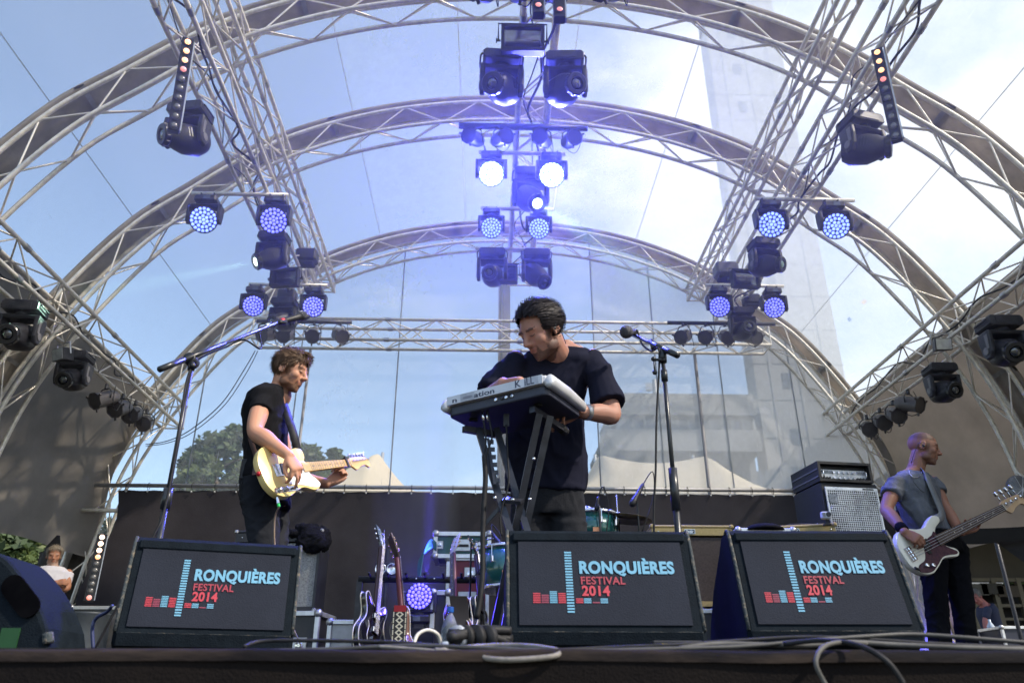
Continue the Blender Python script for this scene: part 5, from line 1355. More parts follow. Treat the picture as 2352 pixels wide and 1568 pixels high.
edge_cable([(870, 1484, 1.60), (960, 1490, 1.58), (1060, 1498, 1.56), (1200, 1496, 1.56)], .005, 'short pale cable end beside the white loop', GREYC)
edge_cable([(1560, 1488, 1.60), (1650, 1478, 1.62), (1760, 1480, 1.62), (1850, 1482, 1.60), (1950, 1474, 1.62), (2060, 1480, 1.62), (2200, 1486, 1.60), (2400, 1492, 1.6)], .0075, 'grey worn cable pair under the thick cable on the right', mat('worn_grey_cable', (.065, .063, .058), .7, 0, .4, 20))
cable([P(1990, 1476, 1.56), P(1930, 1474, 1.52), P(1890, 1486, 1.48), P(1874, 1520, 1.46), P(1890, 1560, 1.46), P(1920, 1610, 1.46)], .0045, 'grey cable falling over the stage edge, left strand of the hanging loop', FC, mat('worn_grey_cable', (.065, .063, .058), .7))
cable([P(1800, 1478, 1.60), P(1880, 1470, 1.56), P(1960, 1478, 1.50), P(2020, 1505, 1.46), P(2060, 1545, 1.45), P(2100, 1620, 1.45)], .0052, 'black cable falling over the stage edge, right strand of the hanging loop', FC, RUBBER)
for px_, py_ in ((352, 1484), (1237, 1480), (1310, 1480), (1790, 1468)):
    pass
# power strip with a yellow tag under the middle wedge
ps = P(1562, 1480, 2.1); o = thing('connector_box', 'small connector box with a yellow tag under the middle wedge', 'connector box', (ps.x, 2.12, 0))
part('shell', MB().box((0, .03, .03), (.13, .06, .045), None, .004), BLACK, o); part('yellow_tag', MB().box((-.035, -.002, .03), (.016, .004, .03)), mat('yellow_tag', (.7, .5, .02), .5), o)

# ---------------------------------------------------------------- tweed amps, bass rig, action camera
M_, w_, h_ = boxM(1496, 1680, 1205, 6.5, .62, 0)
tolex_amp(M_, w_, .26, h_, 'tan tweed guitar amplifier standing between the middle and right wedges', TWEED, BROWNCLOTH, 'Fender', .47, .09, badge_w=.085, group='tweed amplifiers')
wedge_side = MB()
flight_case(Matrix.Translation((M_.translation.x, 6.45, 0)), w_ + .1, .4, .58, 'black case under the tan tweed amplifier', LAM_BK, .035, ((0, .5),))
M_, w_, h_ = boxM(1790, 1922, 1203, 6.0, .66, -.06)
M_ = M_ @ Matrix.Rotation(-.045, 4, 'Y')
tolex_amp(M_, w_, .26, h_, 'second tan tweed amplifier, only its top showing above the right wedge', TWEED, BROWNCLOTH, 'Fender', .28, .09, badge_w=.085, group='tweed amplifiers')
flight_case(Matrix.Translation((M_.translation.x, 5.98, 0)), w_ + .1, .4, .58, 'black case under the second tweed amplifier', LAM_BK, .035, ((0, .5),))
ac = P(1897, 1186, 5.95)
cm_ = thing('action_camera', 'small action camera in a clear case on the second tweed amplifier', 'camera', ac)
part('housing', MB().box((0, 0, .01), (.075, .04, .055), None, .008), mat('camera_white', (.62, .62, .60), .3), cm_); part('lens', MB().cyl((.014, -.019, .014), (.014, -.030, .014), .019, n=14), RING, cm_); part('front_label', MB().box((-.022, -.0215, .012), (.022, .003, .03)), mat('camera_grey', (.2, .2, .22), .4), cm_)
part('mount', MB().cyl((0, 0, -.02), (0, 0, -.055), .008, n=8).box((0, 0, -.06), (.05, .04, .012)), BLACK, cm_)
lp_ = P(1757, 1208, 5.9)
hat = MB().lathe([(.16, 0), (.15, .02), (.10, .045), (.03, .05)], Matrix.Translation((0, 0, 0)), 20)
o = part('folded_cap', hat, JK, None, True); o.location = (lp_.x, 5.95, .0 + lp_.z - .03); tag(o, 'flat black cap lying behind the right wedge', 'cap')
flight_case(Matrix.Translation((lp_.x, 5.9, 0)), .42, .3, lp_.z - .03, 'black case on which the flat cap lies', LAM_BK, .03, ())
RIGM = mat('rig_black_tolex', (.016, .016, .018), .6, 0, .3, 40, .3, 150)
YR = 6.3; yaw_r = .13
M_, w_, h_ = boxM(1880, 2020, 1108, YR, .62, yaw_r)
Bz = M_.translation.z + h_
rig = thing('bass_cabinet', 'black bass speaker cabinet with a silver square mesh grille', 'speaker cabinet', M=M_)
d_ = .46
part('cabinet', MB().box((0, d_ / 2 + .01, h_ / 2), (w_, d_, h_), None, .012), RIGM, rig)
gw, gh = w_ * .90, h_ * .90
gr = MB(); nx = 26
MESHM = mat('silver_mesh', (.70, .72, .75), .28, .9, .15, 9)
gf = part('grille_rim', MB().box((0, -.008, h_ / 2 + gh / 2 - .008), (gw, .016, .022)).box((0, -.008, h_ / 2 - gh / 2 + .008), (gw, .016, .016)).box((-gw / 2 + .006, -.008, h_ / 2), (.012, .016, gh - .04)).box((gw / 2 - .006, -.008, h_ / 2), (.012, .016, gh - .04)), MESHM, rig)
for i in range(1, nx): x = -gw / 2 + gw * i / nx; part('mesh_wire', MB().box((x, -.010, h_ / 2), (.0042, .003, gh - .03)), MESHM, gf)
for j in range(1, int(nx * gh / gw)): z = h_ / 2 - gh / 2 + gw * j / nx; part('mesh_wire', MB().box((0, -.0125, z), (gw - .02, .002, .0042)), MESHM, gf)
for sx in (-1, 1):
    for sz in (-1, 1): part('speaker_cone', MB().lathe([(gw * .22, .008), (gw * .20, .004), (gw * .07, -.001), (gw * .06, .004), (.01, .008)], Matrix.Translation((sx * gw * .25, .006, h_ / 2 + sz * gh * .25)) @ Matrix.Rotation(PI / 2, 4, 'X'), 24), mat('cone_dark', (.035, .04, .05), .35, .2), rig, True)
part('diamond_plate', MB().prism([(-.07, 0), (0, -.085), (.07, 0), (0, .085)], .004, Matrix.Translation((.0, -.0165, h_ * .48)) @ Matrix.Rotation(PI / 2, 4, 'X')), mat('diamond_grey', (.20, .21, .24), .35, .6, .3, 60), rig)
part('logo_plate', MB().box((-gw * .38, -.0165, h_ / 2 + gh * .39), (.075, .004, .075)), mat('plate_dark', (.10, .11, .13), .3, .6, .4, 50, col2=(.4, .42, .45)), rig)
part('side_handle', MB().box((-w_ / 2 - .004, d_ * .45, h_ * .62), (.010, .15, .10), None, .004), STEEL, rig)
part('brand_strip', MB().box((gw * .32, -.0165, h_ / 2 + gh / 2 - .008), (.10, .002, .012)), RING, rig)
hM, hw_, hh_ = boxM(1873, 2002, 1061, YR - .01, Bz + .004, yaw_r)
head_c = thing('amplifier_head', 'silver faced bass amplifier in a black rack case on the speaker cabinet', 'amplifier', M=hM)
part('rack_case', MB().box((0, d_ / 2, hh_ - .01), (hw_, d_, .022)).box((0, d_ / 2, .011), (hw_, d_, .022)).box((-hw_ / 2 + .011, d_ / 2, hh_ / 2), (.022, d_, hh_ - .044)).box((hw_ / 2 - .011, d_ / 2, hh_ / 2), (.022, d_, hh_ - .044)).box((0, d_ - .02, hh_ / 2), (hw_ - .044, .03, hh_ - .044)), RIGM, head_c)
fz = hh_ * .40; fh = hh_ * .50
fp = part('front_panel', MB().box((0, .05, fz), (hw_ * .86, .02, fh)), mat('silver_panel', (.55, .56, .57), .35, .5, .1, 20), head_c)
part('blank_panel', MB().box((0, .07, fz + fh / 2 + (hh_ - fz - fh / 2) / 2 - .012), (hw_ * .9, .02, hh_ - fz - fh / 2 - .028)), RIGM, head_c)
for k in range(10):
    part('knob', MB().cyl((-.10 + (k % 5) * .045 + .01, .040, fz + (.018 if k < 5 else -.026)), (-.10 + (k % 5) * .045 + .01, .022, fz + (.018 if k < 5 else -.026)), .010, n=8), CHROME, fp)
for k in range(8): part('knob', MB().cyl(((-.21 + k * .026) if k < 4 else (.12 + (k - 4) * .026), .040, fz - .03), ((-.21 + k * .026) if k < 4 else (.12 + (k - 4) * .026), .024, fz - .03), .009, n=8), BLACK, fp)
for k in range(18): part('vent_slot', MB().box(((-.19 + k * .011) if k < 9 else (.13 + (k - 9) * .011), .039, fz + .022), (.004, .003, .03)), RING, fp)
for s in (-1, 1): part('rack_handle', MB().tube([(s * hw_ * .40, .04, fz - fh * .35), (s * hw_ * .40, .01, fz - fh * .3), (s * hw_ * .40, .01, fz + fh * .3), (s * hw_ * .40, .04, fz + fh * .35)], .006, 6), CHROME, fp, True)
for k in (.25, .62): part('edge_strip', MB().box((-hw_ / 2 - .002, d_ / 2, hh_ * k), (.005, d_ * .95, .012)), mat('strip_grey', (.12, .12, .13), .5), head_c)
flight_case(Matrix.Translation((M_.translation.x, YR, 0)) @ Matrix.Rotation(yaw_r, 4, 'Z'), w_ + .04, .48, .60, 'black case carrying the bass speaker cabinet', LAM_BK, .035, ((0, .5),))

# ---------------------------------------------------------------- drums
DG = mat('green_drum_shell', (.012, .10, .09), .2, .1, .2, 5, coat=.8)
SKINW = mat('drum_skin', (.55, .55, .54), .6, 0, .1, 5)
def drum(px, py_rim, Y, r, h, label, tilt=(-.10, 0)):
    c = P(px, py_rim, Y); M = Matrix.Translation(c) @ Matrix.Rotation(tilt[0], 4, 'X') @ Matrix.Rotation(tilt[1], 4, 'Y')
    root = thing('drum', label, 'drum', M=M, group='green drums')
    part('shell', MB().lathe([(r, -h), (r, -.012)], None, 36), DG, root, True)
    part('skin', MB().lathe([(r * .97, -.006), (r * .5, -.005), (.01, -.005)], None, 36), SKINW, root, True)
    for z in (0, -h): part('hoop', MB().lathe([(r + .004, z - .014), (r + .011, z - .014), (r + .011, z + .010), (r + .004, z + .010)], None, 36), CHROME, root, True)
    for k in range(8):
        a = 2 * PI * k / 8 + .2; x, y = math.cos(a), math.sin(a)
        lg = part('lug', MB().box((0, 0, -h * .35), (.018, .022, .05), Matrix.Rotation(a, 4, 'Z') @ Matrix.Translation((r + .012, 0, 0)), .006), CHROME, root)
        part('tension_rod', MB().cyl((x * (r + .018), y * (r + .018), .0), (x * (r + .018), y * (r + .018), -h * .35), .004, n=6), CHROME, lg)
    part('badge', MB().box((0, -r - .002, -h * .7), (.05, .004, .03)), mat('badge_orange', (.55, .25, .12), .4), root)
    part('stand_post', MB().cyl((0, 0, -h - .01), (0, 0.02, -h - .5), .014, n=10), CHROME, root, True)
    return root
drum(1362, 1184, 5.6, .165, .20, 'green snare drum with a chrome rim behind the middle wedge', (-.05, .02))
drum(1160, 1262, 6.2, .17, .30, 'green tom partly hidden at the left edge of the middle wedge', (-.08, 0))
hs = P(1419, 1190, 5.6)
ht = thing('hi_hat_stand', 'dark cymbal pierced by a thin chrome rod right of the snare drum', 'cymbal stand', (hs.x, 5.6, 0))
wp(ht, MB().cyl((hs.x, 5.6, 0), (hs.x, 5.6, P(1419, 1178, 5.6).z), .012, n=10).cyl((hs.x, 5.6, 0), (hs.x, 5.6, P(1419, 1135, 5.6).z), .0045, n=8), 'rod', CHROME)
cy_ = P(1440, 1192, 5.6)
wp(ht, MB().lathe([(.18, 0), (.17, .004), (.05, .014), (.02, .026), (.006, .028)], Matrix.Translation(cy_) @ Matrix.Rotation(.12, 4, 'Y'), 30), 'cymbal', mat('dark_bronze', (.10, .085, .06), .35, .8, .2, 20))
wp(ht, MB().cyl(P(1419, 1190, 5.6), P(1419, 1176, 5.6), .016, n=10).cyl(P(1419, 1182, 5.6), P(1428, 1182, 5.6), .006, n=8), 'clutch', CHROME)
def small_mic(tip, tail, foot, label, r=.016):
    tip, tail, foot = V(tip), V(tail), V(foot)
    root = thing('microphone', label, 'microphone', (foot.x, foot.y, 0), 'instrument microphones')
    x, y, z = frame(tip - tail); L = (tip - tail).length
    wp(root, MB().lathe([(r * .6, 0), (r * .8, L * .3), (r, L * .65), (r * 1.25, L * .74), (r * 1.25, L * .92), (r * .7, L)], mtx(tail, x, y, z), 14), 'mic_body', BLACK)
    wp(root, MB().tube([tail, tail + (tail - tip) * .5 + V((.03, 0, .02)), tail + V((.07, 0, -.08)), V((foot.x + .02, foot.y, tail.z - .35))], .004, 6, 5), 'mic_cable', RUBBER)
    wp(root, MB().tube([foot + V((0, 0, .01)), V((foot.x, foot.y, (tip.z + tail.z) / 2 - .03)), (tip + tail) / 2], .008, 8), 'stand_tube', STAND)
    wp(root, MB().lathe([(.12, 0), (.12, .01), (.02, .016)], Matrix.Translation((foot.x, foot.y, 0)), 18), 'foot', STAND)
    return root
f_ = P(1470, 1200, 5.4); small_mic(P(1450, 1161, 5.4), P(1477, 1112, 5.5), (f_.x, 5.45, 0), 'microphone hanging head down over the cymbal right of the snare', .020)
f_ = P(1380, 1200, 5.35); small_mic(P(1370, 1172, 5.4), P(1374, 1140, 5.4), (f_.x, 5.38, 0), 'small microphone upright above the snare drum rim', .013)
f_ = P(1081, 1300, 6.3); small_mic(P(1148, 1249, 6.2), P(1130, 1222, 6.3), (f_.x, 6.3, 0), 'slim microphone on a boom above the green flight case', .016)

# ---------------------------------------------------------------- things behind the left truss leg
bnp = P(198, 1384, 9.4); o = part('oil_drum', MB().lathe([(.26, 0), (.27, .02), (.26, .04), (.26, .42), (.27, .44), (.26, .46), (.26, .86), (.27, .88), (.02, .88)], None, 24), mat('grey_drum_paint', (.06, .07, .08), .5, .2, .2, 5), None, True)
o.location = (bnp.x - .05, 9.6, -.02); tag(o, 'grey round bin behind the left slim light bar', 'bin')
GEAR = mat('gear_grey', (.10, .10, .10), .6, 0, .4, 6)
M_, w_, h_ = boxM(214, 250, 1395, 9.9, .0)
flight_case(M_, .7, .4, max(.3, h_), 'low grey edged case right of the round bin', GEAR, .04, ((0, .5),))
cable([P(258, 1390, 2.75), P(245, 1405, 2.78), P(222, 1418, 2.8), P(212, 1440, 2.8), P(214, 1490, 2.8)], .006, 'dark blue cable leaving the left wedge towards the truss leg', None, mat('blue_cable', (.02, .03, .09), .5))
# ---------------------------------------------------------------- people
def skin_mat(name, col, beard=(.035, .018, .012)):
    m = mat(name, col, .55, 0, .10, 25, .12, 260, subsurf=.12, spec=.3, col2=(col[0] * 1.08, col[1] * .92, col[2] * .88))
    n, l = m.node_tree.nodes, m.node_tree.links
    b = n['Principled BSDF']; src = b.inputs['Base Color'].links[0].from_socket
    for an, c2, k in (('lip', (col[0] * .75, col[1] * .42, col[2] * .42), .8), ('hairy', beard, .85)):
        at = n.new('ShaderNodeAttribute'); at.attribute_name = an
        nz = n.new('ShaderNodeTexNoise'); nz.inputs['Scale'].default_value = 260 if an == 'hairy' else 20
        mm = n.new('ShaderNodeMath'); mm.operation = 'MULTIPLY'; l.new(at.outputs['Fac'], mm.inputs[0])
        mr = n.new('ShaderNodeMapRange'); mr.inputs['From Min'].default_value = .3; mr.inputs['From Max'].default_value = .6; mr.inputs['To Min'].default_value = k * .7; mr.inputs['To Max'].default_value = k
        l.new(nz.outputs['Fac'], mr.inputs['Value']); l.new(mr.outputs[0], mm.inputs[1])
        mx = n.new('ShaderNodeMix'); mx.data_type = 'RGBA'; mx.inputs['B'].default_value = tuple(c2) + (1,)
        l.new(mm.outputs[0], mx.inputs['Factor']); l.new(src, mx.inputs['A']); src = mx.outputs['Result']
    l.new(src, b.inputs['Base Color'])
    return m
def limb(mb, pts, rad, k=5, cap=True):
    p = spline([V(q) for q in pts], k); rr = []
    for i in range(len(pts) - 1): rr += [rad[i] + (rad[i + 1] - rad[i]) * (3 * (j / k) ** 2 - 2 * (j / k) ** 3) for j in range(k)]
    rr.append(rad[-1])
    mb.tube(p, rr, 14)
    if cap:
        mb.ell(p[0], (rr[0],) * 3, None, 12, 8); mb.ell(p[-1], (rr[-1],) * 3, None, 12, 8)
    return mb
def torso(mb, rings, n=22, power=2.5):
    """rings: (centre, side unit vector, half width, front unit vector, half depth)"""
    out = []
    for i in range(len(rings) - 1):
        a, b = rings[i], rings[i + 1]
        for j in range(4):
            t = j / 4; s = 3 * t * t - 2 * t ** 3
            out.append((V(a[0]).lerp(V(b[0]), t), (V(a[1]).lerp(V(b[1]), t)).normalized() * (a[2] + (b[2] - a[2]) * s), (V(a[3]).lerp(V(b[3]), t)).normalized() * (a[4] + (b[4] - a[4]) * s)))
    a = rings[-1]; out.append((V(a[0]), V(a[1]) * a[2], V(a[3]) * a[4]))
    return mb.loft(out, n, power)
def head_frame(c, fwd, up, s=1.0):
    f = V(fwd).normalized(); u = V(up); u = (u - f * u.dot(f)).normalized(); r = f.cross(u)
    return mtx(V(c), r * s, f * s, u * s)          # x = his right, y = face, z = crown
def head(mb, H, nose=1.0, mouth=0.0):
    def e(c, r): mb.ell(c, r, H, 18, 12)
    e((0, -.014, .036), (.076, .096, .083)); e((0, .020, .015), (.070, .070, .070)); e((0, .030, -.030), (.060, .056, .070))
    e((0, .020, -.070), (.052, .056, .040)); e((0, .046, -.088), (.034, .036, .026)); e((0, .066, -.101), (.018, .017, .014))
    for s in (-1, 1):
        e((s * .040, .052, -.022), (.023, .028, .026)); e((s * .030, .076, .024), (.026, .012, .009)); e((s * .048, .010, -.070), (.014, .036, .024))
        e((s * .031, .070, .004), (.014, .014, .010)); e((s * .012, .096, -.031), (.0085, .011, .007))
        # ear
        for i in range(9):
            a = PI * (-.35 + 1.5 * i / 8); mb.ell((s * (.078 + .004 * math.sin(i)), -.010 - math.cos(a + .2) * .017 * 1.0, -.004 + math.sin(a) * .028), (.006, .007, .007), H, 8, 6)
        e((s * .074, -.008, -.004), (.006, .015, .022)); e((s * .076, -.002, -.028), (.006, .008, .009))
    mb.tube([H @ V((0, .080, .018)), H @ V((0, .094, -.004)), H @ V((0, .104 + .004 * nose, -.026)), H @ V((0, .094, -.038))], [.009, .0095, .0125, .008], 10)
    e((0, .103 + .004 * nose, -.027), (.0115, .011, .010))
    e((0, .079, -.054), (.024, .013, .0075)); e((0, .078, -.066), (.021, .013, .008)); e((0, .070, -.078), (.026, .012, .012))
HAIRY = {}
def paint(me, H, stubble=0.0, brows=1.0, top=False, topc=.5):
    inv = H.inverted(); n = len(me.vertices); hv, lv = [0.0] * n, [0.0] * n
    for i, v in enumerate(me.vertices):
        p = inv @ v.co
        if p.length > .20: continue
        x = abs(p.x)
        if .012 < x < .052 and p.y > .055 and abs(p.z - (.026 + .10 * (.030 - x) * -.3)) < .0055: hv[i] = brows
        if p.y > .080 and x < .024 and -.072 < p.z < -.048: lv[i] = 1.0 - abs(p.z + .060) / .016
        if stubble:
            jaw = 0.0
            if -.135 < p.z < -.035 and p.y > -.01 + (p.z + .09) * -.2: jaw = min(1, (-.035 - p.z) / .02)
            if x < .030 and p.y > .07 and p.z > -.048: jaw *= .9 if p.z < -.040 else 0
            if -.04 < p.z < .02 and x > .055 and .000 < p.y < .034: jaw = max(jaw, .9)
            if -.036 > p.z > -.075 and x < .052 and x > .030 and p.y > .045: jaw *= .25
            if lv[i] > .2: jaw *= .2
            hv[i] = max(hv[i], jaw * stubble)
        if top and p.z > .045 - .6 * max(0, -p.y) and not (p.y > .062 and p.z < .075): hv[i] = max(hv[i], topc * min(1, (p.z - .03) / .03))
    for nm, val in (('hairy', hv), ('lip', lv)):
        at = me.attributes.new(nm, 'FLOAT', 'POINT'); at.data.foreach_set('value', val)
def scalp_ok(p, style):
    if style == 'short':
        if p.y > .045: return p.z > .062 + (abs(p.x) > .045) * -.015
        if p.y > -.015: return p.z > (.018 if p.y < .035 else .03)
        return p.z > -.055 + max(0, (p.y + .05)) * .9
    if style == 'slick':
        if p.y > .045: return p.z > .080 - .25 * abs(p.x)
        if p.y > .0: return p.z > .005
        return p.z > -.070 + max(0, (p.y + .03)) * 1.2
    return p.z > -.02
def hair(root, H, style, m, seed=1, n=2600, rise=.018, length=.06, comb=None):
    rd = random.Random(seed); c = V((0, -.014, .036)); R = V((.080, .1005, .087))
    cap = MB(); nu, nv = 44, 26; ok, vs = [], []
    def pt(i, j, off=0):
        a, b = 2 * PI * i / nu, PI * j / nv
        d = V((math.sin(b) * math.cos(a), math.sin(b) * math.sin(a), math.cos(b)))
        p = V((d.x * R.x, d.y * R.y, d.z * R.z)) + c; g = noise.noise(p * 40) * .003 + noise.noise(p * 15 + V((seed, 0, 0))) * .004
        vol = rise * max(0, d.z) ** .6 * (.6 + .6 * max(0, d.y))
        return p, p + d * (vol + g)
    grid = {}
    for j in range(nv + 1):
        for i in range(nu): grid[i, j] = pt(i, j)
    idx = {}
    for j in range(nv):
        for i in range(nu):
            q = [(i, j), ((i + 1) % nu, j), ((i + 1) % nu, j + 1), (i, j + 1)]
            if all(scalp_ok(grid[k][0], style) for k in q):
                f = []
                for k in q:
                    if k not in idx: idx[k] = len(cap.v); cap.v.append(tuple(H @ grid[k][1]))
                    f.append(idx[k])
                cap.f.append(tuple(reversed(f))); cap.mi.append(0)
    part('hair_cap', cap, m, root, True, world=True)
    st = MB()
    for _ in range(n):
        z = rd.uniform(-1, 1); a = rd.uniform(0, 2 * PI); s_ = math.sqrt(1 - z * z); d = V((s_ * math.cos(a), s_ * math.sin(a), z))
        p = V((d.x * R.x, d.y * R.y, d.z * R.z)) + c
        if not scalp_ok(p, style): continue
        t = comb(p) + V((rd.uniform(-.25, .25), rd.uniform(-.25, .25), rd.uniform(-.2, .2)))
        t = (t - d * t.dot(d)).normalized(); side = d.cross(t); L = length * rd.uniform(.55, 1.2)
        vol = rise * max(0, d.z) ** .6 * (.6 + .6 * max(0, d.y)); w = rd.uniform(.0012, .0030); pts_ = []
        lift = rd.uniform(.0, .010) + (.012 if rd.random() < .12 else 0)
        for k in range(4):
            u = k / 3; q = p + t * (L * u); e_ = V(((q - c).x / R.x, (q - c).y / R.y, (q - c).z / R.z)); q = c + (q - c) / max(.01, e_.length)
            ww = w * (1 - u * .75); off = d * (vol + .002 + lift * math.sin(PI * (.15 + .7 * u)))
            pts_ += [q + off - side * ww, q + off + side * ww]
        st.add([H @ q for q in pts_], [(0, 1, 3, 2), (2, 3, 5, 4), (4, 5, 7, 6)])
    o = part('hair', st, m, root, True, world=True); o['kind'] = 'stuff'
    return o
def hair_mat(name, c1, c2, rough=.55):
    return mat(name, c1, rough, 0, .3, 60, .2, 200, col2=c2, stretch=(1, 1, .4), spec=.25)

EYEW = mat('eye_dark', (.03, .022, .018), .25, spec=.8)
def eyes(root, H, closed=True):
    for s in (-1, 1):
        if closed: part('eyelid_crease', MB().tube([H @ V((s * (.019 + .024 * i / 5), .0850 - .010 * (i / 5) ** 2 - .0015 * (i == 0), .002 - .0035 * math.sin(PI * i / 5))) for i in range(6)], .0017, 6), EYEW, root, True, world=True)
        else: part('eye', MB().ell((s * .031, .0785, .005), (.010, .007, .0045), H, 12, 8), EYEW, root, True, world=True)
def hand(mb, wrist, tip_dir, palm_n, curl=(30, 40, 25), spread=.12, s=1.0, thumb=1, thumb_out=.9, curls=None):
    """palm_n points out of the palm; thumb=+1/-1 picks the side"""
    y = V(tip_dir).normalized(); z = V(palm_n); z = (z - y * z.dot(y)).normalized(); x = y.cross(z) * thumb
    w = V(wrist)
    M = mtx(w, x * s, y * s, z * s)
    mb.loft([(M @ V((0, -.015, 0)), x * .026 * s, z * .019 * s), (M @ V((0, .012, 0)), x * .031 * s, z * .017 * s), (M @ V((.002, .045, 0)), x * .041 * s, z * .015 * s), (M @ V((0, .080, 0)), x * .041 * s, z * .013 * s), (M @ V((0, .092, .001)), x * .036 * s, z * .010 * s)], 14, 2.6)
    lens = ((.044, .026, .021), (.048, .030, .022), (.045, .028, .022), (.035, .021, .019))
    for k in range(4):
        bx = .031 - k * .0205; by = (.086, .092, .088, .078)[k]; ang = (k - 1.5) * -spread
        d = V((math.sin(ang), math.cos(ang), 0)); p = V((bx, by - .012, 0)); pts_ = [p]; a = 0; cu = curls[k] if curls else curl
        for L, c_ in zip(lens[k], cu):
            a += math.radians(c_); q = V((d.x * math.cos(a), d.y * math.cos(a), math.sin(a))); p = p + q * L; pts_.append(p)
        r = .0094 if k < 3 else .0082
        mb.tube([M @ q for q in [pts_[0]] + pts_[1:]], [r * s * 1.05, r * s, r * s * .93, r * s * .82], 10)
        mb.ell(M @ pts_[-1], (r * s * .84,) * 3, None, 10, 7)
        for q in pts_[1:-1]: mb.ell(M @ q, (r * s * 1.04,) * 3, None, 10, 7)
    t0 = V((.022, .018, .006)); t1 = t0 + V((.022 * thumb_out, .022, .014)); t2 = t1 + V((.014 * thumb_out, .028, .010)); t3 = t2 + V((.002, .024, .006))
    mb.tube([M @ q for q in (t0, t1, t2, t3)], [.015 * s, .0125 * s, .0105 * s, .0088 * s], 10); mb.ell(M @ t3, (.0088 * s,) * 3, None, 10, 7)
    mb.ell(M @ t2, (.0108 * s,) * 3, None, 10, 7)
    return M
def shoe(mb, ankle, fwd, s=1.0):
    f = V((V(fwd).x, V(fwd).y, 0)).normalized(); a = V(ankle); r = V((f.y, -f.x, 0)); z0 = a.z - .075
    b = V((a.x, a.y, z0))
    mb.loft([(b + V((0, 0, .10)) - f * .01, r * .042, f * .05), (b + V((0, 0, .055)), r * .045, f * .075), (b + f * .05 + V((0, 0, .025)), r * .048, f * .14), (b + f * .055, r * .047, f * .145)], 18)
def person_root(label, feet, group=None):
    return thing('person', label, 'person', feet, group)
SHIRTBK = mat('black_tshirt', (.008, .008, .010), .9, 0, .25, 6, .3, 300, spec=.08)
SHIRTNV = mat('dark_navy_tshirt', (.010, .011, .024), .88, 0, .2, 5, .3, 300, spec=.08)
JEANBK = mat('black_jeans', (.010, .011, .015), .85, 0, .5, 5, .4, 260, col2=(.030, .032, .038), spec=.1)
TROUBK = mat('black_trousers', (.005, .005, .007), .9, 0, .2, 6, spec=.05)
SHOE = mat('dark_shoe', (.02, .02, .02), .5)

# ---- guitarist in profile, left ------------------------------------------------------------
YG = 4.10
gm = {}
SK1 = skin_mat('skin_warm', (.50, .275, .18), (.085, .045, .025))
root = person_root('man in a black t-shirt and black jeans playing a pale yellow guitar, in profile', (P(610, 1250, YG).x, YG, 0))
HG = head_frame(P(667, 853, YG - .02), (.93, -.16, -.24), (.14, -.05, 1), 1.0)
body = MB(); head(body, HG, .6)
nb = P(641, 908, YG + .02)
limb(body, [HG @ V((0, -.03, -.05)), (HG @ V((0, -.03, -.05))).lerp(nb, .55), nb], [.052, .055, .070])
limb(body, [HG @ V((0, .005, -.09)), P(640, 925, YG)], [.030, .040])
S = V((.22, -.975, 0)).normalized(); Fd = V((.975, .22, 0)).normalized()          # his right side and his front
shR, shL = P(606, 916, 3.99), P(624, 918, 4.29)
tr = [(P(612, 1165, YG), S, .165, Fd, .115), (P(609, 1110, YG), S, .168, Fd, .118), (P(611, 1060, YG), S, .145, Fd, .100), (P(609, 1000, YG), S, .155, Fd, .105), (P(607, 950, YG + .01), S, .175, Fd, .108), (P(610, 918, YG + .02), S, .180, Fd, .090), (P(622, 898, YG + .02), S, .110, Fd, .070), (P(634, 886, YG + .02), S, .055, Fd, .050)]
torso(body, [(a, b, c - .012, d, e - .010) for a, b, c, d, e in tr])
GT = mtx(P(655, 1082, 3.92), *[V((1, 0, 0))] * 3)
g0, g1_ = P(655, 1082, 3.90), P(792, 1068, 4.24)
gx = (g1_ - g0).normalized(); gz = V((.45, -.88, .20)); gz = (gz - gx * gz.dot(gx)).normalized(); gy = gz.cross(gx)
GSC = .90; MG = mtx(g0, gx, gy, gz) @ Matrix.Scale(GSC, 4)
el = P(586, 990, 3.86); wr = P(664, 1046, 3.80)
limb(body, [shR, shR.lerp(el, .5) + V((-.005, 0, 0)), el, el.lerp(wr, .28), el.lerp(wr, .7), wr], [.056, .050, .041, .046, .033, .026])
hand(body, wr, (P(700, 1105, 3.80) - wr), gz * -1 + V((.1, 0, -.05)), s=1.0, thumb=-1, curls=((38, 45, 25), (22, 30, 20), (30, 38, 22), (40, 45, 25)), spread=.14, thumb_out=.7)
NKx = .40                                                                      # fretting hand on the neck
hp = MG @ V((NKx, -.035, -.005))
elL = P(668, 1095, 4.42); wrL = hp + V((-.055, .045, -.055))
limb(body, [shL, shL.lerp(elL, .5), elL, elL.lerp(wrL, .3), elL.lerp(wrL, .75), wrL], [.050, .046, .040, .043, .032, .026])
hand(body, wrL, (gx * .55 + V((.25, -.25, .35))), V((-.1, -.25, 1)).normalized() * .3 - gz * -.6, s=.95, thumb=1, curls=((30, 75, 45), (40, 80, 45), (45, 85, 50), (50, 85, 50)), spread=.08)
hipR, hipL = P(600, 1135, 4.02), P(622, 1135, 4.20)
knR, knL = P(612, 1262, 4.00), P(634, 1262, 4.14)
for h_, k_, off in ((hipR, knR, -.06), (hipL, knL, .05)):
    k2 = V((k_.x, k_.y, .52)); an = V((k_.x + off, k_.y + .04, .09))
    limb(body, [h_, h_.lerp(k2, .5), k2, k2.lerp(an, .35), an], [.078, .066, .048, .050, .034])
me = remesh(body, .0055, 3, 'body'); paint(me, HG, 1.0)
part('body', me, None, root, world=True); me.materials.clear(); me.materials.append(SK1)
sh = MB(); torso(sh, [(a, b, c + .012, d, e + .010) for a, b, c, d, e in tr[1:7]] )
limb(sh, [shR + V((.01, .02, .0)), shR.lerp(el, .22), shR.lerp(el, .42)], [.060, .063, .062], cap=False)
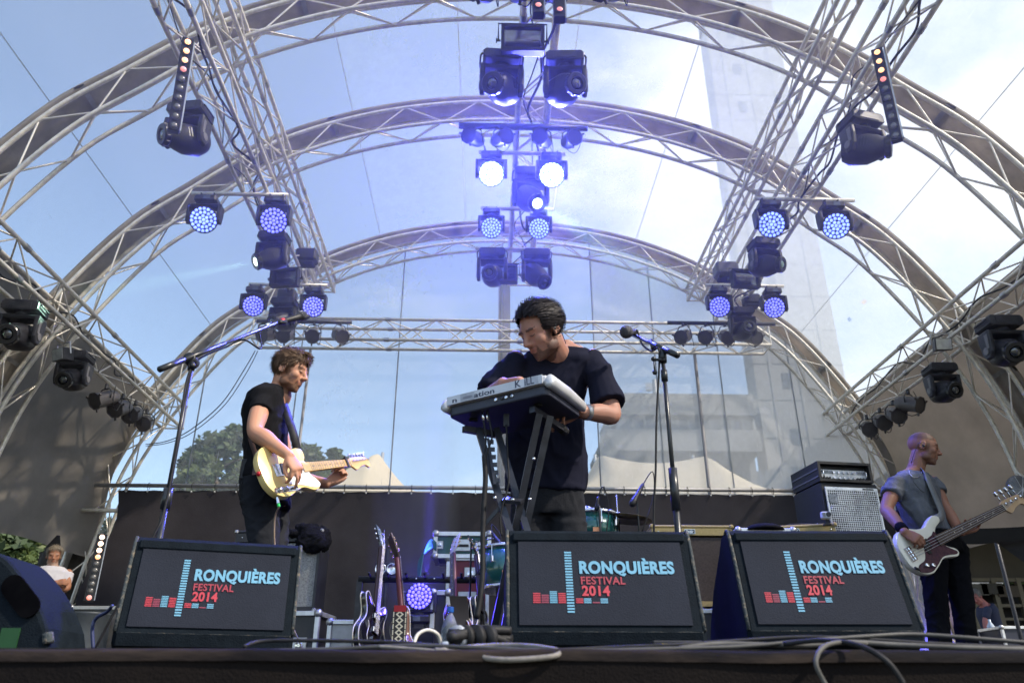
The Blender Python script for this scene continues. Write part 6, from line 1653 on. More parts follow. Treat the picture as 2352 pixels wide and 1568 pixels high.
limb(sh, [shL + V((.0, -.02, 0)), shL.lerp(elL, .2), shL.lerp(elL, .38)], [.066, .064, .062], cap=False)
me = remesh(sh, .0075, 4, 'tshirt'); wrinkle(me, .0045, 8, 3); me.materials.clear(); me.materials.append(SHIRTBK); part('tshirt', me, None, root, world=True)
tz = MB(); torso(tz, [(a, b, c + .008, d, e + .008) for a, b, c, d, e in tr[:3]][:2] + [(tr[2][0].lerp(tr[1][0], .5), S, .158, Fd, .112)])
for h_, k_, off in ((hipR, knR, -.06), (hipL, knL, .05)):
    k2 = V((k_.x, k_.y, .52)); an = V((k_.x + off, k_.y + .04, .12)); limb(tz, [h_, h_.lerp(k2, .45), k2, k2.lerp(an, .4), an], [.100, .084, .062, .060, .052])
me = remesh(tz, .010, 4, 'jeans'); wrinkle(me, .005, 9, 7, (1, 1, 1.2)); me.materials.clear(); me.materials.append(JEANBK); part('jeans', me, None, root, world=True)
sm = MB()
for k_, off in ((knR, -.06), (knL, .05)): shoe(sm, (k_.x + off, k_.y + .04, .09), Fd)
for i, (k_, off) in enumerate(((knR, -.06), (knL, .05))):
    q = MB(); shoe(q, (k_.x + off, k_.y + .04, .09), Fd); part('shoe', q, SHOE, root, True, world=True)
hair(root, HG, 'short', hair_mat('light_brown_hair', (.055, .030, .018), (.16, .095, .055)), 3, 3600, .014, .036, lambda p: V((0, .5 if p.z > .07 else -.25, -.1 if p.z > .05 else -.9)))
fr_ = MB()                                                                     # tousled quiff
rd = random.Random(5)
for k in range(70):
    a = V((rd.uniform(-.050, .045), rd.uniform(.0, .062), .108 + rd.uniform(-.012, .008))); d = V((rd.uniform(-.4, .4), 1, rd.uniform(-.35, .45))).normalized()
    a.z -= max(0, a.y - .04) * .55
    pts_ = [HG @ (a + d * .045 * u + V((0, 0, .008 * math.sin(PI * u)))) for u in (0, .35, .7, 1)]
    fr_.tube(pts_, [.0038, .004, .003, .0008], 5)
part('quiff', fr_, MATS['light_brown_hair'], root, True, world=True)['kind'] = 'stuff'
eyes(root, HG)
bp_ = MB().box((0, 0, 0), (.03, .07, .11), mtx(P(560, 1080, 4.0), Fd, S, V((0, 0, 1))), .006); part('belt_pack', bp_, BLACK, root, world=True)
part('belt_pack_wire', MB().tube([P(560, 1095, 3.98), P(552, 1118, 3.96), P(548, 1135, 3.96), P(556, 1146, 3.97), P(566, 1130, 3.99)], .003, 5, 5), RUBBER, root, True, world=True)
# his guitar
TELE = [V((p.x * .94, p.y)) for p in sym([(-.200, 0), (-.192, -.08), (-.14, -.145), (-.06, -.160), (.02, -.130), (.08, -.120), (.14, -.142), (.185, -.138), (.212, -.105), (.195, -.070), (.160, -.045), (.150, -.015), (.150, .030), (.175, .075), (.172, .115), (.13, .132), (.07, .122), (.0, .128), (-.07, .155), (-.14, .142), (-.19, .08)])]
YEL = mat('butter_yellow_lacquer', (.80, .62, .24), .22, 0, .06, 3, coat=.6)
tele = thing('electric_guitar', 'pale yellow electric guitar with maple neck and white pickguard held by the man in profile', 'guitar', M=MG)
guitar(tele, TELE, .044, YEL, .50, neck_m=MAPLE, board_m=MAPLE, head='line', bridge_x=-.05, neck_start=.14, nfr=16, edge_r=.005, nw=(.056, .044), headl=.17)
pg = [p.xy for p in sym([(.148, .035), (.10, .040), (.055, .040), (.03, .005), (.0, -.045), (-.035, -.075), (-.01, -.095), (.06, -.105), (.13, -.125), (.175, -.128), (.195, -.108), (.17, -.07), (.148, -.04)])]
WHP = mat('white_pickguard', (.74, .73, .70), .3)
part('pickguard', MB().prism(pg, .003, Matrix.Translation((0, 0, .0235))), WHP, tele)
part('bridge_plate', MB().box((-.055, 0, .0245), (.082, .075, .004), None, .001), CHROME, tele)
part('bridge_pickup', MB().box((-.038, .0, .028), (.020, .066, .006), Matrix.Rotation(-.15, 4, 'Z')), RING, tele)
for k in range(3): part('saddle', MB().cyl((-.075, -.024 + k * .022, .030), (-.075, -.006 + k * .022, .030), .004, n=8), STEEL, tele)
part('control_plate', MB().prism(rrect(-.15, .02, -.135, -.103, .015), .003, Matrix.Translation((-.0, .0, .0238)) ), CHROME, tele)
for x_ in (-.115, -.07): part('control_knob', MB().lathe([(.010, .024), (.010, .040), (.008, .042)], Matrix.Translation((x_, -.119, 0)), 12), STEEL, tele, True)
part('switch', MB().box((-.015, -.119, .030), (.03, .006, .012)).ell((.004, -.119, .036), (.006, .005, .005), None, 8, 6), BLACK, tele)
part('neck_pickup', MB().box((.118, 0, .026), (.016, .060, .006)), CHROME, tele)
part('strap_button', MB().lathe([(.014, -.203), (.014, -.212), (.006, -.216)], Matrix.Rotation(PI / 2, 4, 'Y') @ Matrix.Rotation(0, 4, 'Z'), 12), mat('red_strap_lock', (.5, .01, .02), .35), tele, True) if False else part('strap_button', MB().ell((-.194, .0, .004), (.010, .014, .014), None, 12, 8), mat('red_strap_lock', (.5, .01, .02), .35), tele, True)
ja = MG @ V((-.13, -.150, 0)); 
part('jack_plug', MB().cyl((-.125, -.150, 0), (-.135, -.185, 0), .008, n=10), CHROME, tele); part('jack_band', MB().cyl((-.1355, -.187, 0), (-.139, -.205, 0), .0085, n=10), mat('green_band', (.01, .45, .08), .4), tele)
part('capo', MB().box((.47, 0, .036), (.014, .060, .010)).box((.47, .034, .018), (.014, .010, .05)), BLACK, tele)
jb = MG @ V((-.140, -.206, 0))
cable([jb, P(632, 1185, 3.86), P(630, 1225, 3.88), P(632, 1262, 3.9), P(640, 1330, 3.9), P(665, 1420, 3.8), P(700, 1500, 3.7)], .0040, 'brown grey guitar lead hanging from the yellow guitar', None, mat('tan_lead', (.26, .19, .13), .6))
stp = thing('guitar_strap', 'dark strap running over the shoulder of the man in profile to the yellow guitar', 'guitar strap', P(640, 950, 4.0))
def ribbon(pts, w, nrm, k=6):
    p = spline(pts, k); m = MB(); vs = []
    for i, q in enumerate(p):
        t = (p[min(i + 1, len(p) - 1)] - p[max(i - 1, 0)]).normalized(); s_ = t.cross(V(nrm)).normalized() * w / 2; n_ = V(nrm).normalized() * .0025
        vs += [q - s_ - n_, q + s_ - n_, q + s_ + n_, q - s_ + n_]
    fs = [(i * 4 + a, i * 4 + (a + 1) % 4, (i + 1) * 4 + (a + 1) % 4, (i + 1) * 4 + a) for i in range(len(p) - 1) for a in range(4)]
    return m.add(vs, fs)
wp(stp, ribbon([P(634, 905, 4.18), P(652, 930, 4.08), P(664, 965, 4.0), P(675, 1000, 3.98), MG @ V((.15, .12, .0))], .042, (.35, -.93, .1)), 'front_band', RUBBER, True)
wp(stp, ribbon([MG @ V((-.205, 0, .0)), P(592, 1050, 3.93), P(580, 1010, 3.95), P(572, 960, 4.0)], .040, (.1, -1, .1)), 'back_band', mat('strap_brown', (.05, .02, .015), .6), True)

# ---- keyboard player, centre ---------------------------------------------------------------
SK2 = skin_mat('skin_cool', (.36, .20, .15), (.018, .010, .010))
root = person_root('tall man in a dark t-shirt bending over the keyboard, dark hair combed back', (P(1260, 1200, 3.32).x, 3.32, 0))
HK = head_frame(P(1243, 760, 3.04), (-.72, -.40, -.56), (.22, 0, 1), 1.03)
body = MB(); head(body, HK, 1.1)
nb = P(1286, 818, 3.17)
limb(body, [HK @ V((0, -.025, -.05)), (HK @ V((0, -.02, -.09))).lerp(nb, .4), nb], [.058, .058, .060])
S = V((-1, .08, 0)).normalized(); Fd = V((-.08, -1, -.18)).normalized()
sR, sL = P(1184, 828, 3.17), P(1362, 824, 3.19)
tr = [(P(1258, 1160, 3.36), S, .150, Fd, .105), (P(1254, 1100, 3.36), S, .160, Fd, .110), (P(1253, 1030, 3.34), S, .155, Fd, .105), (P(1256, 960, 3.30), S, .165, Fd, .105), (P(1264, 880, 3.25), S, .185, Fd, .115), (P(1272, 832, 3.21), S, .175, Fd, .095), (P(1280, 806, 3.19), S, .140, Fd, .070), (P(1290, 784, 3.18), S, .062, Fd, .050)]
torso(body, [(a, b, c - .014, d, e - .012) for a, b, c, d, e in tr])
eR, wR = P(1118, 922, 3.08), P(1156, 882, 2.86)
eL, wL = P(1406, 950, 3.12), P(1338, 946, 3.02)
limb(body, [sR, sR.lerp(eR, .5), eR, eR.lerp(wR, .35), wR], [.046, .044, .038, .040, .028])
limb(body, [sL, sL.lerp(eL, .5), eL, eL.lerp(wL, .4), wL], [.046, .044, .040, .041, .029])
hand(body, wR, V((.75, -.35, .02)), V((0, .1, -1)), s=1.0, thumb=1, curls=((20, 45, 30), (25, 50, 35), (30, 50, 35), (35, 50, 30)), spread=.15)
hand(body, wL, V((-.9, -.25, -.15)), V((0, .1, -1)), s=1.0, thumb=-1, curl=(25, 40, 25), spread=.12)
hR, hL = P(1222, 1150, 3.36), P(1290, 1150, 3.36)
for h_, sx in ((hR, -.03), (hL, .03)):
    k2 = V((h_.x + sx, h_.y - .02, .44)); an = V((h_.x + sx * 1.4, h_.y + .04, .09)); limb(body, [h_, h_.lerp(k2, .5), k2, k2.lerp(an, .35), an], [.078, .066, .048, .048, .034])
me = remesh(body, .0055, 3, 'body'); paint(me, HK, 1.0); me.materials.clear(); me.materials.append(SK2); part('body', me, None, root, world=True)
sh = MB(); torso(sh, [(P(1250, 1126, 3.36), S, .172, Fd, .128), (P(1252, 1090, 3.36), S, .176, Fd, .128), (P(1250, 1020, 3.33), S, .174, Fd, .125), (P(1252, 950, 3.29), S, .164, Fd, .122), (P(1260, 890, 3.25), S, .168, Fd, .122), (P(1272, 835, 3.21), S, .180, Fd, .105), (P(1281, 806, 3.19), S, .142, Fd, .078)], 26)
limb(sh, [sR + V((.02, 0, 0)), sR.lerp(eR, .35), sR.lerp(eR, .84)], [.052, .060, .072], cap=False)
limb(sh, [sL + V((-.02, 0, 0)), sL.lerp(eL, .35), sL.lerp(eL, .84)], [.054, .062, .078], cap=False)
me = remesh(sh, .0075, 4, 'tshirt'); wrinkle(me, .0065, 6, 11); me.materials.clear(); me.materials.append(SHIRTNV); part('tshirt', me, None, root, world=True)
tz = MB(); torso(tz, [(P(1256, 1180, 3.36), S, .155, Fd, .115), (tr[1][0], S, .160, Fd, .112)])
for h_, sx in ((hR, -.03), (hL, .03)):
    k2 = V((h_.x + sx, h_.y - .02, .44)); an = V((h_.x + sx * 1.4, h_.y + .04, .12)); limb(tz, [h_, h_.lerp(k2, .45), k2, k2.lerp(an, .4), an], [.098, .088, .070, .064, .056])
me = remesh(tz, .010, 4, 'trousers'); wrinkle(me, .005, 8, 17, (1, 1, 1)); me.materials.clear(); me.materials.append(JEANBK); part('trousers', me, None, root, world=True)
for h_, sx in ((hR, -.042), (hL, .042)):
    q = MB(); shoe(q, (h_.x + sx, h_.y + .04, .09), (0, -1, 0)); part('shoe', q, SHOE, root, True, world=True)
hair(root, HK, 'slick', hair_mat('dark_combed_hair', (.008, .006, .008), (.020, .014, .018), .55), 8, 7000, .013, .075, lambda p: V((.45 if p.x > -.02 else -.6, -1, .25 if p.z > .07 else -.30)))
eyes(root, HK)
part('in_ear_monitor', MB().ell((-.082, -.002, -.010), (.006, .008, .008), HK, 10, 7).tube([HK @ V((-.086, -.002, -.012)), HK @ V((-.086, -.022, .012)), HK @ V((-.076, -.035, -.02)), HK @ V((-.06, -.045, -.09))], .0018, 5, 4), RING, root, True, world=True)
part('wristwatch', MB().lathe([(.031, -.012), (.034, -.008), (.034, .008), (.031, .012)], mtx(wL + (eL - wL).normalized() * .025, *frame(eL - wL)), 18), STEEL, root, True, world=True)

# ---- bass guitarist, right -----------------------------------------------------------------
SK3 = skin_mat('skin_tanned', (.27, .135, .085), (.06, .035, .025))
YBs = 5.50
root = person_root('bald man in a grey t-shirt playing a white bass guitar', (P(2165, 1400, YBs).x, YBs, 0))
HBs = head_frame(P(2122, 1030, YBs - .02), (.86, -.42, -.24), (.20, 0, 1), 1.04)
body = MB(); head(body, HBs, 1.15)
nb = P(2099, 1088, YBs + .02)
limb(body, [HBs @ V((0, -.03, -.05)), (HBs @ V((0, -.028, -.09))).lerp(nb, .4), nb], [.056, .060, .062])
S = V((-.87, -.45, 0)).normalized(); Fd = V((.48, -.87, 0)).normalized()
sR, sL = P(2056, 1110, YBs - .06), P(2141, 1106, YBs + .10)
tr = [(P(2163, 1270, YBs), S, .160, Fd, .115), (P(2150, 1235, YBs), S, .162, Fd, .115), (P(2130, 1205, YBs), S, .145, Fd, .105), (P(2112, 1160, YBs), S, .158, Fd, .110), (P(2102, 1125, YBs), S, .178, Fd, .115), (P(2099, 1103, YBs), S, .180, Fd, .092), (P(2098, 1086, YBs), S, .125, Fd, .070), (P(2099, 1074, YBs), S, .062, Fd, .055)]
torso(body, [(a, b, c - .012, d, e - .010) for a, b, c, d, e in tr])
b0, b1 = P(2088, 1274, 5.12), P(2297, 1169, 5.42)
BX = (b1 - b0).normalized(); bz_ = V((.12, -1, .12)); bz_ = (bz_ - BX * bz_.dot(BX)).normalized(); by_ = bz_.cross(BX)
BSC = (b1 - b0).length / .864; MBs = mtx(b0, BX, by_, bz_) @ Matrix.Scale(BSC, 4) @ Matrix.Translation((.10, 0, 0))
eR, wR = P(2036, 1170, 5.34), P(2078, 1222, 5.10)
limb(body, [sR, sR.lerp(eR, .5), eR, eR.lerp(wR, .3), wR], [.048, .050, .043, .044, .028])
hand(body, wR, P(2122, 1246, 5.04) - wR, V((.1, 1, -.25)), s=1.0, thumb=1, curls=((35, 40, 25), (40, 45, 25), (45, 45, 25), (50, 45, 25)), spread=.06)
hp = MBs @ V((.50, -.04, -.01)); eL = P(2170, 1163, 5.52); wL = P(2207, 1222, 5.35)
limb(body, [sL, sL.lerp(eL, .5), eL, eL.lerp(wL, .35), wL], [.046, .047, .040, .041, .028])
hand(body, wL, BX * .8 + V((.15, 0, .15)), V((.05, -.75, .55)), s=1.02, thumb=1, curls=((10, 50, 35), (25, 55, 40), (40, 60, 40), (50, 60, 40)), spread=.12)
hR, hL = P(2140, 1262, YBs - .03), P(2188, 1262, YBs + .05)
legs = ((hR, P(2148, 1360, YBs - .05), P(2152, 1470, YBs)), (hL, P(2206, 1360, YBs + .02), P(2214, 1470, YBs + .06)))
for h_, k_, a_ in legs:
    an = V((a_.x, a_.y, .09)); limb(body, [h_, h_.lerp(k_, .5), k_, k_.lerp(an, .35), an], [.078, .064, .048, .050, .034])
me = remesh(body, .0055, 3, 'body'); paint(me, HBs, .7, 1.0, True, 1.0); me.materials.clear(); me.materials.append(SK3); part('body', me, None, root, world=True)
GRT = mat('washed_grey_tshirt', (.060, .064, .074), .92, 0, .35, 3.2, .4, 300, col2=(.17, .18, .20), thresh=(.38, .66), detail=8)
sh = MB(); torso(sh, [(P(2142, 1222, YBs), S, .160, Fd, .118)] + [(a, b, c + .012, d, e + .012) for a, b, c, d, e in tr[2:6]] + [(P(2098, 1088, YBs), S, .128, Fd, .072)])
limb(sh, [sR + V((.02, 0, 0)), sR.lerp(eR, .25), sR.lerp(eR, .48)], [.066, .068, .070], cap=False)
limb(sh, [sL + V((-.02, 0, 0)), sL.lerp(eL, .25), sL.lerp(eL, .46)], [.064, .064, .066], cap=False)
me = remesh(sh, .0075, 4, 'tshirt'); wrinkle(me, .005, 8, 21); me.materials.clear(); me.materials.append(GRT); part('tshirt', me, None, root, world=True)
tz = MB(); torso(tz, [(a, b, c + .008, d, e + .008) for a, b, c, d, e in tr[:2]] + [(tr[2][0].lerp(tr[1][0], .6), S, .158, Fd, .116)])
for h_, k_, a_ in legs:
    an = V((a_.x, a_.y, .12)); limb(tz, [h_, h_.lerp(k_, .45), k_, k_.lerp(an, .4), an], [.100, .092, .078, .072, .070])
me = remesh(tz, .010, 4, 'trousers'); wrinkle(me, .005, 8, 27, (1, 1, 1)); me.materials.clear(); me.materials.append(TROUBK); part('trousers', me, None, root, world=True)
for h_, k_, a_ in legs:
    q = MB(); shoe(q, (a_.x, a_.y, .09), Fd); part('shoe', q, SHOE, root, True, world=True)
eyes(root, HBs)
part('wristband', MB().lathe([(.030, -.035), (.036, -.028), (.037, .028), (.033, .036)], mtx(wR + (eR - wR).normalized() * .05, *frame(eR - wR)), 18), TROUBK, root, True, world=True)
part('wristwatch', MB().lathe([(.029, -.010), (.033, -.006), (.033, .006), (.029, .010)], mtx(wL + (eL - wL).normalized() * .03, *frame(eL - wL)), 18), RING, root, True, world=True)
part('necklace', MB().tube([P(2088, 1078, 5.42), P(2090, 1088, 5.36), P(2100, 1096, 5.34), P(2112, 1093, 5.37), P(2118, 1082, 5.42)], .0035, 6, 5), STEEL, root, True, world=True)
part('bead_chain', MB().tube([P(2090, 1082, 5.40), P(2098, 1105, 5.33), P(2122, 1130, 5.33), P(2128, 1105, 5.36), P(2122, 1084, 5.42)], .0022, 5, 5), RING, root, True, world=True)
part('in_ear_monitor', MB().ell((.082, -.002, -.010), (.006, .010, .010), HBs, 10, 7).tube([HBs @ V((.086, -.002, -.012)), HBs @ V((.084, -.030, .01)), HBs @ V((.07, -.055, -.05)), HBs @ V((.04, -.075, -.13))], .0022, 5, 4), RING, root, True, world=True)
PB = [V((p.x * .88, p.y * .80)) for p in sym([(-.185, 0), (-.175, .09), (-.115, .155), (-.03, .165), (.05, .130), (.12, .120), (.19, .150), (.250, .165), (.290, .140), (.275, .105), (.21, .080), (.175, .045), (.172, 0), (.180, -.035), (.205, -.062), (.250, -.095), (.258, -.130), (.225, -.148), (.165, -.132), (.10, -.122), (.03, -.150), (-.05, -.172), (-.125, -.145), (-.175, -.08)])]
CREAM = mat('cream_white_lacquer', (.70, .66, .54), .25, 0, .05, 4, coat=.5)
bass = thing('bass_guitar', 'cream white bass guitar with dark tortoise pickguard held by the bald man', 'guitar', M=MBs)
guitar(bass, PB, .044, CREAM, .764, neck_m=MAPLE, board_m=ROSE, head='line', bridge_x=-.10, neck_start=.15, nfr=19, nstr=4, edge_r=.010, nw=(.060, .042), headl=.20, head_m=mat('natural_maple_head', (.55, .36, .20), .4, 0, .15, 8))
pgb = [V((p.x * .88, p.y * .80)) for p in sym([(.168, .062), (.13, .050), (.075, .040), (.02, .018), (-.02, -.045), (-.055, -.075), (-.115, -.085), (-.145, -.115), (-.115, -.143), (-.05, -.158), (.02, -.138), (.10, -.108), (.165, -.116), (.222, -.130), (.240, -.115), (.20, -.075), (.172, -.035)])]
TORT = mat('tortoise_pickguard', (.030, .012, .022), .25, 0, .4, 60, col2=(.085, .030, .040))
part('pickguard', MB().prism(pgb, .003, Matrix.Translation((0, 0, .0235))), TORT, bass)
for k, (x_, y_) in enumerate(((.045, .012), (.018, -.018))): part('pickup', MB().box((x_, y_, .027), (.026, .052, .010), None, .003), RING, bass)
for x_, y_ in ((-.066, -.086), (-.026, -.100)): part('control_knob', MB().lathe([(.012, .024), (.012, .042), (.009, .044)], Matrix.Translation((x_, y_, 0)), 14), CHROME, bass, True)
part('bridge', MB().box((-.11, 0, .026), (.045, .080, .005)), CHROME, bass)
for k in range(4): part('saddle', MB().cyl((-.11, -.034 + k * .019, .032), (-.11, -.022 + k * .019, .032), .006, n=8), CHROME, bass)
part('jack_plug', MB().cyl((-.125, -.088, .026), (-.155, -.07, .036), .007, n=8), BLACK, bass)
part('strap_button', MB().ell((.250, .108, 0), (.008, .008, .012), None, 10, 7), CHROME, bass, True)
stp = thing('guitar_strap', 'pale grey strap over the shoulder of the bald man to the white bass', 'guitar strap', P(2130, 1100, 5.4))
wp(stp, ribbon([P(2108, 1075, 5.55), P(2125, 1084, 5.42), P(2135, 1110, 5.36), P(2150, 1145, 5.34), P(2163, 1180, 5.34), MBs @ V((.250, .105, 0))], .055, (.4, -.9, .1)), 'front_band', mat('grey_strap', (.16, .165, .17), .7), True)
wp(stp, ribbon([P(2060, 1120, 5.68), P(2064, 1160, 5.66), P(2068, 1200, 5.6), P(2078, 1235, 5.4)], .05, (.2, -.9, .1)), 'back_band', RUBBER, True)

# ---- stage hand in white at the left -------------------------------------------------------
YW_ = 9.9
SK4 = skin_mat('skin_sun', (.40, .20, .12), (.42, .38, .34))
WHT = mat('white_tshirt', (.62, .60, .64), .85, 0, .06, 6, .2, 200)
root = person_root('grey haired man in a white t-shirt standing with folded arms', (P(120, 1400, YW_).x, YW_, 0))
HW = head_frame(P(124, 1277, YW_), (.45, -.85, -.12), (0, 0, 1), 1.0)
body = MB(); head(body, HW, 1.1); c0 = P(120, 1308, YW_)
limb(body, [HW @ V((0, -.03, -.05)), c0], [.055, .068])
S, Fd = V((-.95, -.3, 0)).normalized(), V((.3, -.95, 0)).normalized()
tr = [(V((c0.x, YW_, .85)), S, .16, Fd, .12), (V((c0.x, YW_, 1.05)), S, .16, Fd, .12), (V((c0.x, YW_, 1.25)), S, .18, Fd, .12), (V((c0.x, YW_, 1.37)), S, .19, Fd, .09), (V((c0.x, YW_, 1.44)), S, .09, Fd, .06)]
torso(body, [(a, b, c - .012, d, e - .01) for a, b, c, d, e in tr])
q1, q2 = V((c0.x, YW_, 1.36)) + S * .18, V((c0.x, YW_, 1.36)) - S * .18
for s_, a_ in ((q1, -1), (q2, 1)):
    e_ = V((s_.x, s_.y, 1.17)) + Fd * .10 - S * (.03 * a_); w_2 = V((c0.x, YW_, 1.22)) + Fd * .22 + S * (.11 * a_)
    limb(body, [s_, s_.lerp(e_, .5), e_, e_.lerp(w_2, .5), w_2], [.052, .047, .042, .038, .028]); hand(body, w_2, S * a_ + V((0, 0, .15)), Fd * -1, s=.95, thumb=a_)
limb(body, [V((c0.x - .08, YW_, .85)), V((c0.x - .10, YW_, .45)), V((c0.x - .10, YW_, .09))], [.08, .05, .035]); limb(body, [V((c0.x + .08, YW_, .85)), V((c0.x + .10, YW_, .45)), V((c0.x + .10, YW_, .09))], [.08, .05, .035])
me = remesh(body, .008, 3, 'body'); paint(me, HW, .6, .5); me.materials.clear(); me.materials.append(SK4); part('body', me, None, root, world=True)
sh = MB(); torso(sh, [(a, b, c + .014, d, e + .012) for a, b, c, d, e in tr[:4]] + [(V((c0.x, YW_, 1.425)), S, .12, Fd, .07)])
for s_ in (q1, q2): limb(sh, [s_, V((s_.x, s_.y, 1.22)) + Fd * .04], [.066, .062], cap=False)
me = remesh(sh, .012, 4, 'tshirt'); wrinkle(me, .006, 8, 31); me.materials.clear(); me.materials.append(WHT); part('tshirt', me, None, root, world=True)
tz = MB()
for s_ in (-1, 1): limb(tz, [V((c0.x + s_ * .08, YW_, .88)), V((c0.x + s_ * .10, YW_, .45)), V((c0.x + s_ * .10, YW_, .10))], [.105, .08, .065])
me = remesh(tz, .014, 3, 'trousers'); me.materials.clear(); me.materials.append(mat('pale_shorts', (.30, .28, .25), .9)); part('trousers', me, None, root, world=True)
hair(root, HW, 'slick', hair_mat('grey_blond_hair', (.16, .12, .08), (.42, .36, .28)), 12, 1600, .018, .05, lambda p: V((0, -.2, -1)))
eyes(root, HW, False)

# ---- crew member bent over at the right ----------------------------------------------------
YCr = 13.6
root = person_root('crew member in a dark blue t-shirt leaning over cases backstage', (P(2275, 1440, YCr).x, YCr, -.35))
HC = head_frame(P(2243, 1371, YCr), (-.78, -.45, -.45), (-.35, 0, 1), 1.0)
body = MB(); head(body, HC, 1.0); n0 = P(2262, 1390, YCr)
limb(body, [HC @ V((0, -.03, -.05)), n0], [.055, .07])
S, Fd = V((.3, -.95, 0)).normalized(), V((-.85, -.2, -.5)).normalized()
hipc = P(2284, 1455, YCr)
tr = [(hipc, S, .16, Fd, .13), (hipc.lerp(n0, .35), S, .16, Fd, .12), (hipc.lerp(n0, .75), S, .18, Fd, .12), (n0, S, .15, Fd, .08)]
torso(body, [(a, b, c - .012, d, e - .01) for a, b, c, d, e in tr])
sa, sb = P(2268, 1400, YCr - .2), P(2272, 1398, YCr + .15)
for s_, e_ in ((sa, P(2263, 1430, YCr - .25)), (sb, P(2290, 1425, YCr + .1))):
    w_2 = e_ + V((-.05, -.1, -.25)); limb(body, [s_, e_, w_2], [.050, .042, .03]); hand(body, w_2, V((-.3, 0, -1)), V((0, 1, 0)), s=.9)
for s_ in (-1, 1): limb(body, [hipc + V((0, s_ * .09, 0)), V((hipc.x, YCr + s_ * .1, .15)), V((hipc.x, YCr + s_ * .1, -.30))], [.085, .06, .04])
me = remesh(body, .009, 3, 'body'); paint(me, HC, .2); me.materials.clear(); me.materials.append(skin_mat('skin_flushed', (.42, .17, .15))); part('body', me, None, root, world=True)
sh = MB(); torso(sh, [(a, b, c + .014, d, e + .012) for a, b, c, d, e in tr])
for s_, e_ in ((sa, P(2263, 1430, YCr - .25)), (sb, P(2290, 1425, YCr + .1))): limb(sh, [s_, s_.lerp(e_, .55)], [.066, .062])
me = remesh(sh, .014, 4, 'tshirt'); me.materials.clear(); me.materials.append(mat('blue_tshirt', (.025, .030, .065), .9)); part('tshirt', me, None, root, world=True)
tz = MB()
for s_ in (-1, 1): limb(tz, [hipc + V((0, s_ * .09, .02)), V((hipc.x, YCr + s_ * .1, .15)), V((hipc.x, YCr + s_ * .1, -.26))], [.11, .085, .07])
me = remesh(tz, .016, 3, 'trousers'); me.materials.clear(); me.materials.append(TROUBK); part('trousers', me, None, root, world=True)
hair(root, HC, 'slick', hair_mat('grey_hair', (.10, .095, .09), (.28, .27, .26)), 15, 1200, .02, .05, lambda p: V((0, -.4, -.8)))

# ---- drummer, almost hidden behind the keyboard player -------------------------------------
YD = 6.25
root = person_root('drummer almost hidden behind the keyboard player, striped shirt shoulder showing', (P(1300, 1240, YD).x, YD + .3, 0))
HD = head_frame(P(1297, 1138, YD), (.15, -1, -.35), (0, 0, 1), 1.0)
body = MB(); head(body, HD); n0 = P(1300, 1166, YD + .06)
limb(body, [HD @ V((0, -.03, -.05)), n0], [.055, .07])
S, Fd = V((-1, 0, 0)), V((0, -1, 0)); hz = .52
tr = [(V((n0.x, YD + .25, hz)), S, .16, Fd, .13), (V((n0.x, YD + .2, n0.z - .35)), S, .15, Fd, .11), (V((n0.x, YD + .1, n0.z - .12)), S, .18, Fd, .12), (n0, S, .12, Fd, .08)]
torso(body, [(a, b, c - .012, d, e - .01) for a, b, c, d, e in tr])
for s_ in (-1, 1):
    a = n0 + V((s_ * .165, 0, -.045)); b = a + V((s_ * .06, -.05, -.27)); c_ = b + V((-s_ * .12, -.24, .02))
    limb(body, [a, b, c_], [.05, .042, .028]); hand(body, c_, V((-s_ * .3, -1, 0)), V((0, 0, -1)), (60, 70, 40), s=.95, thumb=s_)
    limb(body, [V((n0.x + s_ * .1, YD + .25, hz)), V((n0.x + s_ * .2, YD - .18, hz + .02)), V((n0.x + s_ * .2, YD - .16, .08))], [.085, .06, .04])
me = remesh(body, .009, 3, 'body'); paint(me, HD, .2); me.materials.clear(); me.materials.append(SK2); part('body', me, None, root, world=True)
STR = bpy.data.materials.new('striped_cotton'); STR.use_nodes = True; n_, l_ = STR.node_tree.nodes, STR.node_tree.links
tc = n_.new('ShaderNodeTexCoord'); wv = n_.new('ShaderNodeTexWave'); wv.inputs['Scale'].default_value = 9; wv.bands_direction = 'X'; cr = n_.new('ShaderNodeValToRGB')
cr.color_ramp.elements[0].color = (.08, .14, .40, 1); cr.color_ramp.elements[1].color = (.62, .66, .72, 1); cr.color_ramp.elements[0].position = .35; cr.color_ramp.elements[1].position = .5
l_.new(tc.outputs['Object'], wv.inputs['Vector']); l_.new(wv.outputs['Fac'], cr.inputs[0]); l_.new(cr.outputs[0], n_['Principled BSDF'].inputs['Base Color']); n_['Principled BSDF'].inputs['Roughness'].default_value = .9
sh = MB(); torso(sh, [(a, b, c + .014, d, e + .012) for a, b, c, d, e in tr])
for s_ in (-1, 1): a = n0 + V((s_ * .165, 0, -.045)); limb(sh, [a, a + V((s_ * .03, -.02, -.13))], [.066, .066])
me = remesh(sh, .014, 4, 'shirt'); me.materials.clear(); me.materials.append(STR); part('shirt', me, None, root, world=True)
tz = MB()
for s_ in (-1, 1): limb(tz, [V((n0.x + s_ * .1, YD + .25, hz)), V((n0.x + s_ * .2, YD - .18, hz + .02)), V((n0.x + s_ * .2, YD - .16, .12))], [.11, .09, .07])
me = remesh(tz, .016, 3, 'trousers'); me.materials.clear(); me.materials.append(TROUBK); part('trousers', me, None, root, world=True)
hair(root, HD, 'slick', hair_mat('curly_brown_hair', (.06, .03, .02), (.16, .08, .05)), 18, 1500, .03, .05, lambda p: V((0, -.3, -.8)))
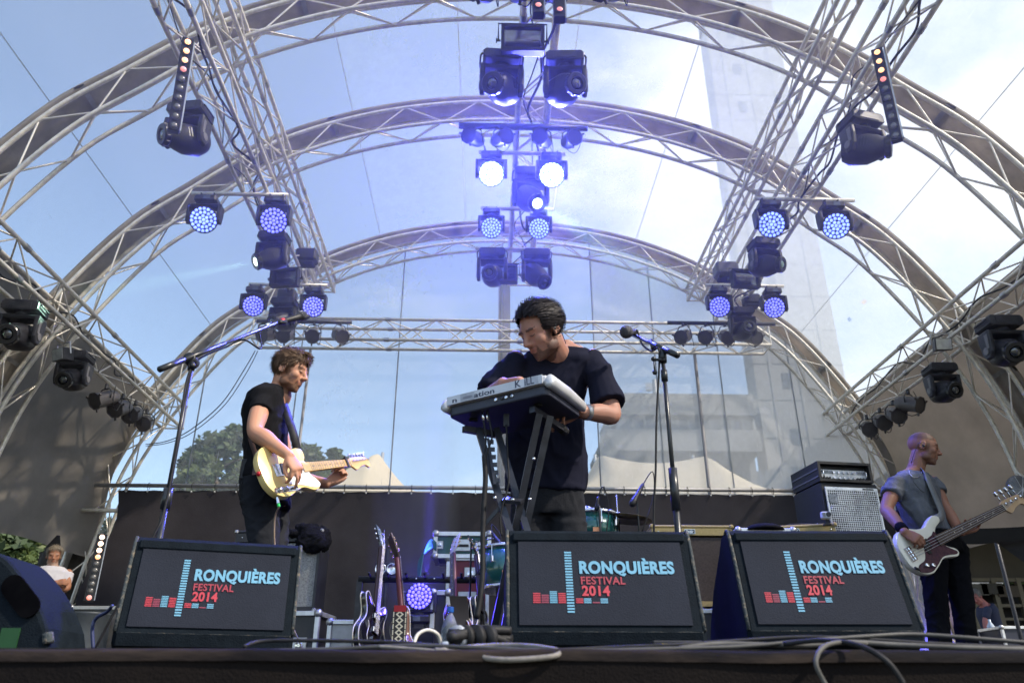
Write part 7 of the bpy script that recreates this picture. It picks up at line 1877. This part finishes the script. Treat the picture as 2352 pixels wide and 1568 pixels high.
o = part('drum_stool', MB().lathe([(.17, .40), (.18, .43), (.17, .46), (.02, .465)], None, 24).cyl((0, 0, .02), (0, 0, .41), .02, n=10).lathe([(.2, 0), (.2, .015), (.03, .03)], None, 20), BLACK, None, True)
o.location = (n0.x, YD + .3, 0); tag(o, 'round black drum stool under the drummer', 'stool')
# ---------------------------------------------------------------- beyond the clear wall: tower, marquees, trees
def box_xz(x0, x1, z0, z1, y0, y1): return MB().box(((x0 + x1) / 2, (y0 + y1) / 2, (z0 + z1) / 2), (x1 - x0, y1 - y0, z1 - z0))
CONC = mat('board_marked_concrete', (.30, .30, .30), .9, 0, .25, .12, .5, 2, col2=(.36, .355, .345), stretch=(1, 1, .25), detail=9)
CONC2 = mat('darker_concrete', (.22, .225, .23), .9, 0, .25, .2, .5, 2)
GLZ = mat('dark_glazing', (.12, .13, .14), .15, .1, .2, 2)
tw = thing('tower', 'tall pale concrete tower rising hazily behind the clear roof on the right', 'tower', (0, 0, 0))
xa, xb = P(1735, 870, 110).x, P(1895, 632, 110).x
part('shaft', box_xz(xa, xb, -1.5, 150, 110, 114), CONC, tw)
for k in range(1, 24): part('pour_joint', box_xz(xa - .12, xb + .12, k * 6 - .05, k * 6 + .05, 109.93, 114.1), CONC2, tw)
for x in (xa + 2.6, (xa + xb) / 2, xb - 2.6): part('rib', box_xz(x - .25, x + .25, -1.5, 149, 109.9, 110), CONC, tw)
for k in range(14):
    part('window', box_xz(xa + 4.2, xa + 5.6, 8 + k * 9, 10.4 + k * 9, 109.9, 110.02), GLZ, tw)
YP = 104; hall = thing('building', 'wide concrete platform building on pillars left of the tower foot', 'building', (0, 0, 0))
x0, x1 = P(1405, 940, YP).x, P(1738, 940, YP).x
z3, z2, z1_, z0_ = P(1500, 903, YP).z, P(1500, 951, YP).z, P(1500, 985, YP).z, P(1500, 1034, YP).z
part('upper_slab', box_xz(x0 + .8, x1, z2, z3, YP, YP + 18), CONC2, hall)
part('window_band', box_xz(x0 + 1.2, x1, z1_, z2 - .01, YP + 1.2, YP + 17), GLZ, hall)
for k in range(13): x = x0 + 1.6 + (x1 - x0 - 2) * k / 12; part('mullion', box_xz(x - .15, x + .15, z1_, z2 - .01, YP + .8, YP + 1.2), CONC, hall)
part('lower_slab', MB().prism([(x0 - 1.0, z1_), (x0 - 1.0, z1_ - .6), (x0 + .6, z0_), (x1, z0_), (x1, z1_)], 18, Matrix.Translation((0, YP + 9.01, 0)) @ Matrix.Rotation(PI / 2, 4, 'X')), CONC2, hall)
for px0, px1 in ((1489, 1535), (1737, 1752)): part('pillar', box_xz(P(px0, 1060, YP).x, P(px1, 1060, YP).x, -1.5, z0_, YP + 3, YP + 9), CONC2, hall)
mst = P(1505, 903, YP + 4); part('mast', MB().cyl(mst, mst + V((0, 0, 2.2)), .35, n=8).box(mst + V((-.9, 0, 1.0)), (.9, .5, 1.2)).box(mst + V((1.0, 0, 1.4)), (.6, .5, .6)), STEEL, hall)
an = thing('annex', 'dark sloping roofed building at the foot of the tower', 'building', (0, 0, 0)); YA_ = 86
pts_ = [(P(1700, 1118, YA_).x, -1.5), (P(1700, 1118, YA_).x, P(1700, 1118, YA_).z), (P(1874, 1017, YA_).x, P(1874, 1017, YA_).z), (P(1990, 930, YA_).x, P(1990, 930, YA_).z), (P(2200, 930, YA_).x, P(2200, 930, YA_).z), (P(2200, 930, YA_).x, -1.5)]
part('walls', MB().prism(pts_, 14, Matrix.Translation((0, YA_ + 7, 0)) @ Matrix.Rotation(PI / 2, 4, 'X')), CONC2, an)
for k in range(9):
    q = P(1745 + k * 17, 1085 - k * 2, YA_); part('window', box_xz(q.x - .35, q.x + .35, q.z - 2.2, q.z + .2, YA_ - .05, YA_ + .02), GLZ, an)
TENT = mat('marquee_canvas', (.66, .58, .44), .85, 0, .08, .5, .2, 3, transl=.25)
def marquee(label, xl, pk, xr, Y0, depth, zt, zb):
    m = MB(); x0_, x1_ = xl, xr
    def h(x):
        if x < pk[0]: t = (x - x0_) / (pk[0] - x0_); return zb + (zt - zb) * t ** 1.35
        if x > pk[-1]: t = (x1_ - x) / (x1_ - pk[-1]); return zb + (zt - zb) * t ** 1.35
        for a, b in zip(pk, pk[1:]):
            if a <= x <= b: u = (x - a) / (b - a); return zt - .30 * math.sin(PI * u)
        return zt
    def fn(u, v):
        x = x0_ + (x1_ - x0_) * u; w = math.sin(PI * min(1, max(0, v))) ** .6
        return V((x, Y0 + depth * v, zb + (h(x) - zb) * w))
    r = thing('marquee', label, 'tent', (0, 0, 0), 'cream marquees behind the stage')
    part('roof_canvas', m.grid(fn, 60, 16), TENT, r, True)
    part('side_wall', box_xz(x0_ + .1, x1_ - .1, -1.5, zb + .01, Y0 + .1, Y0 + depth - .1), TENT, r)
    for p_ in pk: part('pole_tip', MB().cyl((p_, Y0 + depth / 2, zt - .05), (p_, Y0 + depth / 2, zt + .25), .06, n=8), STEEL, r)
YT = 24; zt = P(880, 1054, YT + 4).z; zb = P(970, 1128, YT + 4).z - 1.0
marquee('cream marquee with one visible peak behind the guitarist', P(640, 1118, YT + 4).x, [P(878, 1055, YT + 4).x], P(1010, 1118, YT + 4).x, YT, 8, zt, zb)
marquee('cream marquee with two peaks behind the keyboard player', P(1270, 1118, YT + 4).x, [P(1367, 1053, YT + 4).x, P(1592, 1050, YT + 4).x], P(1760, 1128, YT + 4).x, YT, 8, zt, zb)

LEAF = [mat('leaf_dark', (.045, .075, .030), .6, 0, .4, 1.5, transl=.25), mat('leaf_mid', (.075, .11, .040), .6, 0, .4, 1.5, transl=.3), mat('leaf_light', (.115, .15, .05), .6, 0, .4, 1.5, transl=.35)]
BARK = mat('bark', (.09, .07, .05), .9, 0, .4, 5, .6, 20)
def tree(base, H_, R_, label, seed=1, n=5200, conifer=False, leaf=.16, group='trees behind the stage'):
    rd = random.Random(seed); root = thing('tree', label, 'tree', base, group)
    tm = MB(); tm.tube([(0, 0, 0), (rd.uniform(-.2, .2), 0, H_ * .3), (rd.uniform(-.3, .3), rd.uniform(-.3, .3), H_ * .65), (0, 0, H_ * .92)], [H_ * .022, H_ * .017, H_ * .010, H_ * .003], 8, 4)
    ends = []
    for k in range(22):
        z0 = H_ * rd.uniform(.22, .85); a = rd.uniform(0, 2 * PI); env = (1 - z0 / H_) ** .8 if conifer else math.sin(PI * min(1, (z0 / H_ - .1) / .95)) ** .6
        L = R_ * env * rd.uniform(.6, 1.0); e = V((math.cos(a) * L, math.sin(a) * L, z0 + (L * .1 if conifer else L * .5)))
        tm.tube([(0, 0, z0), V((0, 0, z0)).lerp(e, .5) + V((0, 0, L * .1)), e], [H_ * .007, H_ * .005, H_ * .002], 5, 3); ends.append(e)
    part('trunk', tm, BARK, root, True)
    clumps = []
    for k in range(110):
        z = H_ * rd.uniform(.18, 1.0); t = z / H_; env = (1 - t) ** .75 + .05 if conifer else max(.05, math.sin(PI * min(1, (t - .12) / .93)) ** .55)
        a = rd.uniform(0, 2 * PI); rr = R_ * env * rd.uniform(.35, 1.0) ** .5
        clumps.append((V((math.cos(a) * rr, math.sin(a) * rr, z)), R_ * rd.uniform(.20, .40) * (.7 if conifer else 1), rd.choice((0, 0, 1, 1, 2))))
    cr = MB()
    for _ in range(int(n * 2.6)):
        c, r, mi = rd.choice(clumps); d = V((rd.gauss(0, 1), rd.gauss(0, 1), rd.gauss(0, .8))); d = d.normalized() * r * rd.uniform(.2, 1) ** .5
        p = c + d; s = leaf * rd.uniform(.6, 1.3); x = V((rd.gauss(0, 1), rd.gauss(0, 1), rd.gauss(0, .6))).normalized(); y = x.cross(V((rd.gauss(0, 1), rd.gauss(0, 1), rd.gauss(0, 1)))).normalized()
        cr.cur = mi if rd.random() < .75 else rd.randrange(3)
        cr.add([p - x * s, p + y * s * .5, p + x * s, p - y * s * .5], [(0, 1, 2, 3)])
    o = part('crown', cr, LEAF, root); o['kind'] = 'stuff'
    return root
def tree_at(px, ptop, Y, wpx, label, **k):
    top = P(px, ptop, Y); tree((top.x, Y, -1.5), top.z + 1.5, wpx * Pscale(top) / 2, label, **k)
tree_at(512, 992, 36, 185, 'big leafy tree left of the guitarist, seen through the clear wall', seed=2, n=9000, leaf=.20)
tree_at(448, 1052, 33, 110, 'small rounded tree at the left end of the tree group', seed=12, n=4000, leaf=.18)
tree_at(712, 1030, 40, 120, 'rounded tree just right of the guitarist above the marquee', seed=3, n=4500, leaf=.22)
tree_at(775, 1044, 42, 80, 'pointed tree above the left marquee', seed=4, n=3500, leaf=.22)
tree_at(818, 1052, 44, 70, 'lowest and rightmost of the trees above the left marquee', seed=5, n=3000, leaf=.22)
tree_at(258, 1200, 22, 120, 'tall narrow conifer right of the left slim light bar', seed=6, n=6500, conifer=True, leaf=.14)
tree_at(222, 1235, 26, 100, 'smaller conifer half behind the left truss leg', seed=7, n=4500, conifer=True, leaf=.14)
tree_at(42, 1236, 15, 190, 'bright green leafy tree under the left tarpaulin', seed=8, n=8000, leaf=.11)
tree_at(-90, 1215, 17, 220, 'broad green tree outside the left edge of the tarpaulin', seed=9, n=6000, leaf=.13)
tree_at(2420, 1190, 26, 240, 'leafy tree beyond the backstage building', seed=10, n=5000, leaf=.18)
# a distant line of woods that closes the horizon
wd = MB(); rd = random.Random(77)
for k in range(15000):
    a = rd.uniform(-1.5, 1.5); D = 70 + 14 * noise.noise(V((a * 3, 0, 0))) + rd.uniform(0, 8); x, y = math.sin(a) * D, math.cos(a) * D
    z = rd.uniform(-1.5, 5 + 3.0 * noise.noise(V((a * 9, 1, 0))) + 2.0 * noise.noise(V((a * 30, 1, 0)))); p = V((x, y, z)); s = rd.uniform(.5, 1.0)
    if xa - 20 < x * 100 / D < xb + 20 and y > 60 and False: continue
    u = V((rd.gauss(0, 1), rd.gauss(0, 1), rd.gauss(0, 1))).normalized(); w = u.cross(V((rd.gauss(0, 1), rd.gauss(0, 1), rd.gauss(0, 1)))).normalized()
    wd.cur = rd.randrange(3); wd.add([p - u * s, p + w * s * .6, p + u * s, p - w * s * .6], [(0, 1, 2, 3)])
o = part('distant_woods', wd, LEAF, None); tag(o, 'far off wood closing the horizon round the festival ground', 'wood', kind='stuff')

# ---------------------------------------------------------------- backstage, left and right
DKC = mat('dark_cover_cloth', (.022, .020, .020), .95, 0, .2, 3, .2, 20)
q = P(104, 1300, 10.2); o = thing('flag_pillar', 'narrow black upright cover left of the man in white', 'upright cover', (q.x, 10.2, 0))
part('cloth', MB().loft([((0, 0, 0), V((.16, 0, 0)), V((0, .10, 0))), ((0, 0, 1.2), V((.15, 0, 0)), V((0, .09, 0))), ((.04, 0, 1.72), V((.09, 0, 0)), V((0, .05, 0))), ((.07, 0, 1.86), V((.02, 0, 0)), V((0, .02, 0)))], 14), DKC, o, True)
q = P(138, 1285, 11.0)
def cv(u, v): x = (u - .5) * 1.0; return V((x, .05 * math.sin(u * 9 + v * 3), 1.93 * (1 - v) - .25 * abs(x) * (1 - v)))
o = part('hanging_cover', MB().grid(cv, 20, 14), mat('brown_grey_canvas', (.075, .068, .060), .9, 0, .2, 3), None, True); o.location = (q.x + .15, 11.1, 0); tag(o, 'brown grey canvas hanging behind the man in white', 'canvas')
# hem rope / lower valance of the left tarpaulin
WALLB = mat('beige_panel', (.075, .066, .055), .8, 0, .2, .8)
RAIL = mat('beige_rail', (.15, .13, .095), .6, .2, .15, 3)
YB_ = 16.5; bg_ = thing('backstage_building', 'low beige backstage building with dark window bays at the right edge', 'building', (0, YB_, 0))
a, b = P(2050, 1330, YB_), P(2700, 1330, YB_)
zz = [P(2290, y, YB_).z for y in (1235, 1326, 1334, 1386, 1393, 1420, 1470)]
part('upper_wall', MB().box(((a.x + b.x) / 2, .3, (zz[0] + zz[1]) / 2), (b.x - a.x, .3, zz[0] - zz[1])), WALLB, bg_)
part('rail', MB().box(((a.x + b.x) / 2, .1, (zz[1] + zz[2]) / 2), (b.x - a.x, .16, zz[1] - zz[2])), RAIL, bg_)
part('rail', MB().box(((a.x + b.x) / 2, .1, (zz[3] + zz[4]) / 2), (b.x - a.x, .16, zz[3] - zz[4])), RAIL, bg_)
part('rail', MB().box(((a.x + b.x) / 2, .1, zz[5]), (b.x - a.x, .10, .05)), RAIL, bg_)
part('dark_interior', MB().box(((a.x + b.x) / 2, .45, (zz[2] - 2.0) / 2), (b.x - a.x, .1, zz[2] + 2.0)), mat('dark_interior', (.008, .008, .010), .8, 0, .3, 1), bg_)
part('lower_wall', MB().box(((a.x + b.x) / 2, .3, -1.0), (b.x - a.x, .2, 1.0)), WALLB, bg_)
for px_ in (2236, 2294, 2352, 2410, 2480): x = P(px_, 1380, YB_).x; part('post', MB().box((x, .05, zz[1] / 2 - .7), (.09, .10, zz[1] + 1.4)), RAIL, bg_)
for i, (px_, py_, c_) in enumerate(((2250, 1352, (.25, .24, .22)), (2285, 1350, (.12, .11, .10)), (2322, 1356, (.16, .12, .09)))):
    q = P(px_, py_, YB_ - .1); part('notice_board', MB().box((q.x, .0, q.z), (.45, .05, .22)), mat('board_%d' % i if False else ('board_grey', 'board_dark', 'board_brown')[i], tuple(k * .4 for k in c_), .7), bg_)
part('roof', MB().box(((a.x + b.x) / 2, 2.0, zz[0] + .08), (b.x - a.x + .6, 5, .16)), WALLB, bg_)
cn = thing('added_shade_awning', 'black awning added to shade the area behind the bass player', 'awning', (0, 0, 0))
part('added_shade_sheet', MB().grid(lambda u, v: V((7.6 + 12 * u, 11.6 + 5.6 * v, 3.45 + .5 * math.sin(PI * v) * (1 - .3 * u) + .02 * math.sin(u * 40))), 24, 10), DKC, cn, True)  # added sheet that keeps the sun off the backstage area
for x_ in (7.65, 13, 19.4): part('added_shade_pole', MB().cyl((x_, 11.7, -1.5), (x_, 11.7, 3.45), .03, n=8), BLACKM, cn, True)
# dark flap and valance under the right tarpaulin
def vf(u, v):
    p0, p1 = P(2165, 1213, 9.6), P(2700, 1200, 8.6); t = p0.lerp(p1, u); return t + V((0, .06 * math.sin(u * 8), -.16 * v - .03 * math.sin(u * 11) * v))
o = part('tarp_hem_band', MB().grid(vf, 40, 4), DKC, None, True); tag(o, 'dark hem band along the lower edge of the right tarpaulin', 'hem')
def ff(u, v):
    a_, b_, c_ = P(2240, 1222, 9.7), P(2700, 1215, 8.8), P(2700, 1500, 8.8)
    return a_.lerp(b_, u).lerp(a_.lerp(c_, u), v) + V((0, .05 * math.sin(u * 9 + v * 4), 0))
o = part('side_flap', MB().grid(ff, 24, 14), mat('dark_grey_flap', (.045, .043, .046), .9, 0, .2, 2), None, True); tag(o, 'dark triangular cloth flap hanging at the right photo edge', 'cloth flap')
# work bench and cases behind the bass player
NAVY = mat('navy_case', (.016, .020, .040), .5, .1, .3, 4)
for i, (p0_, p1_, yt, Y, lb) in enumerate(((2232, 2300, 1452, 12.6, 'dark case the crew member leans over'), (2300, 2420, 1440, 12.0, 'long dark case at the right edge behind the bass player'), (2086, 2140, 1424, 12.4, 'blue lit case behind the bass player legs'))):
    a, b = P(p0_, yt, Y), P(p1_, yt, Y)
    flight_case(Matrix.Translation(((a.x + b.x) / 2, Y, -.05)), b.x - a.x, .6, a.z + .05, lb, NAVY, .04, ((0, .6),), handle=False)
for px_, yt, Y, lb, c_ in ((2225, 1432, 12.5, 'white bottle standing left of the crew member', (.6, .62, .6)), (2276, 1421, 12.5, 'clear water bottle in front of the crew member', (.45, .52, .62))):
    t = P(px_, yt, Y); o = part('bottle', MB().lathe([(.05, 0), (.055, .02), (.055, .20), (.02, .26), (.02, .30)], None, 14), mat('bottle_' + ('white' if c_[0] > .5 else 'clear'), c_, .3), None, True); o.location = (t.x, Y + .05, t.z - .30); tag(o, lb, 'bottle')
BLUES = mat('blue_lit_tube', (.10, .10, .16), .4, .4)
for i, (x0_, y0_, x1_, y1_, w_) in enumerate(((2096, 1310, 2108, 1460, .05), (2118, 1300, 2124, 1400, .03), (2152, 1400, 2170, 1462, .035))):
    a, b = P(x0_, y0_, 11.6), P(x1_, y1_, 11.6); o = part('scaffold_tube', MB().cyl((0, 0, 0), b - a, w_ / 2, n=8), BLUES, None, True); o.location = a
    tag(o, ('left of three thin tubes behind the bass player', 'middle of three thin tubes behind the bass player', 'tube between the legs of the bass player')[i], 'tube', 'tubes behind the bass player')
q = P(2100, 1380, 11.2); lamp(V((q.x, 11.0, .6)), 6, (.12, .10, 1.0), 'blue', None, size=.15)
# cymbal and dark shape at the right edge
q = P(2345, 1125, 6.2); o = thing('cymbal', 'pale round fan shape standing at the right photo edge above the bass headstock', 'fan', q)
part('fan_guard', MB().lathe([(.10, -.02), (.125, .0), (.10, .02)], Matrix.Rotation(PI / 2, 4, 'X'), 26), mat('fan_grey', (.12, .12, .12), .4, .5), o, True)
for k in range(10): part('guard_wire', MB().cyl((0, -.02, 0), (math.cos(k * PI / 5) * .115, -.02, math.sin(k * PI / 5) * .115), .0025, n=5), STEEL, o)
part('fan_stem', MB().cyl((.02, 0, -.1), (.06, 0, -q.z), .02, n=8), BLACK, o)
# tape mark left on the plastic roof
t = P(1984, 694, 9.6)
th_ = math.atan2(t.z - 2.0, t.x - CX)
o = part('tape_mark', MB().box((0, 0, 0), (.05, .10, .004)).box((.02, .04, .005), (.05, .04, .004), Matrix.Rotation(.5, 4, 'Z')), mat('brown_tape', (.45, .25, .08), .6, transl=.3), None); o.matrix_basis = Matrix.Translation(t) @ Matrix.Rotation(.8, 4, 'Y') @ Matrix.Rotation(1.2, 4, 'X'); tag(o, 'scrap of orange brown tape stuck to the clear roof on the right', 'tape')

# ---------------------------------------------------------------- stage smoke
sm_ = bpy.data.materials.new('smoke'); sm_.use_nodes = True; n_, l_ = sm_.node_tree.nodes, sm_.node_tree.links; n_.clear()
ou = n_.new('ShaderNodeOutputMaterial'); pv = n_.new('ShaderNodeVolumePrincipled'); pv.inputs['Density'].default_value = SMOKE; pv.inputs['Color'].default_value = (.92, .94, 1, 1); pv.inputs['Anisotropy'].default_value = .25
l_.new(pv.outputs[0], ou.inputs['Volume'])
o = part('smoke', MB().box((.3, 7.0, 4.56), (8.8, 7.6, 3.72)), sm_, None); tag(o, 'thin stage smoke hanging under the roof and catching the blue beams', 'smoke', kind='stuff')

sm2 = sm_.copy(); sm2.name = 'dense_smoke'; sm2.node_tree.nodes['Principled Volume'].inputs['Density'].default_value = .03
q = P(965, 1250, 7.4)
o = part('smoke', MB().box((q.x - .02, 8.1, 1.40), (.62, 3.6, 2.55)), sm2, None); tag(o, 'low column of smoke in which the blue floor beam stands', 'smoke', kind='stuff')
